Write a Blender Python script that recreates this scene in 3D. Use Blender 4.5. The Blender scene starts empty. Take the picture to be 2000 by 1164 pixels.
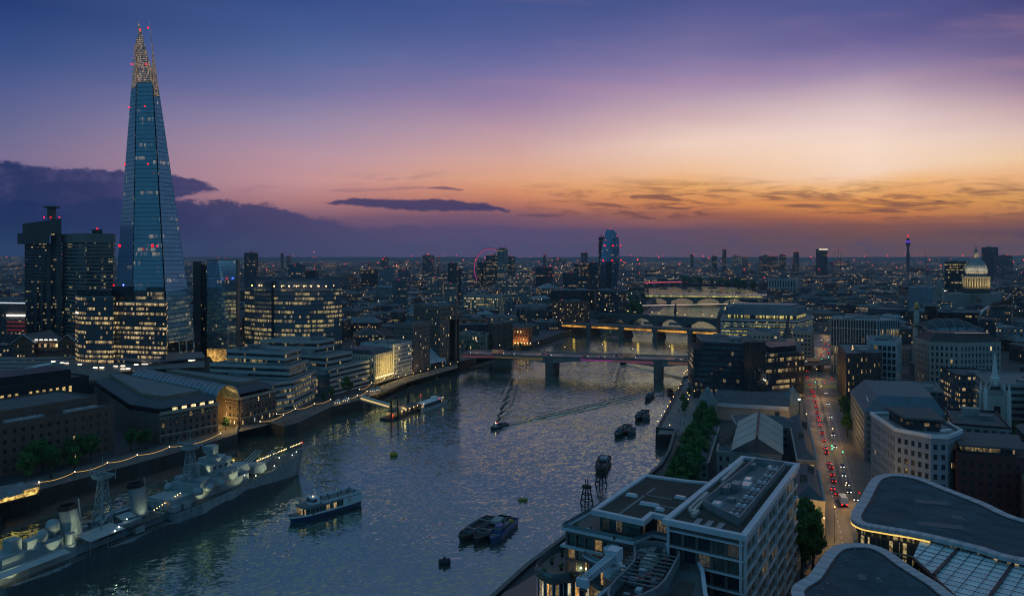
import bpy, bmesh, math, random
from mathutils import Vector, Matrix, noise as mnoise
S = bpy.context.scene
COL = S.collection
D = bpy.data
# ---------------------------------------------------------------- camera
F, HC, Y0 = 1517.0, 106.0, 500.0        # focal length and horizon row in photo pixels, camera height above the river
cam = D.objects.new('camera', D.cameras.new('camera'))
COL.objects.link(cam)
cam.location = (0, 0, HC)
cam.rotation_euler = (math.pi / 2, 0, 0)
cam.data.sensor_width = 36
cam.data.lens = F / 2000 * 36
cam.data.shift_y = -82 / 2000
cam.data.clip_start = 1
cam.data.clip_end = 90000
S.camera = cam
# ---------------------------------------------------------------- render settings
S.view_settings.view_transform = 'Standard'
S.view_settings.look = 'None'
S.view_settings.exposure = 0
S.view_settings.gamma = 1
S.render.engine = 'CYCLES'
S.cycles.use_denoising = True
S.cycles.denoiser = 'OPENIMAGEDENOISE'
S.cycles.denoising_prefilter = 'ACCURATE'
S.cycles.use_light_tree = True
S.cycles.max_bounces = 5
S.cycles.diffuse_bounces = 2
S.cycles.glossy_bounces = 3
S.cycles.transmission_bounces = 3
S.cycles.transparent_max_bounces = 8
S.cycles.volume_bounces = 0
S.cycles.sample_clamp_indirect = 1.
S.cycles.sample_clamp_direct = 4
S.cycles.pixel_filter_type = 'BLACKMAN_HARRIS'
S.cycles.filter_width = 1.1
HAZE = 4.5e-5
S.cycles.caustics_reflective = False
S.cycles.caustics_refractive = False
S.cycles.use_adaptive_sampling = True
S.cycles.adaptive_threshold = 0.02

def lin(r, g, b):
 f = lambda c: (c / 255 / 12.92) if c <= 10.3 else ((c / 255 + 0.055) / 1.055) ** 2.4
 return (f(r), f(g), f(b))

class NB:
 """small node builder: every call adds a node and returns its output socket"""
 def __init__(s, tree): s.t = tree; s.n = tree.nodes; s.l = tree.links
 def put(s, sock, v):
  if v is None: return
  if isinstance(v, bpy.types.NodeSocket): s.l.new(v, sock)
  elif isinstance(v, (tuple, list)):
   v = tuple(v); L = len(sock.default_value)
   sock.default_value = (v + (1,) * 4)[:L]
  else: sock.default_value = v
 def m(s, op, a, b=None, c=None, clamp=False):
  n = s.n.new('ShaderNodeMath'); n.operation = op; n.use_clamp = clamp
  for i, v in enumerate((a, b, c)): s.put(n.inputs[i], v)
  return n.outputs[0]
 def vm(s, op, a, b=None, out=0):
  n = s.n.new('ShaderNodeVectorMath'); n.operation = op
  s.put(n.inputs[0], a)
  if b is not None: s.put(n.inputs['Scale' if op == 'SCALE' else 1], b)
  return n.outputs[out]
 def mix(s, f, a, b, mode='MIX'):
  n = s.n.new('ShaderNodeMix'); n.data_type = 'RGBA'; n.blend_type = mode
  s.put(n.inputs[0], f); s.put(n.inputs[6], a); s.put(n.inputs[7], b)
  return n.outputs[2]
 def sep(s, v):
  n = s.n.new('ShaderNodeSeparateXYZ'); s.put(n.inputs[0], v); return n.outputs
 def comb(s, x=0, y=0, z=0):
  n = s.n.new('ShaderNodeCombineXYZ')
  for i, v in enumerate((x, y, z)): s.put(n.inputs[i], v)
  return n.outputs[0]
 def ss(s, v, a, b, to0=0., to1=1.):
  n = s.n.new('ShaderNodeMapRange'); n.interpolation_type = 'SMOOTHSTEP'
  s.put(n.inputs[0], v); s.put(n.inputs[1], a); s.put(n.inputs[2], b)
  n.inputs[3].default_value = to0; n.inputs[4].default_value = to1
  return n.outputs[0]
 def noise(s, v, scale=1., detail=2., rough=.5, dist=0., out=0):
  n = s.n.new('ShaderNodeTexNoise'); s.put(n.inputs['Vector'], v)
  for k, x in (('Scale', scale), ('Detail', detail), ('Roughness', rough), ('Distortion', dist)): s.put(n.inputs[k], x)
  return n.outputs[out]
 def white(s, v, out=0):
  n = s.n.new('ShaderNodeTexWhiteNoise'); n.noise_dimensions = '3D'; s.put(n.inputs['Vector'], v); return n.outputs[out]
 def ramp(s, f, stops):
  n = s.n.new('ShaderNodeValToRGB'); s.put(n.inputs[0], f); e = n.color_ramp.elements
  while len(e) > 1: e.remove(e[-1])
  stops = sorted(stops)
  e[0].position, e[0].color = stops[0][0], stops[0][1] + (1,)
  for p, c in stops[1:]:
   x = e.new(p); x.color = tuple(c) + (1,)
  return n.outputs[0]
 def curve(s, f, pts, lo, hi, vlo=0., vhi=1.):
  """piecewise curve through pts (x, y); x mapped from lo..hi"""
  n = s.n.new('ShaderNodeFloatCurve')
  x = s.m('DIVIDE', s.m('SUBTRACT', f, lo), hi - lo, clamp=True)
  s.put(n.inputs['Value'], x)
  c = n.mapping.curves[0]
  P = [((a - lo) / (hi - lo), (b - vlo) / (vhi - vlo)) for a, b in pts]
  c.points[0].location = P[0]; c.points[1].location = P[-1]
  for p in P[1:-1]: c.points.new(*p)
  for p in c.points: p.handle_type = 'VECTOR'
  n.mapping.use_clip = False; n.mapping.update()
  return s.m('ADD', s.m('MULTIPLY', n.outputs[0], vhi - vlo), vlo)

# ---------------------------------------------------------------- sky after sunset
W = D.worlds.new('World'); S.world = W; W.use_nodes = True
def make_sky():
 t = W.node_tree; t.nodes.clear(); b = NB(t)
 tc = t.nodes.new('ShaderNodeTexCoord')
 d = b.vm('NORMALIZE', tc.outputs['Generated'])
 x, y, z = b.sep(d)
 az = b.m('MULTIPLY', b.m('ARCTAN2', x, y), 180 / math.pi)          # 0 ahead, + to the right
 hor = b.m('SQRT', b.m('ADD', b.m('MULTIPLY', x, x), b.m('MULTIPLY', y, y)))
 v = b.m('DIVIDE', z, b.m('MAXIMUM', hor, .02))
 # soft large scale unevenness of the gradient
 nz = b.noise(b.comb(b.m('MULTIPLY', az, .05), b.m('MULTIPLY', v, 9.), 0), 1., 3., .5)
 zz = b.m('ADD', z, b.m('MULTIPLY', b.m('SUBTRACT', nz, .5), .035))
 tt = b.m('SQRT', b.m('MAXIMUM', zz, 0.0001))
 def st(azd, stops, hi):
  c = math.cos(math.radians(azd)); L = []
  for py, col in stops:
   vv = max(0, (500 - py) / F * c)
   L.append((math.sqrt(vv / math.sqrt(1 + vv * vv)), lin(*col)))
  for p, col in hi: L.append((math.sqrt(p), col))
  return b.ramp(tt, L)
 Z = [(.59, (.13, .165, .2)), (.66, (.23, .29, .34)), (.76, (.18, .3, .42)), (.86, (.06, .19, .33)), (1., (.04, .17, .31))]  # unseen sky above the view, brightened to lift water and roofs
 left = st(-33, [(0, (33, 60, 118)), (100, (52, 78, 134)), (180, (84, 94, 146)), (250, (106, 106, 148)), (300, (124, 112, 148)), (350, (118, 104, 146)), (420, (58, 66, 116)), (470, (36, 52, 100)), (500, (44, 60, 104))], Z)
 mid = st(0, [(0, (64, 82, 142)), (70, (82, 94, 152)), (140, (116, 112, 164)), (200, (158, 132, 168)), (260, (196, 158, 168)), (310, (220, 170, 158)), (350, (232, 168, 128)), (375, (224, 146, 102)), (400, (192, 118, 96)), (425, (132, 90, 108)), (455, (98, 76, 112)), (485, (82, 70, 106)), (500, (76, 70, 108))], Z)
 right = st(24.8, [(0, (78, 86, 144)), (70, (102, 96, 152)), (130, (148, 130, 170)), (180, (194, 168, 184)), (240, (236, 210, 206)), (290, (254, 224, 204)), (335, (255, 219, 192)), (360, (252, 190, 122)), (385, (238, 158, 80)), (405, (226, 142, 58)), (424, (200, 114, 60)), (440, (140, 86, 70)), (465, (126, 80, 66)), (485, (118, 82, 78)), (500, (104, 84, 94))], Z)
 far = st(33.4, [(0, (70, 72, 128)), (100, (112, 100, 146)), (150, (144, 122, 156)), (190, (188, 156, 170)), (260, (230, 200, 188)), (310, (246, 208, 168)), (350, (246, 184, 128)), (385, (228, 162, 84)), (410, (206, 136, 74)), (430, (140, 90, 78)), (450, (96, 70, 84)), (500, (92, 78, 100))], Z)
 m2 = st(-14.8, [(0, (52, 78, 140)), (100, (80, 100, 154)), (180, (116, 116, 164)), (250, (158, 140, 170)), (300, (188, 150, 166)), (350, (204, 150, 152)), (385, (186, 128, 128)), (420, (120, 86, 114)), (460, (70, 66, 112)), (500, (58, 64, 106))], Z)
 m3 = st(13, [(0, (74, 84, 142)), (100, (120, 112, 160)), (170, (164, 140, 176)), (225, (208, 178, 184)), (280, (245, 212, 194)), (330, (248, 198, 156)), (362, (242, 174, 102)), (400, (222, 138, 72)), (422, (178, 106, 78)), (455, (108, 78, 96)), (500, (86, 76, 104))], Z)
 lr = lambda lo, hi: b.m('DIVIDE', b.m('SUBTRACT', az, lo), hi - lo, clamp=True)
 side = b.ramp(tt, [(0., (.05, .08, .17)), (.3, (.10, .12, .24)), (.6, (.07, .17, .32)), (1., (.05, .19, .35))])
 back = b.ramp(tt, [(0., (.06, .15, .24)), (.3, (.07, .22, .38)), (.6, (.07, .25, .44)), (1., (.05, .19, .35))])  # unseen sky behind the camera, brightened to light the facades
 c = b.mix(lr(-33., -14.8), left, m2)
 for lo, hi, k in ((-14.8, 0., mid), (0., 13., m3), (13., 24.8, right), (24.8, 33.4, far)): c = b.mix(lr(lo, hi), c, k)
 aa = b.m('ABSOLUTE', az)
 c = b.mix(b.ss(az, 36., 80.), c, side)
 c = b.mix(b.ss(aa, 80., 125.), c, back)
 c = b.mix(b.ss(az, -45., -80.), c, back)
 # ---- clouds, all as functions of direction
 px = b.m('MULTIPLY', b.m('TANGENT', b.m('MULTIPLY', b.m('MINIMUM', b.m('MAXIMUM', az, -75.), 75.), math.pi / 180)), F)
 py = b.m('DIVIDE', b.m('MULTIPLY', v, F), b.m('COSINE', b.m('MULTIPLY', b.m('MINIMUM', b.m('MAXIMUM', az, -75.), 75.), math.pi / 180)))
 front = b.m('MULTIPLY', b.ss(aa, 75., 60.), 1.)
 P = b.comb(px, b.m('MULTIPLY', py, 1.6), 0)
 n1 = b.m('SUBTRACT', b.noise(P, .012, 7., .62), .5)
 n2 = b.m('SUBTRACT', b.noise(P, .05, 5., .6), .5)
 nn = b.m('ADD', b.m('MULTIPLY', n1, 55.), b.m('MULTIPLY', n2, 36.))
 def band(top, bot, soft, amp=1.):
  lo, hi = top[0][0], top[-1][0]
  T = b.curve(px, top, lo, hi, -100, 400); B = b.curve(px, bot, lo, hi, -100, 400)
  yy = b.m('ADD', py, b.m('MULTIPLY', nn, amp))
  return b.m('MULTIPLY', b.ss(b.m('SUBTRACT', T, yy), -soft * .3, soft), b.ss(b.m('SUBTRACT', yy, B), -soft, soft * .5))
 bank1 = band([(-1400, 200), (-1000, 184), (-880, 176), (-760, 168), (-660, 160), (-610, 148), (-575, 133), (-560, 118), (-540, 80), (-400, 60)],
                 [(-1400, -40), (-1000, -40), (-880, -40), (-760, -40), (-700, 60), (-660, 112), (-600, 128), (-570, 128), (-550, 120), (-400, 120)], 6., .55)
 bank2 = band([(-1400, 104), (-760, 110), (-640, 110), (-520, 106), (-440, 98), (-395, 80), (-300, 56), (-100, 62), (0, 58), (200, 52), (600, 44), (1400, 40)],
                 [(-1400, -60), (-760, -60), (-640, -60), (-520, -60), (-440, -60), (-395, -60), (-300, -60), (-100, -60), (0, -60), (200, -60), (600, -60), (1400, -60)], 8., .7)
 streak = band([(-420, 60), (-385, 100), (-340, 112), (-260, 113), (-120, 110), (-60, 104), (-5, 92), (20, 60)],
                  [(-420, 110), (-385, 108), (-340, 101), (-260, 95), (-120, 88), (-60, 88), (-5, 88), (20, 100)], 4., .3)
 str2 = band([(-190, 100), (-165, 134), (-130, 137), (-95, 131), (-80, 100)], [(-190, 150), (-165, 133), (-130, 130), (-95, 129), (-80, 150)], 2.5, .12)
 str3 = band([(-10, 60), (10, 82), (60, 83), (100, 79), (115, 60)], [(-10, 120), (10, 80), (60, 75), (100, 77), (115, 120)], 3., .12)
 str4 = band([(205, 60), (235, 78), (260, 79), (282, 75), (295, 60)], [(205, 120), (235, 76), (260, 72), (282, 73), (295, 120)], 3., .12)
 bankc = b.mix(b.ss(px, -1000., -350.), lin(24, 42, 92), lin(58, 58, 106))
 bankc = b.mix(b.m('MULTIPLY', b.ss(n1, -.08, .12), b.ss(py, 70., 170.)), bankc, b.mix(.45, bankc, lin(92, 84, 130)))
 bank2c = b.mix(b.ss(px, -900., 0.), lin(24, 42, 92), lin(94, 76, 114))
 bank2c = b.mix(b.ss(px, 0., 700.), bank2c, lin(124, 80, 70))
 bank2c = b.mix(b.m('MULTIPLY', b.ss(n1, .0, .2), .5), bank2c, lin(72, 70, 118))
 edge = b.m('MULTIPLY', b.m('MULTIPLY', b.ss(px, -700., -560.), b.ss(px, -100., -380.)), b.m('MULTIPLY', b.ss(b.m('ADD', py, nn), 60., 84.), b.ss(b.m('ADD', py, nn), 112., 90.)))
 fr = lambda m, k: b.m('MULTIPLY', b.m('MULTIPLY', m, front), k)
 c = b.mix(fr(bank2, .93), c, bank2c)
 c = b.mix(fr(bank1, .94), c, bankc)
 c = b.mix(fr(streak, .92), c, lin(60, 56, 100))
 c = b.mix(fr(str2, .75), c, lin(92, 72, 104))
 c = b.mix(fr(str3, .6), c, lin(92, 66, 90))
 c = b.mix(fr(str4, .6), c, lin(112, 72, 76))
 # high rosy veil left of the centre and orange wisps to the right
 wv = b.comb(b.m('MULTIPLY', px, .0042), b.m('MULTIPLY', py, .026), 3.7)
 w = b.noise(wv, 1., 6., .58, 1.6)
 veil = b.m('MULTIPLY', b.m('MULTIPLY', b.ss(w, .5, .68), b.ss(px, -720., -300.)), b.m('MULTIPLY', b.ss(px, 300., -150.), b.m('MULTIPLY', b.ss(py, 105., 130.), b.ss(py, 172., 140.))))
 c = b.mix(fr(veil, .55), c, lin(140, 98, 124))
 wv2 = b.comb(b.m('MULTIPLY', b.m('ADD', px, b.m('MULTIPLY', py, 2.2)), .006), b.m('MULTIPLY', py, .045), 9.1)
 w2 = b.noise(wv2, 1., 8., .6, 2.4)
 wm = b.noise(b.comb(b.m('MULTIPLY', px, .0035), b.m('MULTIPLY', py, .014), 7.7), 1., 3., .5, 1.)
 wisp = b.m('MULTIPLY', b.m('MULTIPLY', b.ss(b.m('ADD', w2, b.m('MULTIPLY', b.m('SUBTRACT', wm, .5), .55)), .43, .7), b.ss(px, -100., 250.)), b.m('MULTIPLY', b.ss(py, 55., 85.), b.ss(py, 165., 112.)))
 c = b.mix(fr(wisp, .85), c, lin(118, 74, 66))
 low = b.noise(b.comb(b.m('MULTIPLY', px, .003), b.m('MULTIPLY', py, .05), 1.3), 1., 4., .5)
 lowb = b.m('MULTIPLY', b.m('MULTIPLY', b.ss(low, .46, .6), b.ss(px, 100., 400.)), b.m('MULTIPLY', b.ss(py, 40., 60.), b.ss(py, 100., 70.)))
 c = b.mix(fr(lowb, .5), c, lin(140, 84, 70))
 hi = b.m('MULTIPLY', b.ss(b.noise(b.comb(b.m('MULTIPLY', px, .002), b.m('MULTIPLY', py, .012), 5.5), 1., 4., .55, .8), .45, .75), b.ss(py, 140., 260.))
 c = b.mix(fr(b.m('MULTIPLY', hi, b.ss(px, -450., 150.)), .28), c, b.mix(.6, c, lin(206, 150, 160)))
 hs = b.n.new('ShaderNodeHueSaturation'); hs.inputs['Saturation'].default_value = .98; b.put(hs.inputs['Color'], c); c = hs.outputs[0]
 c = b.mix(b.ss(z, 0., -.02), c, (.01, .018, .035))                    # below the horizon
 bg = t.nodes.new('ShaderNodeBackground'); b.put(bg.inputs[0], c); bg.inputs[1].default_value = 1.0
 out = t.nodes.new('ShaderNodeOutputWorld'); t.links.new(bg.outputs[0], out.inputs[0])
make_sky()
W.cycles.sampling_method = 'MANUAL'; W.cycles.sample_map_resolution = 512
# ---------------------------------------------------------------- helpers
R = random.Random(7)
def P(px, py, z=6.0):
 """the point of the level z that the photograph shows at a pixel"""
 Y = F * (HC - z) / (py - Y0)
 return ((px - 1000) / F * Y, Y)
def XD(px, Y): return (px - 1000) / F * Y
def ZD(py, Y): return HC - (py - Y0) / F * Y
def V(p, z): return Vector((p[0], p[1], z))
def area(poly): return sum(poly[i - 1][0] * p[1] - p[0] * poly[i - 1][1] for i, p in enumerate(poly)) / 2
def ccw(poly): return list(poly) if area(poly) > 0 else list(poly)[::-1]
def inset(poly, d):
 """offset of a ccw polygon inwards by d"""
 n = len(poly); out = []
 for i in range(n):
  a, b, c = Vector(poly[i - 1]), Vector(poly[i]), Vector(poly[(i + 1) % n])
  e1 = (b - a).normalized(); e2 = (c - b).normalized()
  n1 = Vector((-e1.y, e1.x)); n2 = Vector((-e2.y, e2.x))
  k = max(.35, 1 + n1.dot(n2))
  out.append(tuple(b + (n1 + n2) / k * d))
 return out
def rect(cx, cy, sx, sy, ang=0):
 c, s = math.cos(ang), math.sin(ang)
 return [(cx + x * c - y * s, cy + x * s + y * c) for x, y in ((-sx / 2, -sy / 2), (sx / 2, -sy / 2), (sx / 2, sy / 2), (-sx / 2, sy / 2))]
def lerp(a, b, t): return tuple(x + (y - x) * t for x, y in zip(a, b))
def quad_pt(q, u, v):
 return lerp(lerp(q[0], q[1], u), lerp(q[3], q[2], u), v)
def inside(p, poly):
 x, y = p; r = False
 for i in range(len(poly)):
  (x1, y1), (x2, y2) = poly[i - 1], poly[i]
  if (y1 > y) != (y2 > y) and x < (x2 - x1) * (y - y1) / (y2 - y1) + x1: r = not r
 return r

def tag(o, label=None, cat=None, group=None, kind=None):
 for k, v in (('label', label), ('category', cat), ('group', group), ('kind', kind)):
  if v: o[k] = v
 return o
def thing(name, label, cat, loc=(0, 0, 0), group=None, rz=0):
 o = D.objects.new(name, None); COL.objects.link(o)
 o.location = loc; o.rotation_euler = (0, 0, rz); o.empty_display_size = 1
 return tag(o, label, cat, group)
def wloc(o):
 v = Vector((0, 0, 0))
 while o is not None: v = v + o.location; o = o.parent
 return v
def kids(o): return [c for c in o.children]
def dup(o, loc=None, rz=None, label=None, parent=None, group=None, scale=None):
 c = o.copy(); COL.objects.link(c); c.parent = parent
 if loc is not None: c.location = loc
 if rz is not None: c.rotation_euler = (0, 0, rz)
 if scale is not None: c.scale = scale if isinstance(scale, tuple) else (scale,) * 3
 if label: c['label'] = label
 if group: c['group'] = group
 for ch in list(o.children): dup(ch, parent=c)
 return c

class MB:
 """collects faces and links them as ONE mesh object"""
 def __init__(s): s.v = []; s.f = []; s.mi = []; s.cur = 0; s.smooth = False; s.sm = []
 def add(s, vs, fs):
  o = len(s.v); s.v += [tuple(p) for p in vs]
  for f in fs: s.f.append([o + i for i in f]); s.mi.append(s.cur); s.sm.append(s.smooth)
 def face(s, *pts): s.add(pts, [list(range(len(pts)))])
 def prism(s, poly, z0, z1, top=True, bot=False, side=True):
  poly = ccw(poly); n = len(poly)
  s.add([(x, y, z0) for x, y in poly] + [(x, y, z1) for x, y in poly],
              ([[i, (i + 1) % n, n + (i + 1) % n, n + i] for i in range(n)] if side else []) +
              ([list(range(n, 2 * n))] if top else []) + ([list(range(n))[::-1]] if bot else []))
  return s
 def frustum(s, poly, z0, poly2, z1, top=True, bot=False):
  n = len(poly)
  s.add([(x, y, z0) for x, y in poly] + [(x, y, z1) for x, y in poly2],
              [[i, (i + 1) % n, n + (i + 1) % n, n + i] for i in range(n)] + ([list(range(n, 2 * n))] if top else []) + ([list(range(n))[::-1]] if bot else []))
  return s
 def box(s, cx, cy, cz, sx, sy, sz, a=0):
  """cz is the bottom"""
  return s.prism(rect(cx, cy, sx, sy, a), cz, cz + sz, True, True)
 def ring(s, poly, d, z0, z1):
  """a kerb standing on the edge of poly, d wide (inwards)"""
  poly = ccw(poly); q = inset(poly, d); n = len(poly)
  s.add([(x, y, z) for z in (z0, z1) for x, y in poly] + [(x, y, z) for z in (z0, z1) for x, y in q],
              [f for i in range(n) for j in ((i + 1) % n,) for f in ([i, j, n + j, n + i], [n + i, n + j, 3 * n + j, 3 * n + i], [3 * n + i, 3 * n + j, 2 * n + j, 2 * n + i], [2 * n + i, 2 * n + j, j, i])])
  return s
 def tube(s, p, q, r0, r1=None, n=6, caps=True):
  p, q = Vector(p), Vector(q); r1 = r0 if r1 is None else r1
  d = (q - p)
  if d.length < 1e-6: return s
  d.normalize(); u = d.orthogonal().normalized(); w = d.cross(u)
  ring = lambda c, r: [c + (u * math.cos(2 * math.pi * i / n) + w * math.sin(2 * math.pi * i / n)) * r for i in range(n)]
  s.add(ring(p, r0) + ring(q, r1), [[i, (i + 1) % n, n + (i + 1) % n, n + i] for i in range(n)] + ([list(range(n))[::-1], list(range(n, 2 * n))] if caps else []))
  return s
 def lathe(s, cx, cy, prof, n=16, a0=0):
  """prof: (radius, z) from bottom to top"""
  vs = [(cx + r * math.cos(a0 + 2 * math.pi * i / n), cy + r * math.sin(a0 + 2 * math.pi * i / n), z) for r, z in prof for i in range(n)]
  m = len(prof)
  s.add(vs, [[k * n + i, k * n + (i + 1) % n, (k + 1) * n + (i + 1) % n, (k + 1) * n + i] for k in range(m - 1) for i in range(n)] + [list(range((m - 1) * n, m * n)), list(range(n))[::-1]])
  return s
 def sheet(s, rows):
  """a grid of points"""
  m, n = len(rows), len(rows[0])
  s.add([p for r in rows for p in r], [[k * n + i, k * n + i + 1, (k + 1) * n + i + 1, (k + 1) * n + i] for k in range(m - 1) for i in range(n - 1)])
  return s
 def ball(s, c, r, n=6, m=4):
  return s.lathe(c[0], c[1], [(max(.02 * r, r * math.sin(math.pi * k / m)), c[2] - r * math.cos(math.pi * k / m)) for k in range(m + 1)], n)
 def build(s, name, mats, parent=None, loc=None):
  me = D.meshes.new(name)
  o = Vector(loc) if loc is not None else (wloc(parent) if parent is not None else Vector((0, 0, 0)))
  me.from_pydata([(x - o.x, y - o.y, z - o.z) for x, y, z in s.v], [], s.f)
  for mt in (mats if isinstance(mats, (list, tuple)) else [mats]): me.materials.append(mt)
  if any(s.mi): me.polygons.foreach_set('material_index', s.mi)
  if any(s.sm): me.polygons.foreach_set('use_smooth', s.sm)
  me.update()
  ob = D.objects.new(name, me); COL.objects.link(ob)
  if parent is not None: ob.parent = parent
  elif loc is not None: ob.location = loc
  return ob

# ---------------------------------------------------------------- materials
MATS = {}
def newmat(name):
 m = D.materials.new(name); m.use_nodes = True; t = m.node_tree; t.nodes.clear()
 return m, NB(t)
def finish(b, shader):
 out = b.n.new('ShaderNodeOutputMaterial'); b.l.new(shader, out.inputs['Surface'])
def pbsdf(b, col, rough=.7, metal=0., spec=.5, emis=None, estr=0., normal=None, ior=None):
 n = b.n.new('ShaderNodeBsdfPrincipled')
 b.put(n.inputs['Base Color'], col); b.put(n.inputs['Roughness'], rough); b.put(n.inputs['Metallic'], metal)
 b.put(n.inputs['Specular IOR Level'], spec)
 if ior: b.put(n.inputs['IOR'], ior)
 if emis is not None: b.put(n.inputs['Emission Color'], emis); b.put(n.inputs['Emission Strength'], estr)
 if normal is not None: b.l.new(normal, n.inputs['Normal'])
 return n.outputs[0]
def mat(name, col=(), rough=.75, metal=0., var=.25, scale=.25, spec=.4, fine=2.5, streak=False):
 """a plain surface with weathering in two sizes"""
 k = ('m', name)
 if k in MATS: return MATS[k]
 m, b = newmat(name)
 g = b.n.new('ShaderNodeNewGeometry'); p = g.outputs['Position']
 pp = b.vm('MULTIPLY', p, (1, 1, .25)) if streak else p
 a = b.noise(pp, scale, 5., .6); c = b.noise(pp, fine, 3., .6)
 f = b.m('ADD', b.m('MULTIPLY', a, .65), b.m('MULTIPLY', c, .35))
 k2 = b.ss(f, .3, .7, 1 - var, 1 + var)
 cc = b.vm('SCALE', col, k2)
 n = b.n.new('ShaderNodeVectorMath'); n.operation = 'SCALE'; n.inputs[0].default_value = col[:3]; b.l.new(k2, n.inputs['Scale'])
 ro = b.ss(a, .3, .7, max(.02, rough - .1), min(1, rough + .1))
 finish(b, pbsdf(b, n.outputs[0], ro, metal, spec))
 MATS[k] = m
 return m
def glow(name, col=(), s=1.):
 """a lamp or lit thing that gives off light"""
 k = ('g', name)
 if k in MATS: return MATS[k]
 m, b = newmat(name)
 finish(b, pbsdf(b, (.05, .05, .05), .5, 0, .3, col, s))
 m.cycles.emission_sampling = 'NONE'
 MATS[k] = m
 return m
def litpane(name, col=(), s=1., var=.6, scale=1.1, base=(.02, .03, .035), rough=.08):
 """window pane with an unevenly lit room behind it"""
 k = ('l', name)
 if k in MATS: return MATS[k]
 m, b = newmat(name)
 g = b.n.new('ShaderNodeNewGeometry'); p = g.outputs['Position']
 a = b.noise(p, scale, 3., .6); c = b.noise(p, .07, 1., .5)
 f = b.m('MULTIPLY', b.ss(a, .35, .65, 1 - var, 1 + var), b.ss(c, .35, .65, .55, 1.4))
 finish(b, pbsdf(b, base, rough, 0, .6, col, b.m('MULTIPLY', f, s * .6), ior=1.6))
 m.cycles.emission_sampling = 'NONE'
 MATS[k] = m
 return m

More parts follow.
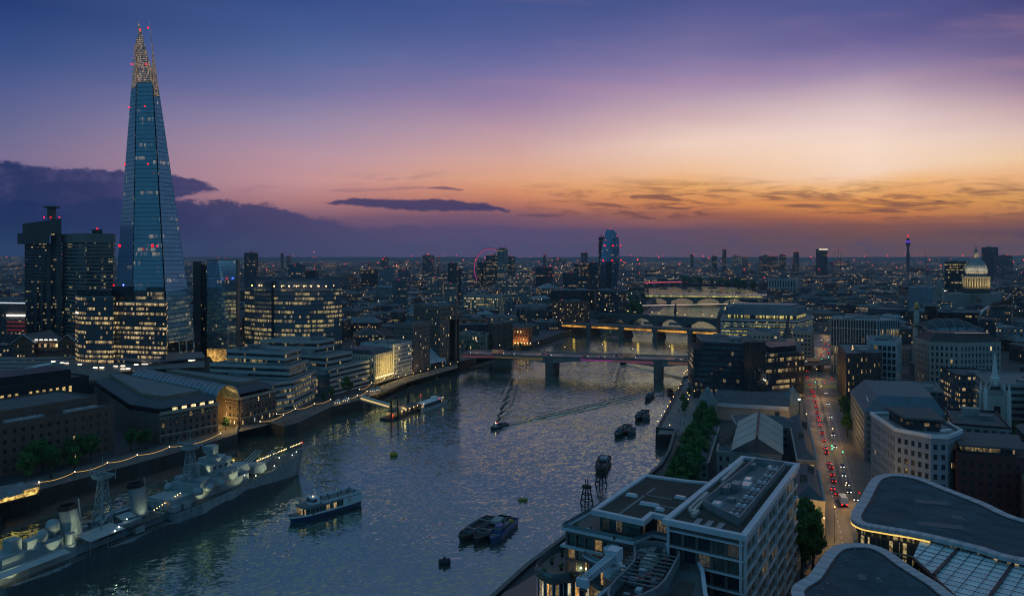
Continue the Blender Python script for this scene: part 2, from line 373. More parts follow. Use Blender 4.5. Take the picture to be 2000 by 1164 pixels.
def facade_group():
 """wall with rows of windows, some lit; world-space metres so every wall continues round its corner"""
 t = D.node_groups.new('facade', 'ShaderNodeTree'); b = NB(t)
 I = t.interface
 def inp(n, ty, dv):
  s = I.new_socket(n, in_out='INPUT', socket_type=ty); s.default_value = dv
 for n, dv in (('Wall', (.2, .18, .16, 1)), ('Glass', (.03, .05, .06, 1)), ('Warm', (1, .68, .28, 1))): inp(n, 'NodeSocketColor', dv)
 for n, dv in (('Bay', 3.), ('Floor', 3.6), ('WinW', .6), ('WinH', .55), ('Row', .3), ('Cell', .5), ('Single', .06), ('Strength', 1.), ('Seed', 0.), ('Rough', .1), ('Metal', 0.), ('Base', 6.)): inp(n, 'NodeSocketFloat', dv)
 I.new_socket('Shader', in_out='OUTPUT', socket_type='NodeSocketShader')
 gi = t.nodes.new('NodeGroupInput'); go = t.nodes.new('NodeGroupOutput'); i = gi.outputs
 g = t.nodes.new('ShaderNodeNewGeometry')
 x, y, z = b.sep(g.outputs['Position']); nx, ny, nz = b.sep(g.outputs['True Normal'])
 u = b.m('SUBTRACT', b.m('MULTIPLY', y, nx), b.m('MULTIPLY', x, ny))
 uu = b.m('DIVIDE', u, i['Bay']); vv = b.m('DIVIDE', b.m('SUBTRACT', z, i['Base']), i['Floor'])
 iu, iv = b.m('FLOOR', uu), b.m('FLOOR', vv)
 fu, fv = b.m('SUBTRACT', uu, iu), b.m('SUBTRACT', vv, iv)
 inw = b.m('LESS_THAN', b.m('ABSOLUTE', b.m('SUBTRACT', fu, .5)), b.m('MULTIPLY', i['WinW'], .5))
 inh = b.m('LESS_THAN', b.m('ABSOLUTE', b.m('SUBTRACT', fv, .55)), b.m('MULTIPLY', i['WinH'], .5))
 vert = b.m('LESS_THAN', b.m('ABSOLUTE', nz), .6)
 win = b.m('MULTIPLY', b.m('MULTIPLY', inw, inh), vert)
 face = b.m('ADD', b.m('MULTIPLY', b.m('ROUND', b.m('MULTIPLY', nx, 3.)), 13.), i['Seed'])
 cell = b.white(b.comb(iu, iv, face)); cell2 = b.white(b.comb(iu, b.m('ADD', iv, 77.), face))
 run = b.white(b.comb(b.m('FLOOR', b.m('DIVIDE', b.m('ADD', iu, b.m('MULTIPLY', iv, 5.)), 11.)), iv, b.m('ADD', face, 31.)))
 row = b.white(b.comb(0, iv, b.m('ADD', face, 57.)))
 rowp = b.m('MULTIPLY', i['Row'], b.m('MULTIPLY', b.m('MULTIPLY', row, row), 2.6))
 lit = b.m('MAXIMUM', b.m('MULTIPLY', b.m('LESS_THAN', run, rowp), b.m('LESS_THAN', cell, i['Cell'])), b.m('LESS_THAN', cell2, i['Single']))
 room = b.noise(b.vm('MULTIPLY', g.outputs['Position'], (1, 1, .55)), 1.3, 5., .75)
 rv = b.m('MULTIPLY', b.ss(room, .36, .66, .05, 1.7), b.ss(fv, .2, .95, .45, 1.35))
 rv = b.m('MULTIPLY', rv, b.m('ADD', .12, b.m('MULTIPLY', b.m('POWER', b.white(b.comb(iu, iv, b.m('ADD', face, 5.))), 1.6), 2.0)))
 rv = b.m('MINIMUM', rv, 1.5)
 em = b.m('MULTIPLY', b.m('MULTIPLY', b.m('MULTIPLY', lit, win), rv), i['Strength'])
 ecol = b.mix(b.m('MULTIPLY', b.white(b.comb(iu, iv, b.m('ADD', face, 9.))), .35), i['Warm'], (1, .8, .5, 1))
 # walls carry stains; unlit panes differ a little from each other (blinds)
 n1 = b.noise(b.vm('MULTIPLY', g.outputs['Position'], (1, 1, .3)), .16, 5., .6)
 wall = b.mix(1., i['Wall'], b.ss(n1, .3, .7, .72, 1.22), 'MULTIPLY')
 blind = b.m('MULTIPLY', b.m('LESS_THAN', b.white(b.comb(iu, iv, b.m('ADD', face, 21.))), .22), .5)
 gl = b.mix(blind, i['Glass'], b.mix(.5, i['Glass'], (.16, .17, .17, 1)))
 col = b.mix(win, wall, gl)
 ro = b.m('ADD', b.m('MULTIPLY', win, i['Rough']), b.m('MULTIPLY', b.m('SUBTRACT', 1., win), .8))
 sh = pbsdf(b, col, ro, b.m('MULTIPLY', win, i['Metal']), b.m('ADD', .35, b.m('MULTIPLY', win, .4)), ecol, em)
 t.links.new(sh, go.inputs[0])
 return t
FG = facade_group()
def facade(name, wall, glass=(.025, .04, .05), warm=(1, .62, .22), bay=3., floor=3.6, w=.6, h=.55, row=.3, cell=.6, single=.05, s=1., rough=.1, metal=0., base=6., seed=None):
 m, b = newmat(name)
 n = b.n.new('ShaderNodeGroup'); n.node_tree = FG
 for k, v in (('Wall', wall), ('Glass', glass), ('Warm', warm), ('Bay', bay), ('Floor', floor), ('WinW', w), ('WinH', h), ('Row', row), ('Cell', cell), ('Single', single), ('Strength', s * .42), ('Seed', R.uniform(0, 500) if seed is None else seed), ('Rough', rough), ('Metal', metal), ('Base', base)): b.put(n.inputs[k], v)
 finish(b, n.outputs[0])
 m.cycles.emission_sampling = 'NONE'
 return m

ROOF = [mat('roof felt dark', (.08, .083, .085), .85, var=.35), mat('roof grey', (.15, .155, .16), .8, var=.3), mat('roof pale', (.24, .24, .24), .75, var=.3), mat('slate roof', (.07, .075, .085), .7, var=.4, streak=True), mat('tiled roof', (.11, .06, .045), .8, var=.3)]
METAL = mat('plant metal', (.22, .24, .25), .5, .4, var=.25)
PALE = mat('pale stone', (.34, .32, .28), .8, var=.2, streak=True)
WHITE = mat('white paint', (.62, .63, .63), .5, var=.12)
CONC = mat('concrete', (.24, .23, .215), .85, var=.25, streak=True)
DARKM = mat('dark metal', (.03, .032, .035), .5, .5, var=.3)
BRICK = mat('brown brick', (.13, .085, .06), .85, var=.3, fine=3.)
RED = glow('red warning light', (1, .0, .008), 3.2)
BULB = glow('warm bulb', (1, .6, .22), 14.)
WBULB = glow('white bulb', (1, .9, .72), 14.)
PANE = litpane('dark pane', (0, 0, 0), 0., base=(.02, .035, .045))
LITS = [litpane('lit pane dim', (1, .6, .2), .28), litpane('lit pane warm', (1, .66, .26), .75), litpane('lit pane bright', (1, .74, .36), 1.5), litpane('lit pane cool', (.8, .95, 1), .5)]

# ---------------------------------------------------------------- building kit
FOOT = []                                     # footprints already taken
def root_for(name, label, cat, poly, z0, group=None):
 cx = sum(p[0] for p in poly) / len(poly); cy = sum(p[1] for p in poly) / len(poly)
 FOOT.append((list(poly), max(math.hypot(p[0] - cx, p[1] - cy) for p in poly), (cx, cy)))
 return thing(name, label, cat, (cx, cy, z0), group)
def flat_roof(r, poly, z, rm, par=.9, parm=None, plant=2, seed=0, ph=2.6):
 """roof deck, parapet and plant rooms"""
 poly = ccw(poly)
 MB().add and None
 b = MB(); b.face(*[(x, y, z + .02) for x, y in inset(poly, .05)]); b.build('roof', rm, r)
 if par: MB().ring(poly, .45, z, z + par).build('parapet', parm or CONC, r)
 rr = random.Random(seed * 31 + int(abs(poly[0][0]) * 7))
 xs = [p[0] for p in poly]; ys = [p[1] for p in poly]
 e = Vector(poly[1]) - Vector(poly[0]); ang = math.atan2(e.y, e.x); L = math.sqrt(abs(area(poly)))
 inn = inset(poly, min(L * .16, 4))
 done = []
 for k in range(plant * 12):
  if len(done) >= plant: break
  c = (rr.uniform(min(xs), max(xs)), rr.uniform(min(ys), max(ys)))
  q = rect(c[0], c[1], L * rr.uniform(.12, .38), L * rr.uniform(.1, .24), ang)
  if all(inside(p, inn) for p in q) and all(math.hypot(c[0] - a[0], c[1] - a[1]) > L * .3 for a in done):
   done.append(c)
   b = MB(); b.prism(q, z + .03, z + ph * rr.uniform(.6, 1.3))
   b.cur = 1; b.prism(inset(ccw(q), .5), z + .1 + ph * 1.3, z + .2 + ph * 1.3) if rr.random() < .0 else None
   b.build('plant_room', rr.choice([METAL, ROOF[1], ROOF[2], CONC]), r)
 for k in range(plant * 4):
  c = (rr.uniform(min(xs), max(xs)), rr.uniform(min(ys), max(ys)))
  if inside(c, inset(poly, 2.5 if L > 20 else 1.2)) and all(math.hypot(c[0] - a[0], c[1] - a[1]) > L * .2 for a in done): MB().prism(rect(c[0], c[1], rr.uniform(.8, 2.6), rr.uniform(.7, 1.5), ang), z + .03, z + rr.uniform(.5, 1.5)).build('roof_vent', rr.choice([METAL, CONC, ROOF[2], DARKM]), r)
 # small vents and ducts make one connected run of roof plant
 if L > 14:
  c = quad_pt(poly, rr.uniform(.3, .7), rr.uniform(.3, .7)) if len(poly) == 4 else (sum(xs) / len(xs), sum(ys) / len(ys))
  if all(math.hypot(c[0] - a[0], c[1] - a[1]) > L * .22 for a in done):
   b = MB(); b.prism(rect(c[0], c[1], L * .3, .7, ang), z + .3, z + .9, True, True)
   for j in range(5): b.prism(rect(c[0] + math.cos(ang) * L * .06 * (j - 2), c[1] + math.sin(ang) * L * .06 * (j - 2), 1.1, 1.6, ang), z + .05, z + rr.uniform(1, 1.8))
   b.build('air_duct', METAL, r)
def block(name, label, cat, poly, z0, z1, fm, rm=None, par=.9, parm=None, plant=2, group=None, root=None, ph=2.6):
 poly = ccw(poly)
 r = root or root_for(name, label, cat, poly, z0, group)
 MB().prism(poly, z0, z1, top=False).build('wall', fm, r)
 flat_roof(r, poly, z1, rm or ROOF[1], par, parm, plant, ph=ph)
 return r

class Windows:
 """panes of one thing: the nearest become parts of their own (shared meshes), the rest one part"""
 def __init__(s, root, cap=100, seed=1): s.r = root; s.c = []; s.cap = cap; s.rr = random.Random(seed); s.me = {}
 def put(s, c, ang, w, h, m): s.c.append((c, ang, w, h, m))
 def close(s, name='window'):
  s.c.sort(key=lambda q: (q[0][0] ** 2 + q[0][1] ** 2 + (HC - q[0][2]) ** 2) / (q[2] * q[3]))
  o = wloc(s.r)
  for c, ang, w, h, m in s.c[:s.cap]:
   k = (round(w, 2), round(h, 2), m.name)
   if k not in s.me:
    me = D.meshes.new(name); me.from_pydata([(-w / 2, 0, -h / 2), (w / 2, 0, -h / 2), (w / 2, 0, h / 2), (-w / 2, 0, h / 2)], [], [[0, 1, 2, 3]])
    me.materials.append(m); s.me[k] = me
   ob = D.objects.new(name, s.me[k]); COL.objects.link(ob); ob.parent = s.r
   ob.location = Vector(c) - o; ob.rotation_euler = (0, 0, ang)
  rest = s.c[s.cap:]
  if rest:
   b = MB(); ml = []
   for c, ang, w, h, m in rest:
    if m not in ml: ml.append(m)
    b.cur = ml.index(m); dx, dy = math.cos(ang) * w / 2, math.sin(ang) * w / 2
    b.face((c[0] - dx, c[1] - dy, c[2] - h / 2), (c[0] + dx, c[1] + dy, c[2] - h / 2), (c[0] + dx, c[1] + dy, c[2] + h / 2), (c[0] - dx, c[1] - dy, c[2] + h / 2))
   tag(b.build('windows', ml, s.r), kind='stuff')
def punched(mb, win, p, q, z0, z1, nx, nz, wf, hf, depth=.35, lit=.1, pick=None, sill=.5, edge=None, top=None, pane=None, rr=R, skip=None):
 """wall p->q (outside on the right hand) with nx by nz real openings, panes set back by depth"""
 p, q = Vector(p), Vector(q); L = (q - p).length; e = (q - p) / L; n = Vector((e.y, -e.x))
 ang = math.atan2(e.y, e.x)
 edge = L * .02 if edge is None else edge; top = (z1 - z0) * .05 if top is None else top
 bw = (L - 2 * edge) / nx; fh = (z1 - z0 - top) / nz
 us = [0.];
 for i in range(nx): us += [edge + bw * (i + .5 - wf / 2), edge + bw * (i + .5 + wf / 2)]
 us.append(L); zs = [z0]
 for k in range(nz): zs += [z0 + fh * (k + sill * (1 - hf)), z0 + fh * (k + sill * (1 - hf) + hf)]
 zs.append(z1)
 idx = {}
 vs = []; fs = []
 def vt(i, k, d):
  key = (i, k, d)
  if key not in idx:
   idx[key] = len(vs); w = p + e * us[i] - n * d; vs.append((w.x, w.y, zs[k]))
  return idx[key]
 for i in range(len(us) - 1):
  for k in range(len(zs) - 1):
   if i % 2 and k % 2 and not (skip and skip(i // 2, k // 2)):
    for a, c in (((i, k), (i + 1, k)), ((i + 1, k), (i + 1, k + 1)), ((i + 1, k + 1), (i, k + 1)), ((i, k + 1), (i, k))):
     fs.append([vt(*a, 0), vt(*c, 0), vt(*c, depth), vt(*a, depth)])
    w = p + e * ((us[i] + us[i + 1]) / 2) - n * depth
    mt = pick(i // 2, k // 2) if pick else None
    if mt is None: mt = (pane or PANE) if rr.random() > lit else rr.choices(LITS, [4, 4, 2, 1])[0]
    win.put((w.x, w.y, (zs[k] + zs[k + 1]) / 2), ang, us[i + 1] - us[i], zs[k + 1] - zs[k], mt)
   else:
    fs.append([vt(i, k, 0), vt(i + 1, k, 0), vt(i + 1, k + 1, 0), vt(i, k + 1, 0)])
 mb.add(vs, fs)
def grid_building(name, label, cat, poly, z0, z1, wm, bay=3.2, floor=3.5, wf=.6, hf=.6, lit=.1, faces=None, rm=None, par=.9, plant=2, depth=.35, cap=100, group=None, root=None, pick=None, plain=None, parm=None, seed=3, pane=None, sill=.5):
 """building of punched walls on the sides that can be seen"""
 poly = ccw(poly); r = root or root_for(name, label, cat, poly, z0, group)
 w = Windows(r, cap, seed); rr = random.Random(seed); n = len(poly)
 for i in range(n):
  a, c = poly[i], poly[(i + 1) % n]
  mid = lerp(a, c, .5); e = Vector(c) - Vector(a); nn = Vector((e.y, -e.x))
  b = MB()
  if nn.dot(Vector((-mid[0], -mid[1]))) <= 0 or (faces and i not in faces) or e.length < 4:
   b.face((*a, z0), (*c, z0), (*c, z1), (*a, z1)); b.build('wall', plain or wm, r)
  else:
   punched(b, w, a, c, z0, z1, max(1, round(e.length / bay)), max(1, round((z1 - z0) / floor)), wf, hf, depth, lit, pick, rr=rr, pane=pane, sill=sill)
   b.build('wall', wm, r)
 w.close()
 flat_roof(r, poly, z1, rm or ROOF[1], par, parm or wm, plant)
 return r
def banded(name, label, cat, poly, z0, z1, sm, gm, floor=3.6, hf=.5, proud=.5, rm=None, par=.9, plant=2, group=None, root=None, top=None, ph=2.6):
 """storeys of ribbon glazing between projecting spandrels"""
 poly = ccw(poly); r = root or root_for(name, label, cat, poly, z0, group)
 MB().prism(inset(poly, proud), z0, z1, top=False).build('glazing', gm, r)
 n = max(1, round((z1 - z0) / floor)); fh = (z1 - z0) / n
 for k in range(n + 1):
  a = z0 + k * fh - fh * (1 - hf) * .5; c = z0 + k * fh + fh * (1 - hf) * .5
  a = max(a, z0); c = min(c, z1)
  if top and k == n: c += top
  if c - a > .1: MB().prism(poly, a, c, True, True).build('spandrel', sm, r)
 flat_roof(r, inset(poly, .02), z1 + (top or 0), rm or ROOF[1], par, sm, plant, ph=ph)
 return r
def lamp(kind, name, loc, col, watts, size=.5, target=None, spot=60, blend=.6, parent=None):
 l = D.lights.new(name, kind); l.color = col; l.energy = watts * .45
 if kind in ('POINT', 'SPOT'): l.shadow_soft_size = size
 o = D.objects.new(name, l); COL.objects.link(o); o.location = loc
 if kind == 'SPOT': l.spot_size = math.radians(spot); l.spot_blend = blend
 if kind == 'AREA': l.size = size
 if target is not None: o.rotation_euler = (Vector(target) - Vector(loc)).to_track_quat('-Z', 'Y').to_euler()
 if parent is not None: o.parent = parent; o.location = Vector(loc) - wloc(parent)
 return o
# ---------------------------------------------------------------- river, ground, roads
SB = [(0, 1012), (80, 988), (361, 906), (461, 873), (466, 849), (520, 846), (556, 856), (580, 849), (647, 815), (709, 800), (728, 771), (756, 742), (897, 722), (930, 712)]
SB2 = [(1000, 690), (1060, 674), (1098, 660), (1160, 640), (1200, 622), (1262, 605), (1282, 590), (1262, 581), (1252, 572), (1254, 562), (1290, 557)]
NB_ = [(1450, 560), (1480, 570), (1496, 577), (1500, 592), (1462, 600), (1418, 612), (1400, 630), (1400, 660), (1385, 700), (1388, 728), (1375, 745), (1335, 752), (1281, 858), (1318, 862), (1306, 905), (1290, 935)]
south = [P(a, b, 0) for a, b in SB]; south2 = [P(a, b, 0) for a, b in SB2]
north = [P(a, b, 0) for a, b in NB_] + [(46, 320), (22, 281), (5, 250), (-6, 226), (-16, 195), (-22, 150), (-22, -400)]
left_line = [(-190, -400), (-190, 150), (-182, 205)] + south + south2
shore = left_line + north                       # up the south bank, round the far bend, back down the north bank
BIG = 16000
def asphalt(name, col, wet=.5, patch=.3):
 m, b = newmat(name)
 g = b.n.new('ShaderNodeNewGeometry'); p = g.outputs['Position']
 a = b.noise(p, .05, 5., .6); c = b.noise(p, 1.2, 4., .7); k = b.noise(b.vm('MULTIPLY', p, (.3, .05, 1)), 1., 3., .5)
 f = b.m('ADD', b.m('MULTIPLY', a, .5), b.m('ADD', b.m('MULTIPLY', c, .3), b.m('MULTIPLY', k, .2)))
 n = b.n.new('ShaderNodeVectorMath'); n.operation = 'SCALE'; n.inputs[0].default_value = col; b.l.new(b.ss(f, .3, .7, 1 - patch, 1 + patch), n.inputs['Scale'])
 finish(b, pbsdf(b, n.outputs[0], b.ss(a, .3, .7, wet - .15, wet + .2), 0, .4))
 return m
GROUND = asphalt('city ground', (.05, .052, .055), .7, .5)
ROAD = asphalt('road asphalt', (.1, .093, .08), .45, .3)
PAVE = asphalt('paving', (.13, .12, .105), .7, .3)
b = MB()
outline = [(-BIG, -400)] + shore + [(BIG, -400), (BIG, 15500), (-BIG, 15500)]
from mathutils.geometry import tessellate_polygon
tri = tessellate_polygon([[Vector((x, y, 0)) for x, y in outline]])
b.add([(x, y, 6.) for x, y in outline], [list(t) if area([outline[i] for i in t]) > 0 else list(t)[::-1] for t in tri])
tag(b.build('ground', GROUND), kind='structure')

def water_mat():
 m, b = newmat('river water')
 g = b.n.new('ShaderNodeNewGeometry'); p = g.outputs['Position']
 x, y, z = b.sep(p)
 rot = b.comb(b.m('ADD', b.m('MULTIPLY', x, .94), b.m('MULTIPLY', y, .34)), b.m('SUBTRACT', b.m('MULTIPLY', y, .94), b.m('MULTIPLY', x, .34)), 0)
 st = b.vm('MULTIPLY', rot, (.55, 1., 1))
 warp = b.vm('SCALE', b.noise(p, .02, 2., .5, out=1), 14.)
 st2 = b.vm('ADD', st, warp)
 sl = lambda c, k: b.vm('SCALE', b.vm('SUBTRACT', c, (.5, .5, .5)), k)
 patch = b.noise(p, .012, 3., .5)
 g1 = b.vm('ADD', sl(b.noise(st2, .26, 2., .5, .5, 1), .22), sl(b.noise(st2, .95, 3., .65, .5, 1), .6))
 g1 = b.vm('MULTIPLY', g1, b.comb(b.ss(patch, .3, .7, .6, 1.25), b.ss(patch, .3, .7, .6, 1.25), 0.))
 su, sv, _ = b.sep(g1); su = b.m('MULTIPLY', su, .55)
 nx = b.m('SUBTRACT', b.m('MULTIPLY', su, .94), b.m('MULTIPLY', sv, .34)); ny = b.m('ADD', b.m('MULTIPLY', su, .34), b.m('MULTIPLY', sv, .94))
 nrm = b.vm('NORMALIZE', b.comb(nx, ny, 1.))
 # wakes of the boat going upstream and of the one gone under the bridge
 def wake(ax, ay, dx, dy, ang, amp, length):
  rx, ry = b.m('SUBTRACT', x, ax), b.m('SUBTRACT', y, ay)
  t = b.m('ADD', b.m('MULTIPLY', rx, dx), b.m('MULTIPLY', ry, dy)); s = b.m('SUBTRACT', b.m('MULTIPLY', rx, dy), b.m('MULTIPLY', ry, dx))
  wn = b.m('SUBTRACT', b.noise(p, .09, 3., .6), .5); t = b.m('ADD', t, b.m('MULTIPLY', wn, 9.)); s = b.m('ADD', s, b.m('MULTIPLY', b.m('SUBTRACT', b.noise(b.vm('ADD', p, (91, 7, 0)), .07, 3., .6), .5), 9.))
  e = b.m('SUBTRACT', b.m('ABSOLUTE', s), b.m('MULTIPLY', t, ang))
  arm = b.m('MULTIPLY', b.ss(b.m('ABSOLUTE', e), b.m('ADD', 3.2, b.m('MULTIPLY', b.m('MAXIMUM', t, 0.), .035)), 0.), b.m('MULTIPLY', b.ss(t, -2., 4.), b.ss(t, length, length * .35)))
  inner = b.m('MULTIPLY', b.m('MULTIPLY', b.ss(e, .0, -6.), b.m('SINE', b.m('MULTIPLY', t, .75))), b.m('MULTIPLY', b.ss(t, 0., 8.), b.ss(t, length * .8, length * .2)))
  pk = b.m('MULTIPLY', b.m('MULTIPLY', b.m('SINE', b.m('MULTIPLY', e, 1.05)), b.ss(b.m('ABSOLUTE', e), b.m('ADD', 4., b.m('MULTIPLY', b.m('MAXIMUM', t, 0.), .07)), 0.)), b.m('MULTIPLY', b.ss(t, -2., 6.), b.ss(t, length, length * .3)))
  return b.m('ADD', b.m('MULTIPLY', b.m('ADD', arm, pk), amp), b.m('MULTIPLY', b.m('MULTIPLY', inner, b.ss(wn, -.06, .14)), amp * .2))
 h = wake(*WAKE1, .36, .6, 190.)
 h = b.m('ADD', h, wake(*WAKE2, .3, .5, 150.))
 bp = b.n.new('ShaderNodeBump'); bp.inputs['Strength'].default_value = 1.; bp.inputs['Distance'].default_value = 1.7
 b.l.new(h, bp.inputs['Height']); b.l.new(nrm, bp.inputs['Normal'])
 silt = b.mix(b.ss(b.noise(p, .02, 3.), .3, .7), (.06, .075, .065), (.085, .095, .08))
 gl = b.n.new('ShaderNodeBsdfGlossy'); gl.inputs['Color'].default_value = (.72, .96, .76, 1); gl.inputs['Roughness'].default_value = .06
 fr = b.n.new('ShaderNodeFresnel'); fr.inputs['IOR'].default_value = 9.; ms = b.n.new('ShaderNodeMixShader')
 b.l.new(bp.outputs[0], gl.inputs['Normal']); b.l.new(bp.outputs[0], fr.inputs['Normal']); b.l.new(fr.outputs[0], ms.inputs[0]); b.l.new(pbsdf(b, silt, .9, 0, 0), ms.inputs[1]); b.l.new(gl.outputs[0], ms.inputs[2])
 finish(b, ms.outputs[0])
 return m
c1, c2 = P(975, 836, 0), P(1217, 712, 0)
WAKE1 = (c1[0], c1[1], .4, .917); WAKE2 = (c2[0], c2[1], .12, -.993)
b = MB(); b.add([(-3000, -400, 0), (3000, -400, 0), (3000, 9000, 0), (-3000, 9000, 0)], [[0, 1, 2, 3]])
tag(b.build('river', water_mat()), kind='structure')
# embankment walls
WALL = mat('wet river wall', (.035, .036, .03), .6, var=.5, scale=.3, streak=True)
def river_wall(label, pts, th=.9, up=1.05, cop=True):
 L = [Vector(p) for p in pts]
 def off(i, d):
  e = (L[min(i + 1, len(L) - 1)] - L[max(i - 1, 0)]).normalized(); nn = Vector((e.y, -e.x)); return L[i] + nn * d
 r = thing('river_wall', label, 'wall', (L[0].x, L[0].y, 0))
 b = MB(); n = len(L)
 vs = [];
 for i in range(n):
  a, c = off(i, .25), off(i, -th)
  vs += [(a.x, a.y, -1.), (a.x, a.y, 6 + up), (c.x, c.y, 6 + up), (c.x, c.y, -1.)]
 fs = [[4 * i + k, 4 * i + 4 + k, 4 * i + 4 + (k + 1) % 4, 4 * i + (k + 1) % 4] for i in range(n - 1) for k in range(4)] + [[0, 1, 2, 3], [4 * n - 1, 4 * n - 2, 4 * n - 3, 4 * n - 4]]
 b.add(vs, fs); b.build('wall_face', WALL, r)
 b = MB(); vs = []
 for i in range(n):
  a, c = off(i, .45), off(i, -th - .15)
  vs += [(a.x, a.y, 6 + up + .003), (a.x, a.y, 6 + up + .3), (c.x, c.y, 6 + up + .3), (c.x, c.y, 6 + up + .003)]
 b.add(vs, fs); b.build('coping', mat('granite coping', (.12, .12, .115), .8), r)
 return r
river_wall('dark tidal river wall below the warship and the left bank promenade', left_line[1:14][:7])
river_wall('long dark river wall of the left bank up to the first bridge', south[4:])
river_wall('far left bank river wall beyond the first bridge', south2)
river_wall('far river wall of the right bank behind the bridges', north[:9])
river_wall('river wall of the right bank beside the timber wharf', north[8:12])
river_wall('right bank river wall below the trees and white roofs', north[12:])
# mud and shingle that the tide has left
MUD = mat('river mud', (.035, .03, .024), .55, var=.4)
def beach(label, pts, z=5):
 q = ccw([P(a, c, 0) for a, c in pts]); b = MB(); i = inset(q, 2.)
 b.frustum(q, -.3, i, .8); o = b.build('foreshore', MUD); tag(o, kind='structure')
beach('', [(724, 774), (752, 742), (815, 733), (806, 752), (770, 775), (735, 792)])
beach('', [(0, 1014), (80, 990), (361, 908), (461, 875), (462, 884), (370, 925), (90, 1010), (0, 1046)])
beach('', [(905, 722), (925, 714), (1000, 692), (1060, 676), (1098, 662), (1120, 660), (1090, 672), (1040, 684), (985, 698), (935, 716)])
beach('', [(1200, 624), (1262, 607), (1282, 592), (1300, 598), (1290, 606), (1240, 622)])
beach('', [(1318, 866), (1306, 908), (1288, 942), (1276, 940), (1294, 905), (1306, 866)])
# ================================================================ left (south) bank
def fac(poly_px):  # helper: list of (px, Y) to world
 return [(XD(a, y), y) for a, y in poly_px]
# ---------------------------------------------------------------- pyramid skyscraper
def make_shard():
 r = thing('skyscraper', 'tallest tower, a tapering spire of blue glass facets with splintered lit tip', 'skyscraper', (XD(300, 710), 710, 6))
 Bp = [(214, 722), (256, 682), (331, 676), (389, 704), (372, 748), (240, 756)]
 Tp = [(259, 708), (266.5, 702), (296.5, 700), (304, 705), (300, 713), (264, 714)]
 bot = fac(Bp); top = fac(Tp); Zb, Zt = 6., 279.
 at = lambda i, z: Vector((*lerp(bot[i], top[i], (z - Zb) / (Zt - Zb)), z))
 cen = lambda z: Vector((*lerp((XD(300, 712), 712), (XD(283, 707), 707), (z - Zb) / (Zt - Zb)), z))
 gl = [facade('tower glass %d' % k, (.10, .15, .18), (.33, .46, .52) if k == 2 else (.14, .27, .32), (1, .72, .4), bay=1.6, floor=3.9, w=.9, h=.86, row=rw, cell=.62, single=.012, s=.42, rough=.07, metal=.72, base=0.) for k, rw in ((0, .07), (1, .1), (2, .1))]  # right facet paler: its brighter sky reflection is put into the glass colour
 low = [facade('tower low glass %d' % k, (.05, .07, .08), (.52, .64, .66) if k == 2 else (.18, .28, .32), (1, .68, .3), bay=1.6, floor=3.9, w=.9, h=.84, row=.18 if k == 2 else .5, cell=.75, single=.03, s=.7, rough=.08, metal=.6, base=0.) for k in (0, 1, 2)]  # low right facet likewise carries its reflected light as paler colour
 tip = facade('tower lit tip', (.22, .19, .16), (.2, .22, .24), (1, .58, .27), bay=1.1, floor=1.95, w=.84, h=.66, row=3, cell=1., single=.75, s=.9, rough=.2, metal=.3, base=0.)
 b = MB(); k = .965
 b.frustum([tuple((cen(6.) + (at(i, 6.) - cen(6.)) * .94).xy) for i in range(6)], 6., [tuple((cen(262) + (at(i, 262.) - cen(262)) * .8).xy) for i in range(6)], 262.)
 b.build('core', facade('tower core', (.02, .02, .022), (.02, .02, .02), bay=2.5, floor=3.9, w=.8, h=.5, row=.12, cell=.6, single=.06, s=.8), r)
 def panel(name, i, j, za, zb, m, ga=.6, gb=.6, ztop=None):
  n = 10; rows = []
  for s in range(n + 1):
   z = za + (zb - za) * s / n
   a, c = at(i, z), at(j, z); e = (c - a); L = e.length; e = e / max(L, .01)
   g = min(1., L / 12); rows.append((a + e * ga * g, c - e * gb * g))
  bb = MB(); rows2 = [[p, q] for p, q in rows]
  if ztop:                                    # splintered top: the two corners end at different heights
   p, q = at(i, ztop[0]), at(j, ztop[1]); p2, q2 = at(i, zb), at(j, zb)
   e = (q2 - p2); rows2.append([p + e * ztop[2], q - e * ztop[3]])
  bb.sheet(rows2); nrm = (Vector(rows2[0][1]) - Vector(rows2[0][0])).cross(Vector((0, 0, 1)))
  o = bb.build(name, m, r)
  sol = o.modifiers.new('thickness', 'SOLIDIFY'); sol.thickness = .35
  return o
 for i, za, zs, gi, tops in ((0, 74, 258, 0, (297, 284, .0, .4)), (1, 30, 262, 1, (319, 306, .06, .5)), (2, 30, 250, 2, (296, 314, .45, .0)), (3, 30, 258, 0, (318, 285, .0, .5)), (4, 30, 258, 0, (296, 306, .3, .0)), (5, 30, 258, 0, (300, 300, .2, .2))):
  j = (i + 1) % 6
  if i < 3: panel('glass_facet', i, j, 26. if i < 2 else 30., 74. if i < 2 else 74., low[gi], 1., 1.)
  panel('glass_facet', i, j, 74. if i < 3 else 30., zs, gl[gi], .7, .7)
  panel('spire_facet', i, j, zs + .6, 274., tip, 1.1, 1.1, tops)
 # white props under the overhanging facet and aircraft warning lights
 for px in (338, 352, 366, 380):
  MB().tube((XD(px, 690), 690, 6), (XD(px - 2, 690), 690, 30), .6).build('raking_column', WHITE, r)
 for px, py in ((259, 127), (287, 127), (255, 211), (285, 209), (246, 322), (291, 321), (236, 480), (276, 60), (291, 56), (309, 481), (300, 480)):
  Y = 700 if py < 300 else 676
  b = MB(); b.ball((XD(px, Y), Y - 2, ZD(py, Y)), .75 if py != 480 else 1.2); b.build('warning_light', RED, r)
 FOOT.append((bot, 55, (XD(300, 710), 710)))
make_shard()

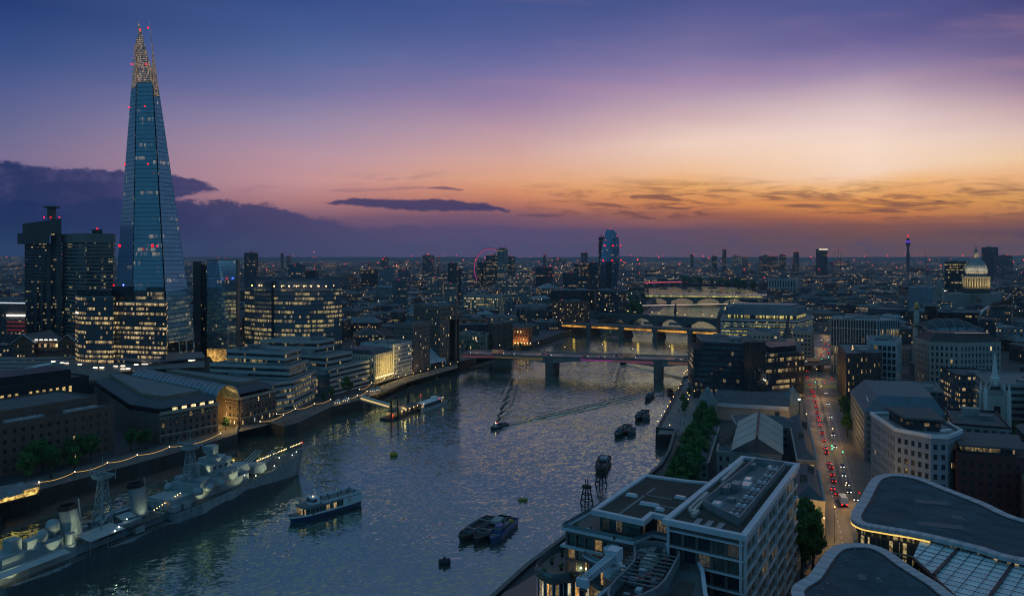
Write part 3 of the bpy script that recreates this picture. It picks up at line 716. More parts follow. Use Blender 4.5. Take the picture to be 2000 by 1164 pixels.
# ---------------------------------------------------------------- hospital tower and its wing
GUYC = mat('dark board concrete', (.075, .072, .07), .85, var=.3, streak=True)
GUYL = mat('grey board concrete', (.17, .165, .15), .85, var=.25, streak=True)
def guys():
 Y = 885
 r = root_for('hospital_tower', 'dark concrete tower with projecting top block and mushroom cap on its roof', 'tower', fac([(48, 880), (120, 880), (120, 915), (48, 915)]), 6)
 sh = facade('tower windows', (.03, .032, .036), (.05, .075, .09), (1, .75, .35), bay=2.2, floor=3.6, w=.8, h=.5, row=.25, cell=.5, single=.06, s=.6)
 for a, c, m, d in ((48, 91, sh, 0), (91, 99, GUYC, -2.5), (99, 110, sh, .5), (110, 120, GUYC, -3.)):
  MB().prism(fac([(a, Y + d), (c, Y + d), (c, 915), (a, 915)]), 6, 120 if c < 100 else 132).build('shaft', m, r)
 for a in (67, 79): MB().prism(fac([(a, Y - 2), (a + 5, Y - 2), (a + 5, Y), (a, Y)]), 6, 78).build('pier', GUYC, r)
 MB().prism(fac([(34, 876), (97, 872), (97, 912), (34, 910)]), 120, 131.5, True, True).build('lecture_block', GUYC, r)
 b = MB(); q = fac([(44, 882), (120, 880), (120, 912), (44, 910)]); zt = (142.5, 148.5, 148.5, 142.5)
 b.add([(x, y, 131.6) for x, y in q] + [(x, y, z) for (x, y), z in zip(q, zt)], [[0, 1, 5, 4], [1, 2, 6, 5], [2, 3, 7, 6], [3, 0, 4, 7], [4, 5, 6, 7], [3, 2, 1, 0]])
 b.build('upper_block', GUYC, r)
 c = (XD(101, 895), 895); MB().lathe(c[0], c[1], [(5, 148), (4.4, 160.5), (8.6, 161.3), (8.6, 163), (4, 163.4)], 14).build('roof_cap', mat('cap concrete', (.11, .1, .09), .8), r)
 for px in (86, 99, 116): MB().ball((XD(px, 881), 881, 149.6), .8).build('warning_light', RED, r)
 w = fac([(120, 890), (131, 884), (167, 858), (223, 876), (226, 910), (130, 922)])
 gm = facade('wing ribbon glazing', (.02, .022, .025), (.03, .045, .055), (1, .78, .3), bay=2.4, floor=4.2, w=.86, h=.9, row=.14, cell=.5, single=.05, s=1.1)
 r2 = banded('hospital_wing', 'grey concrete slab block with ribbon windows beside the dark mushroom-capped tower', 'tower', w, 6, 122, GUYL, gm, floor=4.2, hf=.5, proud=.9, plant=1)
 MB().prism(w, 122.1, 131, True, True).build('blank_storey', GUYL, r2)
 MB().prism(fac([(180, 885), (200, 885), (200, 900), (180, 900)]), 131, 136).build('plant_room', DARKM, r2)
 MB().ball((XD(190, 886), 886, 137), 1.).build('warning_light', RED, r2)
guys()

# ---------------------------------------------------------------- lit office blocks at the foot of the spire
def office(name, label, px, ztop, y, mk, steps=None, **k):
 return block(name, label, 'office', fac(px), 6, ztop, mk, ROOF[0], **k)
nb1 = office('office_building', 'yellow lit glass office with rounded corner left of the spire foot', [(147, 655), (153, 642), (168, 636), (222, 634), (226, 668), (150, 672)], 72, 0,
 facade('lit office glass', (.05, .055, .06), (.10, .13, .15), (1, .64, .22), bay=1.6, floor=3.9, w=.94, h=.56, row=.95, cell=.93, single=.08, s=1.3, metal=.35, seed=41.), plant=1)
MB().prism(fac([(150, 652), (218, 640), (222, 666), (153, 668)]), 72.5, 78).build('plant_screen', mat('dark glass screen', (.03, .04, .05), .25, .4), nb1)
nb2 = office('office_building', 'wide yellow lit glass office standing in front of the spire foot', [(215, 640), (325, 626), (328, 662), (222, 672)], 68, 0,
 facade('lit office glass wide', (.045, .05, .055), (.08, .11, .13), (1, .66, .25), bay=1.6, floor=3.9, w=.94, h=.54, row=.9, cell=.93, single=.1, s=1.3, metal=.35, seed=87.), plant=0)
MB().prism(fac([(219, 646), (262, 641), (262, 664), (224, 666)]), 68.5, 81).build('plant_screen', mat('dark glass screen', (.03, .04, .05), .25, .4), nb2)
for px, Y, z in ((222, 640, 82), (241, 641, 82)): MB().ball((XD(px, Y), Y, z), .7).build('warning_light', RED if px == 222 else glow('blue light', (.1, .15, 1), 8), nb2)
# slim residential tower with a reflecting blue front
sp = root_for('glass_tower', 'slim tower with pale concrete side and sky reflecting blue glass front', 'tower', fac([(377, 745), (404, 735), (463, 732), (468, 765), (385, 770)]), 6)
MB().prism(fac([(377, 748), (392, 742), (395, 770), (382, 772)]), 6, 100.5).build('side_wall', mat('tower side', (.13, .12, .11), .8, var=.2, streak=True), sp)
MB().prism(fac([(392, 743), (404, 737), (408, 768), (395, 770)]), 6, 98).build('recessed_bay', facade('dark bay', (.012, .013, .015), (.02, .025, .03), bay=1.5, floor=3.2, w=.8, h=.7, row=.03, cell=.3, single=.02, s=.8), sp)
MB().prism(fac([(404, 736), (461, 733), (466, 765), (408, 768)]), 18, 101.5).build('glass_front', facade('blue front', (.12, .17, .22), (.7, .9, 1.), bay=1.5, floor=3.2, w=.9, h=.94, row=.06, cell=.4, single=.015, s=.5, metal=.85, rough=.06), sp)
MB().prism(fac([(461, 733.5), (464, 733.5), (469, 765), (466, 765)]), 6, 102).build('fin', GUYL, sp)
MB().prism(fac([(404, 738), (461, 735), (466, 764), (408, 766)]), 6, 17.9).build('podium', litpane('podium', (1, .55, .14), .8, scale=.3), sp)
MB().prism(fac([(404, 734), (463, 731), (466, 765), (408, 768)]), 101.6, 102.4, True, True).build('roof', ROOF[1], sp)
# broad curved glass office
cg = [(478, 712), (497, 699), (530, 690), (576, 684), (605, 684), (632, 688), (652, 694), (668, 704), (664, 740), (490, 745)]
gm = facade('curved office glass', (.07, .08, .085), (.22, .27, .31), (1, .7, .22), bay=1.5, floor=4.0, w=.92, h=.6, row=.95, cell=.92, single=.03, s=.8, metal=.5, rough=.08, seed=12.)
co = block('office_building', 'broad curved glass office with rows of yellow lit floors and dark top', 'office', fac(cg), 6, 76, gm, ROOF[0], plant=2)
MB().prism(inset(ccw(fac(cg)), 1.2), 76.1, 85, False).build('glass_screen', facade('screen', (.09, .1, .11), (.2, .25, .3), bay=2.4, floor=9, w=.9, h=.96, row=0, single=0, metal=.5), co)
MB().prism(fac([(530, 688.6), (535, 688.4), (535, 692), (530, 692)]), 6, 84).build('stair_strip', DARKM, co)
for k in range(12):
 px = 492 + k * 14.5; Y = 686 if 530 < px < 640 else 700
 MB().ball((XD(px, Y - 4), Y - 4, 79.5), .55).build('roof_lamp', BULB, co)

# ---------------------------------------------------------------- gabled brick block with a lit arcade, long shed
def gabled():
 r = root_for('brick_block', 'red brick block with two gabled ends joined by a gallery under white lamps', 'building', fac([(25, 690), (150, 690), (150, 720), (25, 720)]), 6)
 bm = mat('orange brick', (.15, .075, .045), .85, var=.3)
 w = Windows(r, 60, 5)
 for a, c, peak in ((25, 68, 48), (114, 150, 136)):
  p, q = (XD(a, 690), 690), (XD(c, 690), 690)
  b = MB(); punched(b, w, p, q, 6, 29, 7, 5, .45, .5, .4, .25)
  m = ((p[0] + q[0]) / 2, 690)
  b.face((*p, 29.), (*q, 29.), (*m, 36.)); b.build('gable_wall', bm, r)
  b = MB(); b.face((p[0] - .6, 689, 28.9), (m[0], 689, 36.4), (m[0], 730, 36.4), (p[0] - .6, 730, 28.9)); b.face((m[0], 689, 36.4), (q[0] + .6, 689, 28.9), (q[0] + .6, 730, 28.9), (m[0], 730, 36.4))
  b.build('roof', ROOF[3], r)
  b = MB(); b.tube((p[0] - .6, 688.9, 29), (m[0], 688.9, 36.5), .3, n=4); b.tube((q[0] + .6, 688.9, 29), (m[0], 688.9, 36.5), .3, n=4); b.build('verge', WHITE, r)
 b = MB(); punched(b, w, (XD(68, 694), 694), (XD(114, 694), 694), 6, 30, 8, 4, .85, .5, .4, .1); b.build('gallery_wall', bm, r)
 MB().prism(fac([(68, 693), (114, 693), (114, 720), (68, 720)]), 30.1, 31).build('roof', ROOF[0], r)
 for k in range(5): MB().box(XD(71 + k * 9.3, 692), 692, 31.2, 2.4, .6, .5).build('strip_lamp', WBULB, r)
 w.close()
gabled()
sh = block('depot_shed', 'long dark shed with a white strip of light and red lit base at left edge', 'shed', fac([(-40, 800), (50, 790), (52, 840), (-40, 850)]), 6, 57, facade('shed wall', (.05, .05, .052), bay=5, floor=6, w=.5, h=.3, row=.2, single=.08, s=.6), ROOF[1])
MB().prism(fac([(-30, 797.), (49, 788.6), (49, 790), (-30, 799)]), 57.6, 58.6, True, True).build('strip_lamp', glow('strip white', (.8, .9, 1), .8), sh)
MB().prism(fac([(12, 793.), (49, 788.8), (49, 789.5), (12, 794)]), 45, 46, True, True).build('strip_lamp', WBULB, sh)
for z in (38, 34, 30): MB().prism(fac([(13, 793.), (49, 788.8), (49, 789.5), (13, 794)]), z, z + 1.2, True, True).build('red_louvre', glow('red strip', (1, .05, .05), .12), sh)

# ---------------------------------------------------------------- railway station roofs
def station():
 r = thing('railway_station', 'wide railway station with long curving platform canopies left of the stepped white offices', 'station', (XD(150, 620), 620, 6))
 SLAB = mat('viaduct brick', (.07, .06, .05), .85)
 q = [P(-40, 770, 12), P(-40, 700, 12), P(225, 693, 12), P(410, 696, 12), P(425, 720, 12), P(300, 745, 12), P(150, 752, 12), P(60, 790, 12)]
 MB().prism(q, 6, 12).build('viaduct', SLAB, r)
 FOOT.append((q, 140, (XD(150, 620), 620)))
 cm = mat('canopy sheet', (.13, .125, .12), .55, .2, var=.2)
 for k in range(8):
  pts = [(-30, 700 + k * 8.2), (60, 701 + k * 7.2), (150, 698 + k * 6.6), (235, 695 + k * 5.6), (330, 697 + k * 4.2), (400, 698.5 + k * 3.2)]
  if k > 5: pts = pts[:4]
  W = [Vector(P(a, c, 18)) for a, c in pts]
  rows = []
  for i, w in enumerate(W):
   e = (W[min(i + 1, len(W) - 1)] - W[max(i - 1, 0)]).normalized(); n = Vector((-e.y, e.x))
   rows.append([(*(w - n * 5.2), 17.6), (*(w - n * 1.6), 19.), (*(w + n * 1.6), 19.), (*(w + n * 5.2), 17.6)])
  b = MB(); b.sheet(rows); o = b.build('canopy', cm, r); o.modifiers.new('thickness', 'SOLIDIFY').thickness = .3
 MB().prism([P(215, 700, 22), P(228, 690, 22), P(395, 688, 22), P(400, 697, 22), P(300, 706, 22)], 21, 22.4, True, True).build('concourse_roof', mat('concourse roof', (.24, .2, .19), .6, var=.15), r)
 for k in range(15):
  a = (104, 130, 156, 186, 199, 226, 240, 250, 266, 281, 285, 372, 377, 240, 120)[k]; c = (706, 709, 711.5, 718, 717.5, 715, 714.5, 720, 712, 711, 711, 704, 703.5, 720.5, 708.5)[k]
  x, y = P(a, c, 19.5); MB().box(x, y, 19.3, 3, .8, .5).build('strip_lamp', glow('station lamp', (1, .78, .5), 6), r)
station()
# pale curved canopy at the left edge
c = thing('curved_canopy', 'pale curved entrance canopy at the left edge before the station', 'canopy', (*P(40, 722, 30), 6))
W = [Vector((*P(a, y, z), z)) for a, y, z in ((-40, 742, 29), (20, 729, 31), (58, 719, 32), (96, 713, 32.5))]
b = MB(); b.sheet([[w + Vector((0, 0, 0)), w + Vector((1., 5, .9)), w + Vector((2, 10, 0))] for w in W]); b.build('roof', mat('canopy white', (.5, .52, .55), .5), c).modifiers.new('thickness', 'SOLIDIFY').thickness = .5
for w in W: MB().tube((w.x + 1, w.y + 5, 6), (w.x + 1, w.y + 5, w.z), .35).build('column', METAL, c)

# ---------------------------------------------------------------- brown brick office at the lower left and the dark one behind
d = Vector((28, 47)).normalized(); n_ = Vector((-d.y, d.x))
a0 = Vector((-204, 398)); a1 = a0 - d * 112
pl = [tuple(a1), tuple(a0), tuple(a0 + n_ * 46), tuple(a1 + n_ * 46)]
bo = grid_building('brick_office', 'long brown brick office with paired small windows behind the promenade trees', 'office', pl, 6, 29, BRICK, bay=4.2, floor=4.4, wf=.36, hf=.42, lit=.035, faces=[0, 1], rm=ROOF[0], plant=0, depth=.3)
q = inset(ccw(pl), 5.5); MB().prism(q, 29.05, 34, False).build('attic_wall', BRICK, bo)
b = MB(); b.face(*[(x, y, 33.9) for x, y in q]); b.build('attic_roof', ROOF[0], bo); MB().ring(q, .4, 34, 34.8).build('attic_parapet', BRICK, bo)
for t, l in ((.62, 17), (.86, 16)):
 c = a1 + (a0 - a1) * t + n_ * 2.8; MB().prism(rect(c.x, c.y, l, 3.2, math.atan2(d.y, d.x)), 29.3, 30.6).build('skylight', mat('pale skylight', (.35, .38, .4), .3), bo)
b0 = Vector((-256, 470)); b1 = b0 - d * 90
pl2 = [tuple(b1), tuple(b0), tuple(b0 + n_ * 40), tuple(b1 + n_ * 40)]
def pk(i, k): return LITS[1] if k == 2 and 4 <= i <= 20 and i != 13 else None
do = grid_building('dark_office', 'black office with a single row of yellow lit windows behind the brown brick one', 'office', pl2, 6, 33, mat('black cladding', (.016, .016, .017), .6, var=.3), bay=4., floor=8.5, wf=.5, hf=.4, lit=.02, faces=[0, 1], rm=ROOF[0], plant=1, pick=pk)
q = inset(ccw(pl2), 7); MB().prism(q, 33.05, 38).build('attic', DARKM, do)

# ---------------------------------------------------------------- warehouses round a glass vault
GB = mat('warehouse brick', (.12, .09, .07), .85, var=.3, fine=3.)
STONE = mat('warehouse stone', (.32, .29, .23), .8, var=.2)
def warehouse(label, pts, nfront, zc=22.5, zr=28, lit=.1, attic=True, seed=2):
 """pts ccw; the first nfront edges are the visible fronts"""
 r = root_for('warehouse', label, 'warehouse', pts, 6); w = Windows(r, 100, seed); rr = random.Random(seed)
 n = len(pts)
 for i in range(n):
  p, q = Vector(pts[i]), Vector(pts[(i + 1) % n]); e = q - p; L = e.length; e = e / L; nn = Vector((e.y, -e.x)); ang = math.atan2(e.y, e.x)
  b = MB()
  if i < nfront:
   nx = max(2, round(L / 3.6))
   punched(b, w, p, q, 6, zc, nx, 4, .42, .58, .45, lit, rr=rr)
   b.build('wall', GB, r)
   for z, h, pr in ((10.3, .55, .35), (zc - .9, 1.5, .7)):
    b = MB(); b.prism([tuple(p + nn * .02), tuple(q + nn * .02), tuple(q + nn * pr), tuple(p + nn * pr)][::-1], z, z + h, True, True); b.build('cornice' if z > 15 else 'string_course', STONE, r)
   bw = (L - L * .04) / nx
   for j in range(nx):                      # stone arches over the top windows
    c = p + e * (L * .02 + bw * (j + .5)) + nn * .2; b = MB(); R0 = bw * .36
    arc = [(c + e * math.cos(math.pi * t / 8) * R0, 18.9 + math.sin(math.pi * t / 8) * R0) for t in range(9)]
    arc2 = [(c + e * math.cos(math.pi * t / 8) * (R0 - .5), 18.9 + math.sin(math.pi * t / 8) * (R0 - .5)) for t in range(9)]
    for t in range(8): b.face((*arc[t][0], arc[t][1]), (*arc[t + 1][0], arc[t + 1][1]), (*arc2[t + 1][0], arc2[t + 1][1]), (*arc2[t][0], arc2[t][1]))
    o = b.build('arch', STONE, r); o.modifiers.new('thickness', 'SOLIDIFY').thickness = .25
  else:
   b.face((*p, 6), (*q, 6), (*q, zc), (*p, zc)); b.build('wall', GB, r)
 pp = ccw(pts); i1 = inset(pp, 1.2); i2 = inset(pp, 5.)
 if attic:
  MB().prism(i1, zc + .1, zc + 2.3, False).build('attic_wall', DARKM, r)
  for i in range(nfront):
   p, q = Vector(i1[i]), Vector(i1[(i + 1) % n]); L = (q - p).length; k = max(1, int(L / 4.4)); e = (q - p) / L; nn = Vector((e.y, -e.x))
   for j in range(k):
    if rr.random() < .78 or i > 0:
     c = p + e * L * (j + .5) / k + nn * .06; me = MB(); dx = e * 1.5
     me.face((*(c - dx), zc + .5), (*(c + dx), zc + .5), (*(c + dx), zc + 1.9), (*(c - dx), zc + 1.9)); me.build('attic_window', LITS[2] if rr.random() < .7 else LITS[1], r)
 b = MB(); b.frustum(inset(pp, .6), zc + 2.3, i2, zr); b.build('roof', ROOF[3], r)
 q = inset(pp, 7); MB().prism(q, zr + .02, zr + 2.2, False).build('roof_wall', mat('buff render', (.2, .17, .12), .85), r); b = MB(); b.face(*[(x, y, zr + 1.6) for x, y in q]); b.build('roof_deck', ROOF[1], r)
 return w.close() or r
east = [(-209, 424), (-187, 412), (-179.5, 421), (-166.5, 440), (-178, 452), (-252, 512), (-270, 502)]
warehouse('brown brick warehouse with arched windows and lit attic left of the glass vault', east[1:] + east[:1], 3)
w1 = D.objects['warehouse']
west = [(-159.5, 456), (-147, 484), (-160, 492), (-228, 532), (-240, 516), (-172, 464)]
warehouse('brown brick warehouse with floodlit arcade right of the glass vault', west[-1:] + west[:-1], 2, lit=.25, attic=False, seed=8)
# barrel vault
v = thing('glass_vault', 'curved glass barrel roof between two brown brick warehouses', 'roof', (-164, 446, 20))
VG = mat('vault glass', (.17, .22, .25), .25, .3, var=.2, spec=.6)
A, Bv = Vector((-163.5, 446)), Vector((-244, 513)); e = (Bv - A).normalized(); nn = Vector((-e.y, e.x)); L = (Bv - A).length
def arc(c, R0, h, k=14): return [Vector((*(c + nn * R0 * math.cos(math.pi * i / k)), 22.5 + h * math.sin(math.pi * i / k))) for i in range(k + 1)]
b = MB(); b.smooth = True; b.sheet([arc(A + e * L * t / 20, 7.4 if t < 17 else 7.4 + (t - 17) * .6, 9.2) for t in range(21)]); b.build('glazing', VG, v)
for t in range(0, 21, 1):
 p = arc(A + e * L * t / 20, 7.55 if t < 17 else 7.55 + (t - 17) * .6, 9.35); b = MB()
 for i in range(len(p) - 1): b.tube(p[i], p[i + 1], .45 if t == 0 else .16, n=4)
 b.build('rib', METAL, v)
for s_ in (-1, 1):
 p = A + nn * 7.5 * s_; MB().tube((*p, 6), (*p, 22.6), .5).build('column', DARKM, v)
lamp('POINT', 'arcade_lamp', (-160.5, 446, 13), (1, .62, .2), 8500, .8)
lamp('POINT', 'arcade_lamp', (-172, 456, 12), (1, .6, .18), 8500, .8)
lamp('POINT', 'arcade_lamp', (-186, 467, 12), (1, .6, .18), 6000, .8)

# ---------------------------------------------------------------- stepped white offices
WS = mat('white band', (.36, .35, .32), .6, var=.12, streak=True)
def gbands(nm, row, seed, s=.8): return facade(nm, (.05, .05, .05), (.03, .045, .05), (1, .7, .25), bay=1.7, floor=3.8, w=.9, h=1., row=row, cell=.7, single=.05, s=s, seed=seed)
co1 = banded('stepped_office', 'white stepped office of ribbon windows beside the right brick warehouse', 'office', [(-212, 515), (-160, 498), (-151, 495), (-141.5, 505), (-138, 548), (-198, 566)], 6, 24.5, WS, gbands('band glass lit', .55, 3.), proud=.6, plant=0)
banded('', '', '', [(-204, 524), (-146, 509), (-142, 541), (-192, 560)], 24.9, 32.8, WS, gbands('band glass b', .12, 9.), root=co1, plant=1)
banded('', '', '', [(-196, 532), (-151, 517), (-147, 543), (-188, 558)], 33.2, 41, WS, gbands('band glass c', .05, 4.), root=co1, plant=3)
MB().prism([(-190, 520), (-176, 516), (-173, 524), (-187, 528)], 25.8, 28).build('skylight', METAL, co1)
co2 = banded('stepped_office', 'white stepped office of ribbon windows left of the yellow floodlit front', 'office', [(-130, 556), (-110.5, 603), (-150, 620), (-176, 575)], 6, 24.5, WS, gbands('band glass d', .06, 14.), proud=.6, plant=1)
banded('', '', '', [(-134, 560), (-121, 589), (-155, 606), (-174, 576)], 24.9, 33, WS, gbands('band glass e', .08, 19.), root=co2, plant=1)
banded('', '', '', [(-190, 585), (-144, 576), (-136, 596), (-175, 615)], 33.3, 42, WS, gbands('band glass f', .06, 23.), root=co2, plant=2)
at = thing('glass_atrium', 'tall sloping glass atrium between the two white stepped offices', 'atrium', (-140, 552, 6))
b = MB(); f1 = [(-137.5, 549), (-130.5, 555)]; bk = [(-184, 580), (-190, 566)]
b.add([(*f1[0], 6), (*f1[1], 6), (*f1[1], 22), (*f1[0], 22), (*bk[0], 6), (*bk[1], 6), (*bk[0], 41), (*bk[1], 41)], [[0, 1, 2, 3], [1, 4, 6, 2], [5, 0, 3, 7], [3, 2, 6, 7]])
b.build('glazing', facade('atrium glass', (.12, .14, .13), (.06, .09, .1), (1, .7, .28), bay=2.2, floor=2.6, w=.92, h=.92, row=.12, cell=.4, single=.04, s=.6, metal=.3), at)
b = MB()
for k in range(9):
 t = k / 8; p, q = lerp((*f1[0], 22.15), (*bk[1], 41.15), t), lerp((*f1[1], 22.15), (*bk[0], 41.15), t); b.tube(p, q, .2, n=4)
for t in (0, .5, 1):
 p, q = lerp((*f1[0], 22.15), (*f1[1], 22.15), t), lerp((*bk[1], 41.15), (*bk[0], 41.15), t); b.tube(p, q, .2, n=4)
b.build('roof_frame', METAL, at)

# ---------------------------------------------------------------- floodlit front and its neighbours
fl = grid_building('floodlit_building', 'pale stone front floodlit yellow from below with steep dark roof on the left bank', 'building', [(-107, 605), (-97, 632), (-128, 644), (-138, 617)], 6, 28, mat('floodlit stone', (.42, .38, .28), .8, var=.15), bay=2.9, floor=4.2, wf=.42, hf=.6, lit=.12, faces=[0, 3], rm=ROOF[3], plant=0, depth=.5)
b = MB(); b.frustum(ccw([(-108, 606), (-98.5, 632), (-128, 643), (-137.5, 617)]), 29, ccw([(-112, 608), (-104, 630), (-124, 638), (-132, 616)]), 32.5); b.build('hipped_roof', ROOF[3], fl)
e = Vector((10, 27)).normalized(); nn = Vector((e.y, -e.x))
for k in range(9):
 c = Vector((-107, 605)) + e * (2 + k * 3.1) + nn * .25
 MB().prism(rect(c.x, c.y, .5, .9, math.atan2(e.y, e.x) + math.pi / 2), 12, 27).build('pilaster', mat('floodlit stone', ()), fl)
 c2 = c + nn * 1.; MB().ball((c2.x, c2.y, 11.), .4).build('floodlight', glow('flood', (1, .74, .3), 9), fl)
 lamp('SPOT', 'flood_beam', (c2.x + nn.x * 2.4, c2.y + nn.y * 2.4, 8), (1, .72, .24), 32000, .6, (c2.x - nn.x * .9, c2.y - nn.y * .9, 20), 110, .9)
eh = grid_building('white_block', 'white block with balconied bays between the floodlit front and granite tower', 'building', [(-96.3, 633.5), (-85, 661), (-112, 674), (-126, 646)], 6, 33, mat('white render', (.42, .42, .4), .7, var=.12, streak=True), bay=3.2, floor=3.6, wf=.7, hf=.5, lit=.14, faces=[0, 3], rm=ROOF[1], plant=2)
for k in range(8):
 lamp('POINT', 'walk_lamp', (-106 + 3.2 * k + 4.5, 606 + k * 8.2 - 1.5, 9.5), (1, .66, .2), 900, .3)
GR = mat('granite', (.15, .125, .105), .7, var=.2)
gpane = litpane('granite pane', (0, 0, 0), 0., base=(.05, .06, .065))
gt1 = grid_building('granite_tower', 'shorter brown granite tower with small square windows on the left bank', 'tower', [(-84, 664), (-73, 692), (-90, 700), (-101, 672)], 6, 47, GR, bay=2.4, floor=3.7, wf=.5, hf=.5, lit=.12, rm=ROOF[1], plant=1, pane=gpane)
gt2 = root_for('granite_tower', 'taller brown granite tower with a corner cut away beside the bridge', 'tower', [(-93.5, 738), (-65.5, 712), (-50.6, 745), (-80, 770)], 6)
w = Windows(gt2, 100, 4)
def wall(p, q, z0, z1, nx, nz, lit, **k):
 b = MB(); punched(b, w, p, q, z0, z1, nx, nz, .55, .52, .3, lit, pane=gpane, **k); b.build('wall', GR, gt2)
wall((-93.5, 738), (-65.5, 712), 6, 59, 15, 14, .08)
wall((-65.5, 712), (-58.5, 727.5), 6, 46, 7, 11, .12); wall((-65.5, 712), (-50.6, 745), 46, 59, 14, 3, .1)
wall((-58.5, 727.5), (-74, 744), 6, 46, 6, 11, .02); wall((-74, 744), (-62, 757), 6, 46, 6, 11, .02)
b = MB(); b.face((-58.5, 727.5, 46), (-74, 744, 46), (-62, 757, 46), (-50.6, 745, 46)); b.face((-50.6, 745, 6), (-80, 770, 6), (-80, 770, 59), (-50.6, 745, 59)); b.face((-80, 770, 6), (-93.5, 738, 6), (-93.5, 738, 59), (-80, 770, 59)); b.build('wall', GR, gt2)
MB().tube((-54, 743, 6), (-54, 743, 46), 1.1).build('corner_column', GR, gt2)
flat_roof(gt2, [(-93.5, 738), (-65.5, 712), (-50.6, 745), (-80, 770)], 59, ROOF[1], 1., GR, 2); w.close()
cp = thing('glass_canopy', 'white glazed lean-to canopy between the two granite towers', 'canopy', (-72, 700, 6))
b = MB(); b.face((-73, 693, 10), (-60, 713, 10), (-75, 722, 21), (-86, 708, 21)); b.build('roof', mat('canopy glass', (.45, .5, .52), .3), cp).modifiers.new('thickness', 'SOLIDIFY').thickness = .3
for p in ((-73.2, 694), (-61, 713)): MB().tube((*p, 6), (*p, 10), .3).build('column', WHITE, cp)
for k in range(9):
 t = k / 8; MB().tube(lerp((-73, 693, 10.2), (-60, 713, 10.2), t), lerp((-86, 708, 21.2), (-75, 722, 21.2), t), .18, n=4).build('glazing_bar', METAL, cp)

# ---------------------------------------------------------------- left bank between the bridges
def gpx(label, name, cat, pts, ztop, wm, **k): return grid_building(name, label, cat, [(XD(a, y), y) for a, y in pts], 6, ztop, wm, **k)
gpx('buff classical hall lit yellow at street level beyond the granite tower', 'stone_hall', 'building', [(895, 842), (949, 812), (962, 838), (910, 872)], 22, mat('buff stone', (.3, .27, .2), .8), bay=4.5, floor=5, wf=.4, hf=.6, lit=.3, cap=40)
gpx('plain brown panelled block with few windows beside the first bridge', 'brown_block', 'building', [(955, 830), (962, 818), (1001, 846), (994, 872)], 34, mat('brown panel', (.11, .085, .065), .85, streak=True), bay=2.2, floor=12, wf=.3, hf=.85, lit=.0, cap=40)
pub = gpx('small riverside pub with orange floodlit brick front', 'pub', 'pub', [(1002, 872), (1032, 874), (1040, 900), (1006, 905)], 24, mat('pub brick', (.24, .11, .05), .85), bay=3.4, floor=4, wf=.42, hf=.55, lit=.55, rm=ROOF[4], plant=0, cap=40)
MB().prism([(XD(1003, 866), 866), (XD(1041, 868), 868), (XD(1042, 874), 874), (XD(1003, 872), 872)], 4, 6.3, True, True).build('terrace', mat('timber deck', (.06, .045, .03), .8), pub)
for k in range(6): lamp('POINT', 'pub_lamp', (XD(1006 + k * 6, 868), 868, 9), (1, .45, .1), 1800, .3); MB().ball((XD(1006 + k * 6, 869), 869, 8.4), .5).build('lamp', BULB, pub)
gpx('red brick apartment block with lit windows and ornate roof above the rail bridge', 'brick_flats', 'apartments', [(1078, 1090), (1118, 1062), (1152, 1085), (1110, 1120)], 42, mat('red brick', (.2, .08, .05), .85), bay=3.6, floor=3.4, wf=.5, hf=.5, lit=.3, rm=ROOF[4], cap=80)
gpx('pale lit block with two rows of yellow windows in the left middle distance', 'lit_block', 'building', [(905, 1290), (975, 1250), (985, 1300), (915, 1340)], 40, mat('lit stone', (.28, .26, .2), .8), bay=4.2, floor=5, wf=.55, hf=.55, lit=.65, cap=60)
gpx('arcaded hall with tall dark arched bays in the left middle distance', 'arcaded_hall', 'hall', [(1006, 1150), (1064, 1150), (1066, 1190), (1006, 1190)], 31, mat('arcade stone', (.2, .19, .18), .8), bay=7, floor=18, wf=.66, hf=.8, lit=.0, cap=20)
gpx('long dark museum-like brick block behind the red brick flats', 'long_block', 'building', [(1075, 1330), (1160, 1330), (1165, 1380), (1078, 1380)], 46, mat('dark brick long', (.05, .038, .035), .85), bay=5, floor=7, wf=.3, hf=.5, lit=.05, cap=30)
gpx('dark ribbed office with glazed gables on the far left bank', 'ribbed_office', 'office', [(1165, 1290), (1208, 1265), (1226, 1290), (1180, 1330)], 48, mat('dark steel', (.05, .052, .055), .6), bay=3, floor=3.6, wf=.7, hf=.6, lit=.12, cap=80)
gpx('low brick block with a row of orange windows behind the granite tower', 'brick_block', 'building', [(897, 960), (945, 950), (950, 985), (900, 995)], 27, mat('orange brick 2', (.19, .09, .05), .85), bay=3.4, floor=3.8, wf=.5, hf=.5, lit=.5, cap=40, rm=ROOF[4])
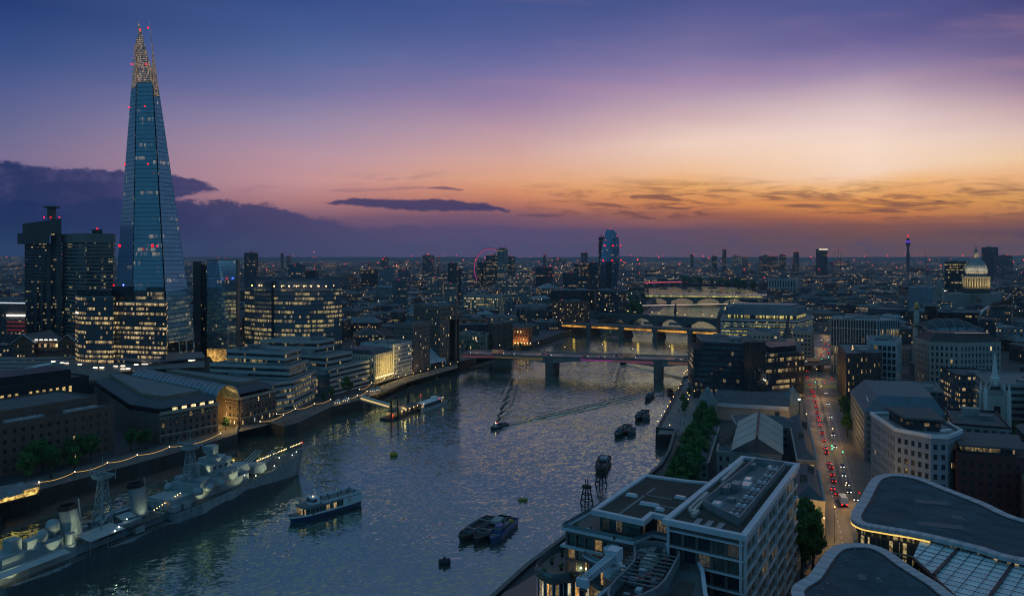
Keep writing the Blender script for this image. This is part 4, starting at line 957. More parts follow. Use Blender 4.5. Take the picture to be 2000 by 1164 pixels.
# ================================================================ the warship
def camo():
 m, b = newmat('ship camouflage')
 tc = b.n.new('ShaderNodeTexCoord'); p = tc.outputs['Object']; x, y, z = b.sep(p)
 w = b.m('MULTIPLY', b.m('SUBTRACT', b.noise(b.vm('MULTIPLY', p, (.035, .0, .05)), 1., 2.), .5), 1.)
 zz = b.m('ADD', z, b.m('MULTIPLY', w, 9.))
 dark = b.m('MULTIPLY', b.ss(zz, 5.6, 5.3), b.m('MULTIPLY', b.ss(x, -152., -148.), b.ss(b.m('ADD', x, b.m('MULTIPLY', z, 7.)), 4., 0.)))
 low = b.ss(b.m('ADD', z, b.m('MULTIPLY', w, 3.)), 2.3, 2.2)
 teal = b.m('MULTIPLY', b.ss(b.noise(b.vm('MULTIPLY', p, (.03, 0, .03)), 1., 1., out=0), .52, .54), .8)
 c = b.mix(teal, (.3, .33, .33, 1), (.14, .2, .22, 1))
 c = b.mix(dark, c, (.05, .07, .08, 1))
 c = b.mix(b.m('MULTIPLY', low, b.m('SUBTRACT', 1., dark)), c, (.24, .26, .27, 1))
 st = b.noise(b.vm('MULTIPLY', p, (1, 1, .12)), .8, 4., .65)
 c = b.mix(1., c, b.ss(st, .3, .7, .75, 1.15), 'MULTIPLY')
 # plating seams
 fx = b.m('FRACT', b.m('DIVIDE', x, 6.)); fz = b.m('FRACT', b.m('DIVIDE', z, 2.2))
 seam = b.m('MAXIMUM', b.m('LESS_THAN', fx, .012), b.m('LESS_THAN', fz, .03))
 c = b.mix(b.m('MULTIPLY', seam, .35), c, (.05, .06, .06, 1))
 finish(b, pbsdf(b, c, .6, 0, .4)); return m
CAMO = camo()
SHIP_L = mat('ship light grey', (.26, .30, .295), .6, var=.15, streak=True)
SHIP_M = mat('ship blue grey', (.2, .25, .265), .6, var=.2, streak=True)
SHIP_D = mat('ship deck', (.07, .075, .07), .8, var=.3)
CANVAS = mat('canvas', (.36, .37, .36), .9, var=.1)
def warship():
 r = thing('warship', 'grey camouflaged warship with two funnels, lattice masts and floodlit bridge', 'warship', (*P(584, 927, 0), 0), rz=math.atan2(.922, .388))
 rl = {}
 def B(b, name, m, par=r):            # local coordinates
  o = b.build(name, m, None, None); o.parent = par; return o
 def mv(o, loc): o.location = loc; return o
 st = [(3.2, .15, .05, 11.6), (0, .9, .1, 11.3), (-5, 2.6, 1.1, 10.8), (-15, 5.0, 3.2, 10.1), (-30, 7.4, 6., 9.4), (-50, 8.9, 8.3, 8.8), (-70, 9.6, 9.4, 8.5), (-86, 9.7, 9.7, 8.4)]
 st2 = [(-86.01, 9.7, 9.7, 6.), (-110, 9.7, 9.7, 5.8), (-130, 9.5, 9.4, 5.7), (-150, 8.7, 8.2, 5.7), (-170, 6.8, 6., 5.9), (-183, 4.2, 2.8, 6.1), (-188, 1.6, .6, 6.2)]
 b = MB()
 for S_ in (st, st2):
  secs = [[(x - (.25 * (zd) if x > -4 else 0) * 0, -hb, zd), (x - (2.4 if x > -2 else 0), -(hb * .45 + hw * .55), zd * .45), (x - (3.4 if x > -2 else 0), -hw, -.6), (x - (3.4 if x > -2 else 0), hw, -.6), (x - (2.4 if x > -2 else 0), (hb * .45 + hw * .55), zd * .45), (x, hb, zd)] for x, hb, hw, zd in S_]
  b.smooth = False; b.sheet(secs[::-1])
 b.face((-86, -9.7, 6), (-86, 9.7, 6), (-86, 9.7, 8.4), (-86, -9.7, 8.4))
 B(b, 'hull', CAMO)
 b = MB()
 for S_ in (st, st2): b.sheet([[(x, -hb + .02, zd - .25), (x, hb - .02, zd - .25)] for x, hb, hw, zd in S_][::-1])
 B(b, 'deck', SHIP_D)
 for S_ in (st, st2):
  for sgn in (-1, 1):
   b = MB()
   for i in range(len(S_) - 1):
    p, q = (S_[i][0], sgn * (S_[i][1] - .1), S_[i][3] + .8), (S_[i + 1][0], sgn * (S_[i + 1][1] - .1), S_[i + 1][3] + .8)
    b.tube(p, q, .04, n=3); L = max(1, int(abs(p[0] - q[0]) / 3))
    for k in range(L): t = lerp(p, q, k / L); b.tube((t[0], t[1], t[2] - .85), t, .04, n=3)
   B(b, 'guard_rail', SHIP_L)
 b = MB()
 for k in range(34):
  x = -40 - k * 3.1
  if abs(x + 86) < 2: continue
 def box(name, x0, x1, w, z0, z1, m=SHIP_L, y=0, par=r, cham=0):
  b = MB(); q = [(x0, y - w / 2), (x1, y - w / 2), (x1, y + w / 2), (x0, y + w / 2)]
  if cham: q = [(x0, y - w / 2), (x1 - cham, y - w / 2), (x1, y - w / 2 + cham), (x1, y + w / 2 - cham), (x1 - cham, y + w / 2), (x0, y + w / 2)]
  b.prism(q, z0, z1, True, True); return B(b, name, m, par)
 def cyl(name, x, y, z0, z1, rad, m=SHIP_L, n=14, r2=None):
  b = MB(); b.lathe(x, y, [(rad, z0), (r2 or rad, z1)], n); return B(b, name, m)
 # gun turrets
 def turret(x, z, aim, m=SHIP_L):
  cyl('barbette', x, 0, z - 3, z + .3, 3.6)
  b = MB(); b.frustum([(-5, -3.6), (2.5, -3.7), (4.6, -2.2), (4.6, 2.2), (2.5, 3.7), (-5, 3.6)], z + .3, [(-4.6, -3.2), (2, -3.3), (3.4, -1.9), (3.4, 1.9), (2, 3.3), (-4.6, 3.2)], z + 3.3, True, True)
  t = B(b, 'gun_turret', m); t.location = (x, 0, 0)
  if aim: t.rotation_euler = (0, 0, math.pi)
  for y in (-1.7, 0, 1.7):
   g = MB(); g.tube((3., y, z + 1.9), (13, y, z + (6.2 if not aim else 4.)), .32, .2, 8); B(g, 'gun_barrel', SHIP_L, t)
 turret(-30, 9.6, 0); turret(-41, 12.2, 0); turret(-147, 9.6, 1); turret(-158, 6.4, 1)
 box('deckhouse', -76, -38, 11, 8.3, 12, SHIP_L, cham=3)
 box('bridge_base', -72, -46, 13.4, 11.9, 15.2, SHIP_L, cham=3)
 br = box('bridge', -63, -48, 9.6, 15.2, 20.6, SHIP_L, cham=2.5)
 for k in range(4):
  g = MB(); g.prism(rect(-50.5 - 3.3 * k, -4.83, 1.6, .12), 18.4, 19.4, True, True); B(g, 'window', PANE, br)
 box('bridge_wing', -58, -53, 15.5, 15.3, 16.9, SHIP_L); box('bridge_wing', -70, -64, 14.5, 15.3, 16.6, SHIP_M)
 box('compass_platform', -60.5, -51, 8, 20.6, 22.2, SHIP_L, cham=2)
 cyl('director_base', -57, 0, 22, 24, 2.2); box('gun_director', -59, -54.5, 5.4, 24, 27, SHIP_L, cham=1.4)
 cyl('director_base', -66, 0, 15, 19, 2.); box('gun_director', -68, -64.4, 4.4, 19, 21.6, SHIP_M, cham=1.)
 for sgn in (-1, 1):
  for x, z in ((-60, 12), (-66, 12), (-72, 11.9)):
   b = MB(); b.lathe(x, sgn * 7.6, [(1.9, z), (2.1, z + 1.1), (1.6, z + 2.2), (.4, z + 2.6)], 10)
   for dy in (-.4, .4): b.tube((x, sgn * 7.6 + dy, z + 1.6), (x + 1, sgn * 10.6 + dy, z + 3.4), .14, n=5)
   B(b, 'gun_mount', SHIP_L)
  for x in (-78, -83, -100):
   b = MB(); b.box(x, sgn * 7., 6 if x < -90 else 8.3, 3.6, 2.6, 2.1); b.tube((x + 1, sgn * 7 - .4, 9.8 if x > -90 else 7.6), (x + 4.8, sgn * 7 - .4, 11.3 if x > -90 else 9), .14, n=5); b.tube((x + 1, sgn * 7 + .4, 9.8 if x > -90 else 7.6), (x + 4.8, sgn * 7 + .4, 11.3 if x > -90 else 9), .14, n=5)
   B(b, 'gun_mount', SHIP_L)
 # lattice masts
 def mast(x, z0, z1, w0, w1):
  b = MB(); c = [(-1, -1), (1, -1), (1, 1), (-1, 1)]; n = 7
  lv = [[(x + cx * (w0 + (w1 - w0) * k / n), cy * (w0 + (w1 - w0) * k / n), z0 + (z1 - z0) * k / n) for cx, cy in c] for k in range(n + 1)]
  for k in range(n):
   for i in range(4):
    b.tube(lv[k][i], lv[k + 1][i], .22, n=4); b.tube(lv[k][i], lv[k + 1][(i + 1) % 4], .13, n=3); b.tube(lv[k + 1][i], lv[k][(i + 1) % 4], .13, n=3); b.tube(lv[k + 1][i], lv[k + 1][(i + 1) % 4], .13, n=3)
  o = B(b, 'lattice_mast', SHIP_L)
  b = MB(); b.prism(rect(x, 0, 4.4, 4.4), z1, z1 + .5, True, True); b.ring(rect(x, 0, 5.2, 5.2), .15, z1 + .5, z1 + 1.5)
  B(b, 'mast_platform', SHIP_L, o)
  b = MB(); b.tube((x, -6.5, z1 + 2.2), (x, 6.5, z1 + 2.2), .2, n=5); b.tube((x, 0, z1 + .4), (x, 0, z1 + 8), .25, .1, n=6); b.tube((x - 3.5, 0, z1 + 2.6), (x + 3.5, 0, z1 + 2.6), .18, n=5)
  for y in (-6.4, 6.4): b.tube((x, y, z1 + .6), (x, y, z1 + 3.6), .16, n=4)
  for y in (-4, 4): b.tube((x, y, z1 + 2.2), (x, 0, z1 + .5), .14, n=4)
  B(b, 'yard', SHIP_L, o)
 mast(-68.5, 8.5, 28, 2.6, 1.); mast(-109, 6.5, 27, 2.6, 1.)
 for p, q in (((-68.5, 0, 35), (2, 0, 12)), ((-68.5, 0, 34), (-109, 0, 34)), ((-109, 0, 34), (-160, 0, 8)), ((-68.5, 6, 30), (-50, 7, 16)), ((-68.5, -6, 30), (-50, -7, 16)), ((-68.5, -6, 30), (-92, -3, 21)), ((-109, -6, 29), (-126, -5, 13)), ((-109, -6, 29), (-96, -7, 9))):
  b = MB(); b.tube(p, q, .055, n=3); B(b, 'rigging', DARKM)
 # funnels
 def funnel(x, z0, z1, m):
  b = MB(); n = 20; sec = lambda cx, z, a, c: [(cx + a * math.cos(2 * math.pi * i / n), c * math.sin(2 * math.pi * i / n), z) for i in range(n)]
  rows = [sec(x, z0, 3.8, 2.5), sec(x - .4, z0 + 3, 3.5, 2.3), sec(x - 2., z1, 3.2, 2.1)]
  b.smooth = True; b.sheet([q + q[:1] for q in rows]); f = B(b, 'funnel', m)
  b = MB(); rows = [sec(x - 2., z1 - .1, 3.4, 2.3), sec(x - 2.3, z1 + 1.5, 3.4, 2.3), sec(x - 2.3, z1 + 1.4, 2.7, 1.7), sec(x - 2.3, z1 - .6, 2.7, 1.7)]
  b.sheet([q + q[:1] for q in rows]); B(b, 'funnel_cap', mat('funnel cap', (.015, .015, .016), .7), f)
  b = MB(); b.tube((x + 3.6, 0, z0), (x + 1.9, 0, z1 + 2.3), .3, n=6); B(b, 'steam_pipe', m, f)
 funnel(-93, 8.5, 20.3, SHIP_M); funnel(-120.5, 8.5, 20.3, SHIP_L)
 box('deckhouse', -126, -86, 10.5, 5.6, 8.6, SHIP_M); box('hangar', -84, -76, 12, 8.3, 12.5, SHIP_L)
 box('boat_deck', -116, -88, 15.6, 8.6, 8.9, SHIP_D)
 box('deckhouse', -152, -122, 12, 5.6, 9.8, SHIP_L, cham=2); box('deckhouse', -148, -126, 9, 9.8, 12.6, SHIP_M, cham=2)
 def dome(x, y, z, rad):
  b = MB(); b.smooth = True; b.lathe(x, y, [(rad * .55, z), (rad * .6, z + rad * .6), (rad, z + rad * 1.1), (rad * 1.02, z + rad * 1.8), (rad * .7, z + rad * 2.5), (rad * .1, z + rad * 2.7)], 14); B(b, 'gun_director', SHIP_L)
 dome(-128, 0, 12.6, 2.2); dome(-133.5, -2.5, 12.4, 1.7); cyl('gun_mount', -124.5, -3.6, 9.8, 13.2, 1.6); cyl('gun_mount', -124.5, 3.6, 9.8, 13.2, 1.6)
 box('gun_mount', -139, -134, 3.4, 12.6, 15, SHIP_L, y=-1.5); box('gun_mount', -143.5, -140, 4, 12.6, 16.5, SHIP_L)
 # ship's boats on the boat deck, awnings
 for x, y, l in ((-104, -6.2, 11), (-104, 6.2, 11), (-95, 6.5, 9)):
  b = MB(); S_ = [(l / 2, .05), (l * .35, 1.), (0, 1.5), (-l * .35, 1.3), (-l / 2, .9)]
  b.sheet([[(x + a, y - h, 10.9), (x + a, y - h * .6, 9.2), (x + a, y + h * .6, 9.2), (x + a, y + h, 10.9)] for a, h in S_][::-1]); b.face(*[(x + a, y - h, 10.75) for a, h in S_], *[(x + a, y + h, 10.75) for a, h in S_[::-1]])
  B(b, 'ship_boat', SHIP_L)
 for (x0, x1, y0, y1, z0, z1) in ((-122, -108, -10, -3, 10.2, 11.4), (-158, -129, -9.9, -6.9, 9.2, 9.9), (-103, -97, -3, 1, 10.5, 11.5)):
  b = MB(); b.sheet([[(x0, y0, z0), (x0, y1, z1)], [(x1, y0, z0), (x1, y1, z1)]]); o = B(b, 'awning', CANVAS); o.modifiers.new('thickness', 'SOLIDIFY').thickness = .12
  for x in (x0 + .4, (x0 + x1) / 2, x1 - .4):
   b = MB(); b.tube((x, y0 + .2, 5.7), (x, y0 + .2, z0), .08, n=4); B(b, 'stanchion', SHIP_L)
 for x, y in ((-88, -5), (-90, 5), (-114, -5.5)):       # boat cranes
  b = MB(); b.tube((x, y, 8.6), (x, y, 14), .35, .25, 8); b.tube((x, y, 13), (x - 9 if x > -100 else x + 8, y * .6, 17), .22, .12, 6); b.tube((x, y, 14), (x - 9 if x > -100 else x + 8, y * .6, 17), .06, n=3); B(b, 'boat_crane', SHIP_L)
 rr = random.Random(5)
 for k in range(34):                                     # lockers, winches, vents, bollards
  x = rr.uniform(-122, -2); y = rr.uniform(-1, 1) * (7 if x < -20 else 3) ; z = 8.4 - (x + 86) * .022 if x > -86 else 8.9
  if -78 < x < -24: continue
  b = MB()
  if k % 3: b.box(x, y, z, rr.uniform(.8, 2.2), rr.uniform(.7, 1.6), rr.uniform(.6, 1.5), rr.random())
  else: b.lathe(x, y, [(.5, z), (.45, z + 1.2), (.75, z + 1.4), (.7, z + 1.9)], 8)
  B(b, 'deck_fitting', SHIP_L if k % 2 else SHIP_M)
 for k in range(30):
  x = -38 - k * 3.6
  if x < -150: break
  b = MB(); hb = 9.72 if -110 < x < -70 else 9.5; b.lathe(x, 0, [(.2, 0), (.2, .05)], 8)
  o = B(b, 'porthole', DARKM); o.rotation_euler = (math.pi / 2, 0, 0); o.location = (0, -hb, 7.2 if x > -86 else 4.9)
 # strings of lamps and floodlights
 sl = glow('deck lamp', (1, .62, .22), 7); fw = glow('flood white', (.9, 1, .8), 10)
 for k in range(30):
  t = k / 29
  if k in (9, 10, 20): continue
  p = lerp((2.6, 0, 15.2), (-30, -.5, 14.2), t); b = MB(); b.ball(p, .2 if k else .3, 5, 3); B(b, 'bow_lamp', sl if k else RED)
 b = MB(); b.tube((2.8, 0, 11.4), (2.8, 0, 15.6), .09, n=4); b.tube((2.6, 0, 15.2), (-30, -.5, 14.2), .03, n=3); B(b, 'jackstaff', SHIP_L)
 for k in range(11):
  b = MB(); b.ball((-77 - k * 1.25, -3.4, 13.2 - k * .28), .17, 5, 3); B(b, 'deck_lamp', sl)
 for x, y, z in ((-36, -5, 9.6), (-22, -3.5, 10.2), (-12, 2, 11), (-7, -1.6, 11.4), (-3, -.8, 11.9), (-46, -7.6, 12.6), (-56, 3, 24.4), (-64, -4, 12.4), (-76, -5, 9.2), (-80, -4, 9.4), (-83, 0, 9.4), (-104, -6, 11.8), (-109, -8, 10.9), (-112, -9.6, 10.8)):
  b = MB(); b.ball((x, y, z), .24, 5, 3); B(b, 'flood_lamp', fw)
 M = Matrix.Rotation(r.rotation_euler.z, 4, 'Z')
 def fl(x, y, z, tx, ty, tz, w, spot=75, c=(.98, 1, .6)):
  o = lamp('SPOT', 'flood_beam', (x, y, z), c, w * 5.5, .25, (tx, ty, tz), spot, .8); o.parent = r
 fl(-60, -8.6, 12.3, -58, -4, 18, 700, 95); fl(-67, -9, 12.2, -66, -5, 17, 700, 95); fl(-52, -9, 12.2, -51, -4, 17, 600, 95)
 fl(-45, -9, 9.2, -48, -5.5, 13, 420, 100); fl(-70, -9, 9, -68, -5.5, 12.5, 420, 100)
 fl(-57, -6, 20.9, -57, -1, 25.5, 300, 90); fl(-64, -5, 18, -57, -2, 24, 300, 80)
 fl(-27, -7, 9.7, -30, -2, 11.5, 500, 100); fl(-38, -7, 9.6, -41, -2, 14, 700, 100)
 fl(-94, -5.6, 9.2, -94, -1.5, 13.5, 240, 80); fl(-118, -5.4, 11, -121, -1.5, 15, 750, 90); fl(-123, -5, 11, -122, -1.5, 15, 750, 90)
 fl(-131, -7, 10.4, -131, -1.5, 14, 420, 90); fl(-138, -5.5, 13, -138, -1, 15, 420, 90); fl(-146, -9, 7.5, -146, -3, 11, 420, 95); fl(-126, -8.5, 10, -125, -4, 12, 300, 90); fl(-152, -10.5, 8.8, -147, -6.2, 8, 200, 90)
 return r
SHIP = warship()

# ================================================================ boats
def hull_obj(L, W_, h, m, name='hull', par=None, blunt=.0, sheer=.5, bilge=.75, stern=.8):
 st = [(L / 2, .03 + blunt * .5, h + sheer), (L * .42, .38 + blunt * .4, h + sheer * .7), (L * .3, .78 + blunt * .2, h + sheer * .35), (0, 1., h), (-L * .35, .97, h), (-L / 2, stern, h + sheer * .15)]
 b = MB(); w = W_ / 2
 b.sheet([[(x, -k * w, z), (x - (.04 * L if x > L * .4 else 0), -k * w * bilge, -.4), (x - (.04 * L if x > L * .4 else 0), k * w * bilge, -.4), (x, k * w, z)] for x, k, z in st][::-1])
 x, k, z = st[-1]; b.face((x, k * w, z), (x, -k * w, z), (x, -k * w * bilge, -.4), (x, k * w * bilge, -.4))
 x, k, z = st[0]; b.face((x, -k * w, z), (x, k * w, z), (x - .04 * L, k * w * bilge, -.4), (x - .04 * L, -k * w * bilge, -.4))
 o = b.build(name, m); o.parent = par
 return o, st
def deck_obj(st, W_, dz, m, par, name='deck'):
 b = MB(); w = W_ / 2 - .08; b.sheet([[(x, -k * w, z + dz), (x, k * w, z + dz)] for x, k, z in st][::-1]); o = b.build(name, m); o.parent = par; return o
def part(b, name, m, par): o = b.build(name, m); o.parent = par; return o
def place(bow, stern, up=0):
 A, C = Vector(bow), Vector(stern); return ((A + C) / 2, math.atan2(A.y - C.y, A.x - C.x), (A - C).length)
NAVY = mat('navy hull paint', (.02, .035, .12), .35, var=.15); BLK = mat('black hull', (.018, .018, .02), .5, var=.4); RUST = mat('rusty barge', (.05, .04, .035), .75, var=.4)
BLUE = mat('blue boat paint', (.02, .06, .2), .4, var=.2); GRYD = mat('boat deck', (.12, .13, .13), .7, var=.2); YEL = mat('yellow paint', (.4, .26, .02), .5, var=.3); REDP = mat('dull red paint', (.16, .03, .03), .5, var=.3)
def people(par, spots, z, rr):
 for x, y in spots:
  person('standing passenger', (x, y, z), par, rr)
CLOTH = [mat('cloth %d' % i, c, .9, var=.1) for i, c in enumerate(((.02, .02, .025), (.05, .05, .08), (.12, .03, .03), (.2, .2, .2), (.03, .05, .04)))]
SKIN = mat('skin', (.35, .2, .14), .6, var=.05)
PMESH = {}
def person_mesh(ci, pose):
 k = (ci, pose)
 if k in PMESH: return PMESH[k]
 b = MB(); st = .16 if pose else .04
 for s_ in (-1, 1):
  b.tube((s_ * st, s_ * .09, 0), (0, s_ * .09, .85), .07, .1, 6); b.box(s_ * st + .05, s_ * .09, 0, .26, .1, .08)
  b.tube((0, s_ * .2, 1.42), (-s_ * st * .9, s_ * .26, 1.1), .055, .05, 5); b.tube((-s_ * st * .9, s_ * .26, 1.1), (-s_ * st * 1. + .1, s_ * .24, .84), .05, .035, 5)
 b.lathe(0, 0, [(.15, .8), (.17, .95), (.15, 1.12), (.21, 1.38), (.12, 1.48), (.06, 1.52)], 8)
 b.cur = 1; b.tube((0, 0, 1.48), (0, 0, 1.58), .055, n=6); b.lathe(.015, 0, [(.05, 1.54), (.09, 1.62), (.1, 1.68)], 8)
 b.cur = 2; b.lathe(0, 0, [(.105, 1.67), (.1, 1.74), (.06, 1.79), (.01, 1.8)], 8)
 me = b.build('person', [CLOTH[ci], SKIN, CLOTH[0]]); m = me.data; D.objects.remove(me); PMESH[k] = m; return m
PN = [0]
def person(label, loc, rr, rz=None, group=None):
 o = D.objects.new('person', person_mesh(rr.randrange(5), rr.randrange(2))); COL.objects.link(o); o.location = loc; o.rotation_euler = (0, 0, rr.uniform(0, 6.28) if rz is None else rz)
 return tag(o, label, 'person', group)

def passenger_boat():
 c, a, L = place(P(568, 1021, 0), P(694, 984, 0)); L = 33; W_ = 7.4
 r = thing('passenger_boat', 'white and blue passenger boat with open top deck beside the warship', 'boat', (c.x, c.y, 0), rz=a); r.scale = (1, 1.2, 1.15)
 o, st = hull_obj(L, W_, 1.8, NAVY, par=r, blunt=.35, sheer=.9)
 b = MB(); b.ring([(x, -k * W_ / 2 - .02) for x, k, z in st[::-1]] + [(x, k * W_ / 2 + .02) for x, k, z in st], .25, 1.75, 2.35); part(b, 'rubbing_strake', WHITE, r)
 deck_obj(st, W_, -.1, GRYD, r)
 sal = [(-15.5, -3.4), (8, -3.4), (11.5, -2.4), (11.5, 2.4), (8, 3.4), (-15.5, 3.4)]
 b = MB(); b.prism(inset(sal, .1), 1.8, 4.5, False); part(b, 'saloon_glazing', facade('saloon', (.3, .3, .3), (.02, .03, .03), (1, .6, .2), bay=1.7, floor=5.4, w=.92, h=.5, row=.3, cell=.5, single=.25, s=.7, base=.4), r)
 b = MB(); b.prism([(-16, -3.6), (-6.5, -3.6), (-6.5, 3.6), (-16, 3.6)], 1.9, 4.6, True); part(b, 'stern_house', WHITE, r)
 b = MB(); b.prism([(x * 1.01, y * 1.04) for x, y in sal], 4.6, 4.85, True, True); part(b, 'top_deck', GRYD, r)
 b = MB(); b.ring([(-15.8, -3.5), (3, -3.5), (3, 3.5), (-15.8, 3.5)], .08, 4.85, 5.8); part(b, 'railing', WHITE, r)
 b = MB(); b.frustum([(3.8, -2), (7, -2), (7.8, 0), (7, 2), (3.8, 2)], 4.85, [(3.8, -1.7), (6.3, -1.7), (6.8, 0), (6.3, 1.7), (3.8, 1.7)], 7.); w = part(b, 'wheelhouse', WHITE, r)
 b = MB(); b.frustum([(5, -2.02), (7.03, -2.02), (7.85, 0), (7.03, 2.02), (5, 2.02)], 5.6, [(5, -1.8), (6.55, -1.8), (7.15, 0), (6.55, 1.8), (5, 1.8)], 6.6, False); part(b, 'window', PANE, w)
 b = MB(); b.tube((4, 0, 7), (4, 0, 9.4), .07, n=5); b.tube((4, -.8, 8.4), (4, .8, 8.4), .04, n=4); part(b, 'mast', WHITE, r)
 for k in range(4):
  b = MB(); b.tube((9 + k * .9, -2.6 + k * .3, 2.2), (6.5 + k * .9, -2.2 + k * .3, 4.6), .08, n=4); part(b, 'frame', WHITE, r)
 for x, y in ((-8, -3.72), (-9.4, 3.72), (-12.5, -3.72)):
  b = MB(); b.lathe(0, 0, [(.42, -.08), (.42, .08)], 10); o = part(b, 'life_ring', mat('orange ring', (.5, .12, .03), .5), r); o.rotation_euler = (math.pi / 2, 0, 0); o.location = (x, y, 3.7)
 for x, y, z in ((5.5, 0, 7.2), (-1, -3.5, 4.4), (-13.6, -3.7, 4), (9, -2.9, 2.6)):
  b = MB(); b.ball((x, y, z), .2, 5, 3); part(b, 'lamp', BULB, r)
 b = MB(); b.box(7, -3.45, 2.5, .3, .15, .4); part(b, 'port_lamp', RED, r)
 rr = random.Random(3); M = Matrix.Translation((c.x, c.y, 0)) @ Matrix.Rotation(a, 4, 'Z')
 for i, (x, y) in enumerate(((-14.6, -2.4), (-13.8, 1.8), (-12.2, -.6), (-10.6, 2.2), (-9.6, -1.6), (-6, .8), (-3.4, -2.2), (-1.4, 1.2), (.8, -1))):
  person(('person in dark clothes standing on the open top deck of the white and blue boat'), M @ Vector((x, y * 1.1, 5.59)), rr, group='passengers on the white and blue boat')
passenger_boat()
def launch():
 c, a, L = place(P(955, 840, 0), P(993, 829, 0)); L = 17; W_ = 4.6
 r = thing('sightseeing_launch', 'small dark sightseeing launch crossing mid river with a spreading wake', 'boat', (c.x, c.y, 0), rz=a)
 o, st = hull_obj(L, W_, 1.1, BLK, par=r, sheer=.8); deck_obj(st, W_, -.15, GRYD, r)
 b = MB(); b.frustum(rect(2.6, 0, 3.4, 3), 1, rect(2.2, 0, 2.4, 2.6), 3.1); w = part(b, 'wheelhouse', mat('launch cabin', (.3, .34, .4), .4), r)
 b = MB(); b.frustum(rect(2.45, 0, 3.06, 3.02), 1.9, rect(2.25, 0, 2.6, 2.7), 2.8, False); part(b, 'window', PANE, w)
 for x in (-6.4, -5, -3.6, -2.2, -.8):
  b = MB(); b.box(x, 0, 1, .8, 3.6, .5); part(b, 'bench', DARKM, r)
 b = MB(); b.ring([(x, -k * W_ / 2) for x, k, z in st[::-1]] + [(x, k * W_ / 2) for x, k, z in st], .15, 1.0, 1.4); part(b, 'gunwale', mat('launch strake', (.2, .22, .24), .5), r)
 for p, m in (((2.6, .9, 3.3), RED), ((2.6, -.5, 3.3), BULB), ((3.6, .3, 3.2), BULB)): b = MB(); b.ball(p, .24, 5, 3); part(b, 'lamp', m, r)
 rr = random.Random(9); M = Matrix.Translation((c.x, c.y, 0)) @ Matrix.Rotation(a, 4, 'Z')
 for x in (-6.2, -4.9, -3.4, -2.1, -.7):
  for y in (-1.2, .1, 1.3):
   if rr.random() < .8: person('passenger in dark clothes in the open stern of the dark launch', M @ Vector((x + .5, y, .96)), rr, a, 'passengers in the launch')
launch()
def ferry():
 c, a, L = place(P(866, 786, 0), P(817, 803, 0)); L = 36; W_ = 8.6
 r = thing('catamaran_ferry', 'long low white ferry moored at the end of the pier', 'ferry', (c.x, c.y, 0), rz=a)
 for y in (-3.2, 3.2):
  o, st = hull_obj(L, 2.2, 1.7, mat('ferry hull', (.4, .42, .45), .4), par=r, sheer=.5); o.location = (0, y, 0)
 b = MB(); b.prism([(-17.5, -4.2), (14, -4.2), (17, -2.8), (17, 2.8), (14, 4.2), (-17.5, 4.2)], 1.5, 2.1, True, True); part(b, 'deck', GRYD, r)
 q = [(-15, -3.9), (9, -3.9), (14, -2.2), (14, 2.2), (9, 3.9), (-15, 3.9)]
 b = MB(); b.frustum(q, 2.1, [(x * .95, y * .9) for x, y in q], 4.5, False); part(b, 'saloon', facade('ferry glass', (.5, .5, .52), (.03, .04, .05), (1, .7, .4), bay=1.8, floor=4.2, w=.96, h=.5, row=.1, single=.06, s=.6, base=.9), r)
 b = MB(); b.prism([(x * .96, y * .93) for x, y in q], 4.5, 4.75, True, True); part(b, 'roof', WHITE, r)
 b = MB(); b.frustum(rect(5, 0, 4.5, 5), 4.75, rect(4.6, 0, 3.2, 4.4), 6.6); part(b, 'wheelhouse', WHITE, r)
 b = MB(); b.tube((-14, 0, 4.7), (-14, 0, 10), .12, n=5); part(b, 'mast', WHITE, r); b = MB(); b.ball((-14, 0, 10.2), .34, 5, 3); part(b, 'mast_lamp', RED, r)
 for x, m in ((6, RED), (-15.5, BULB), (11, BULB)): b = MB(); b.ball((x, -3.2, 5), .25, 5, 3); part(b, 'lamp', m, r)
ferry()
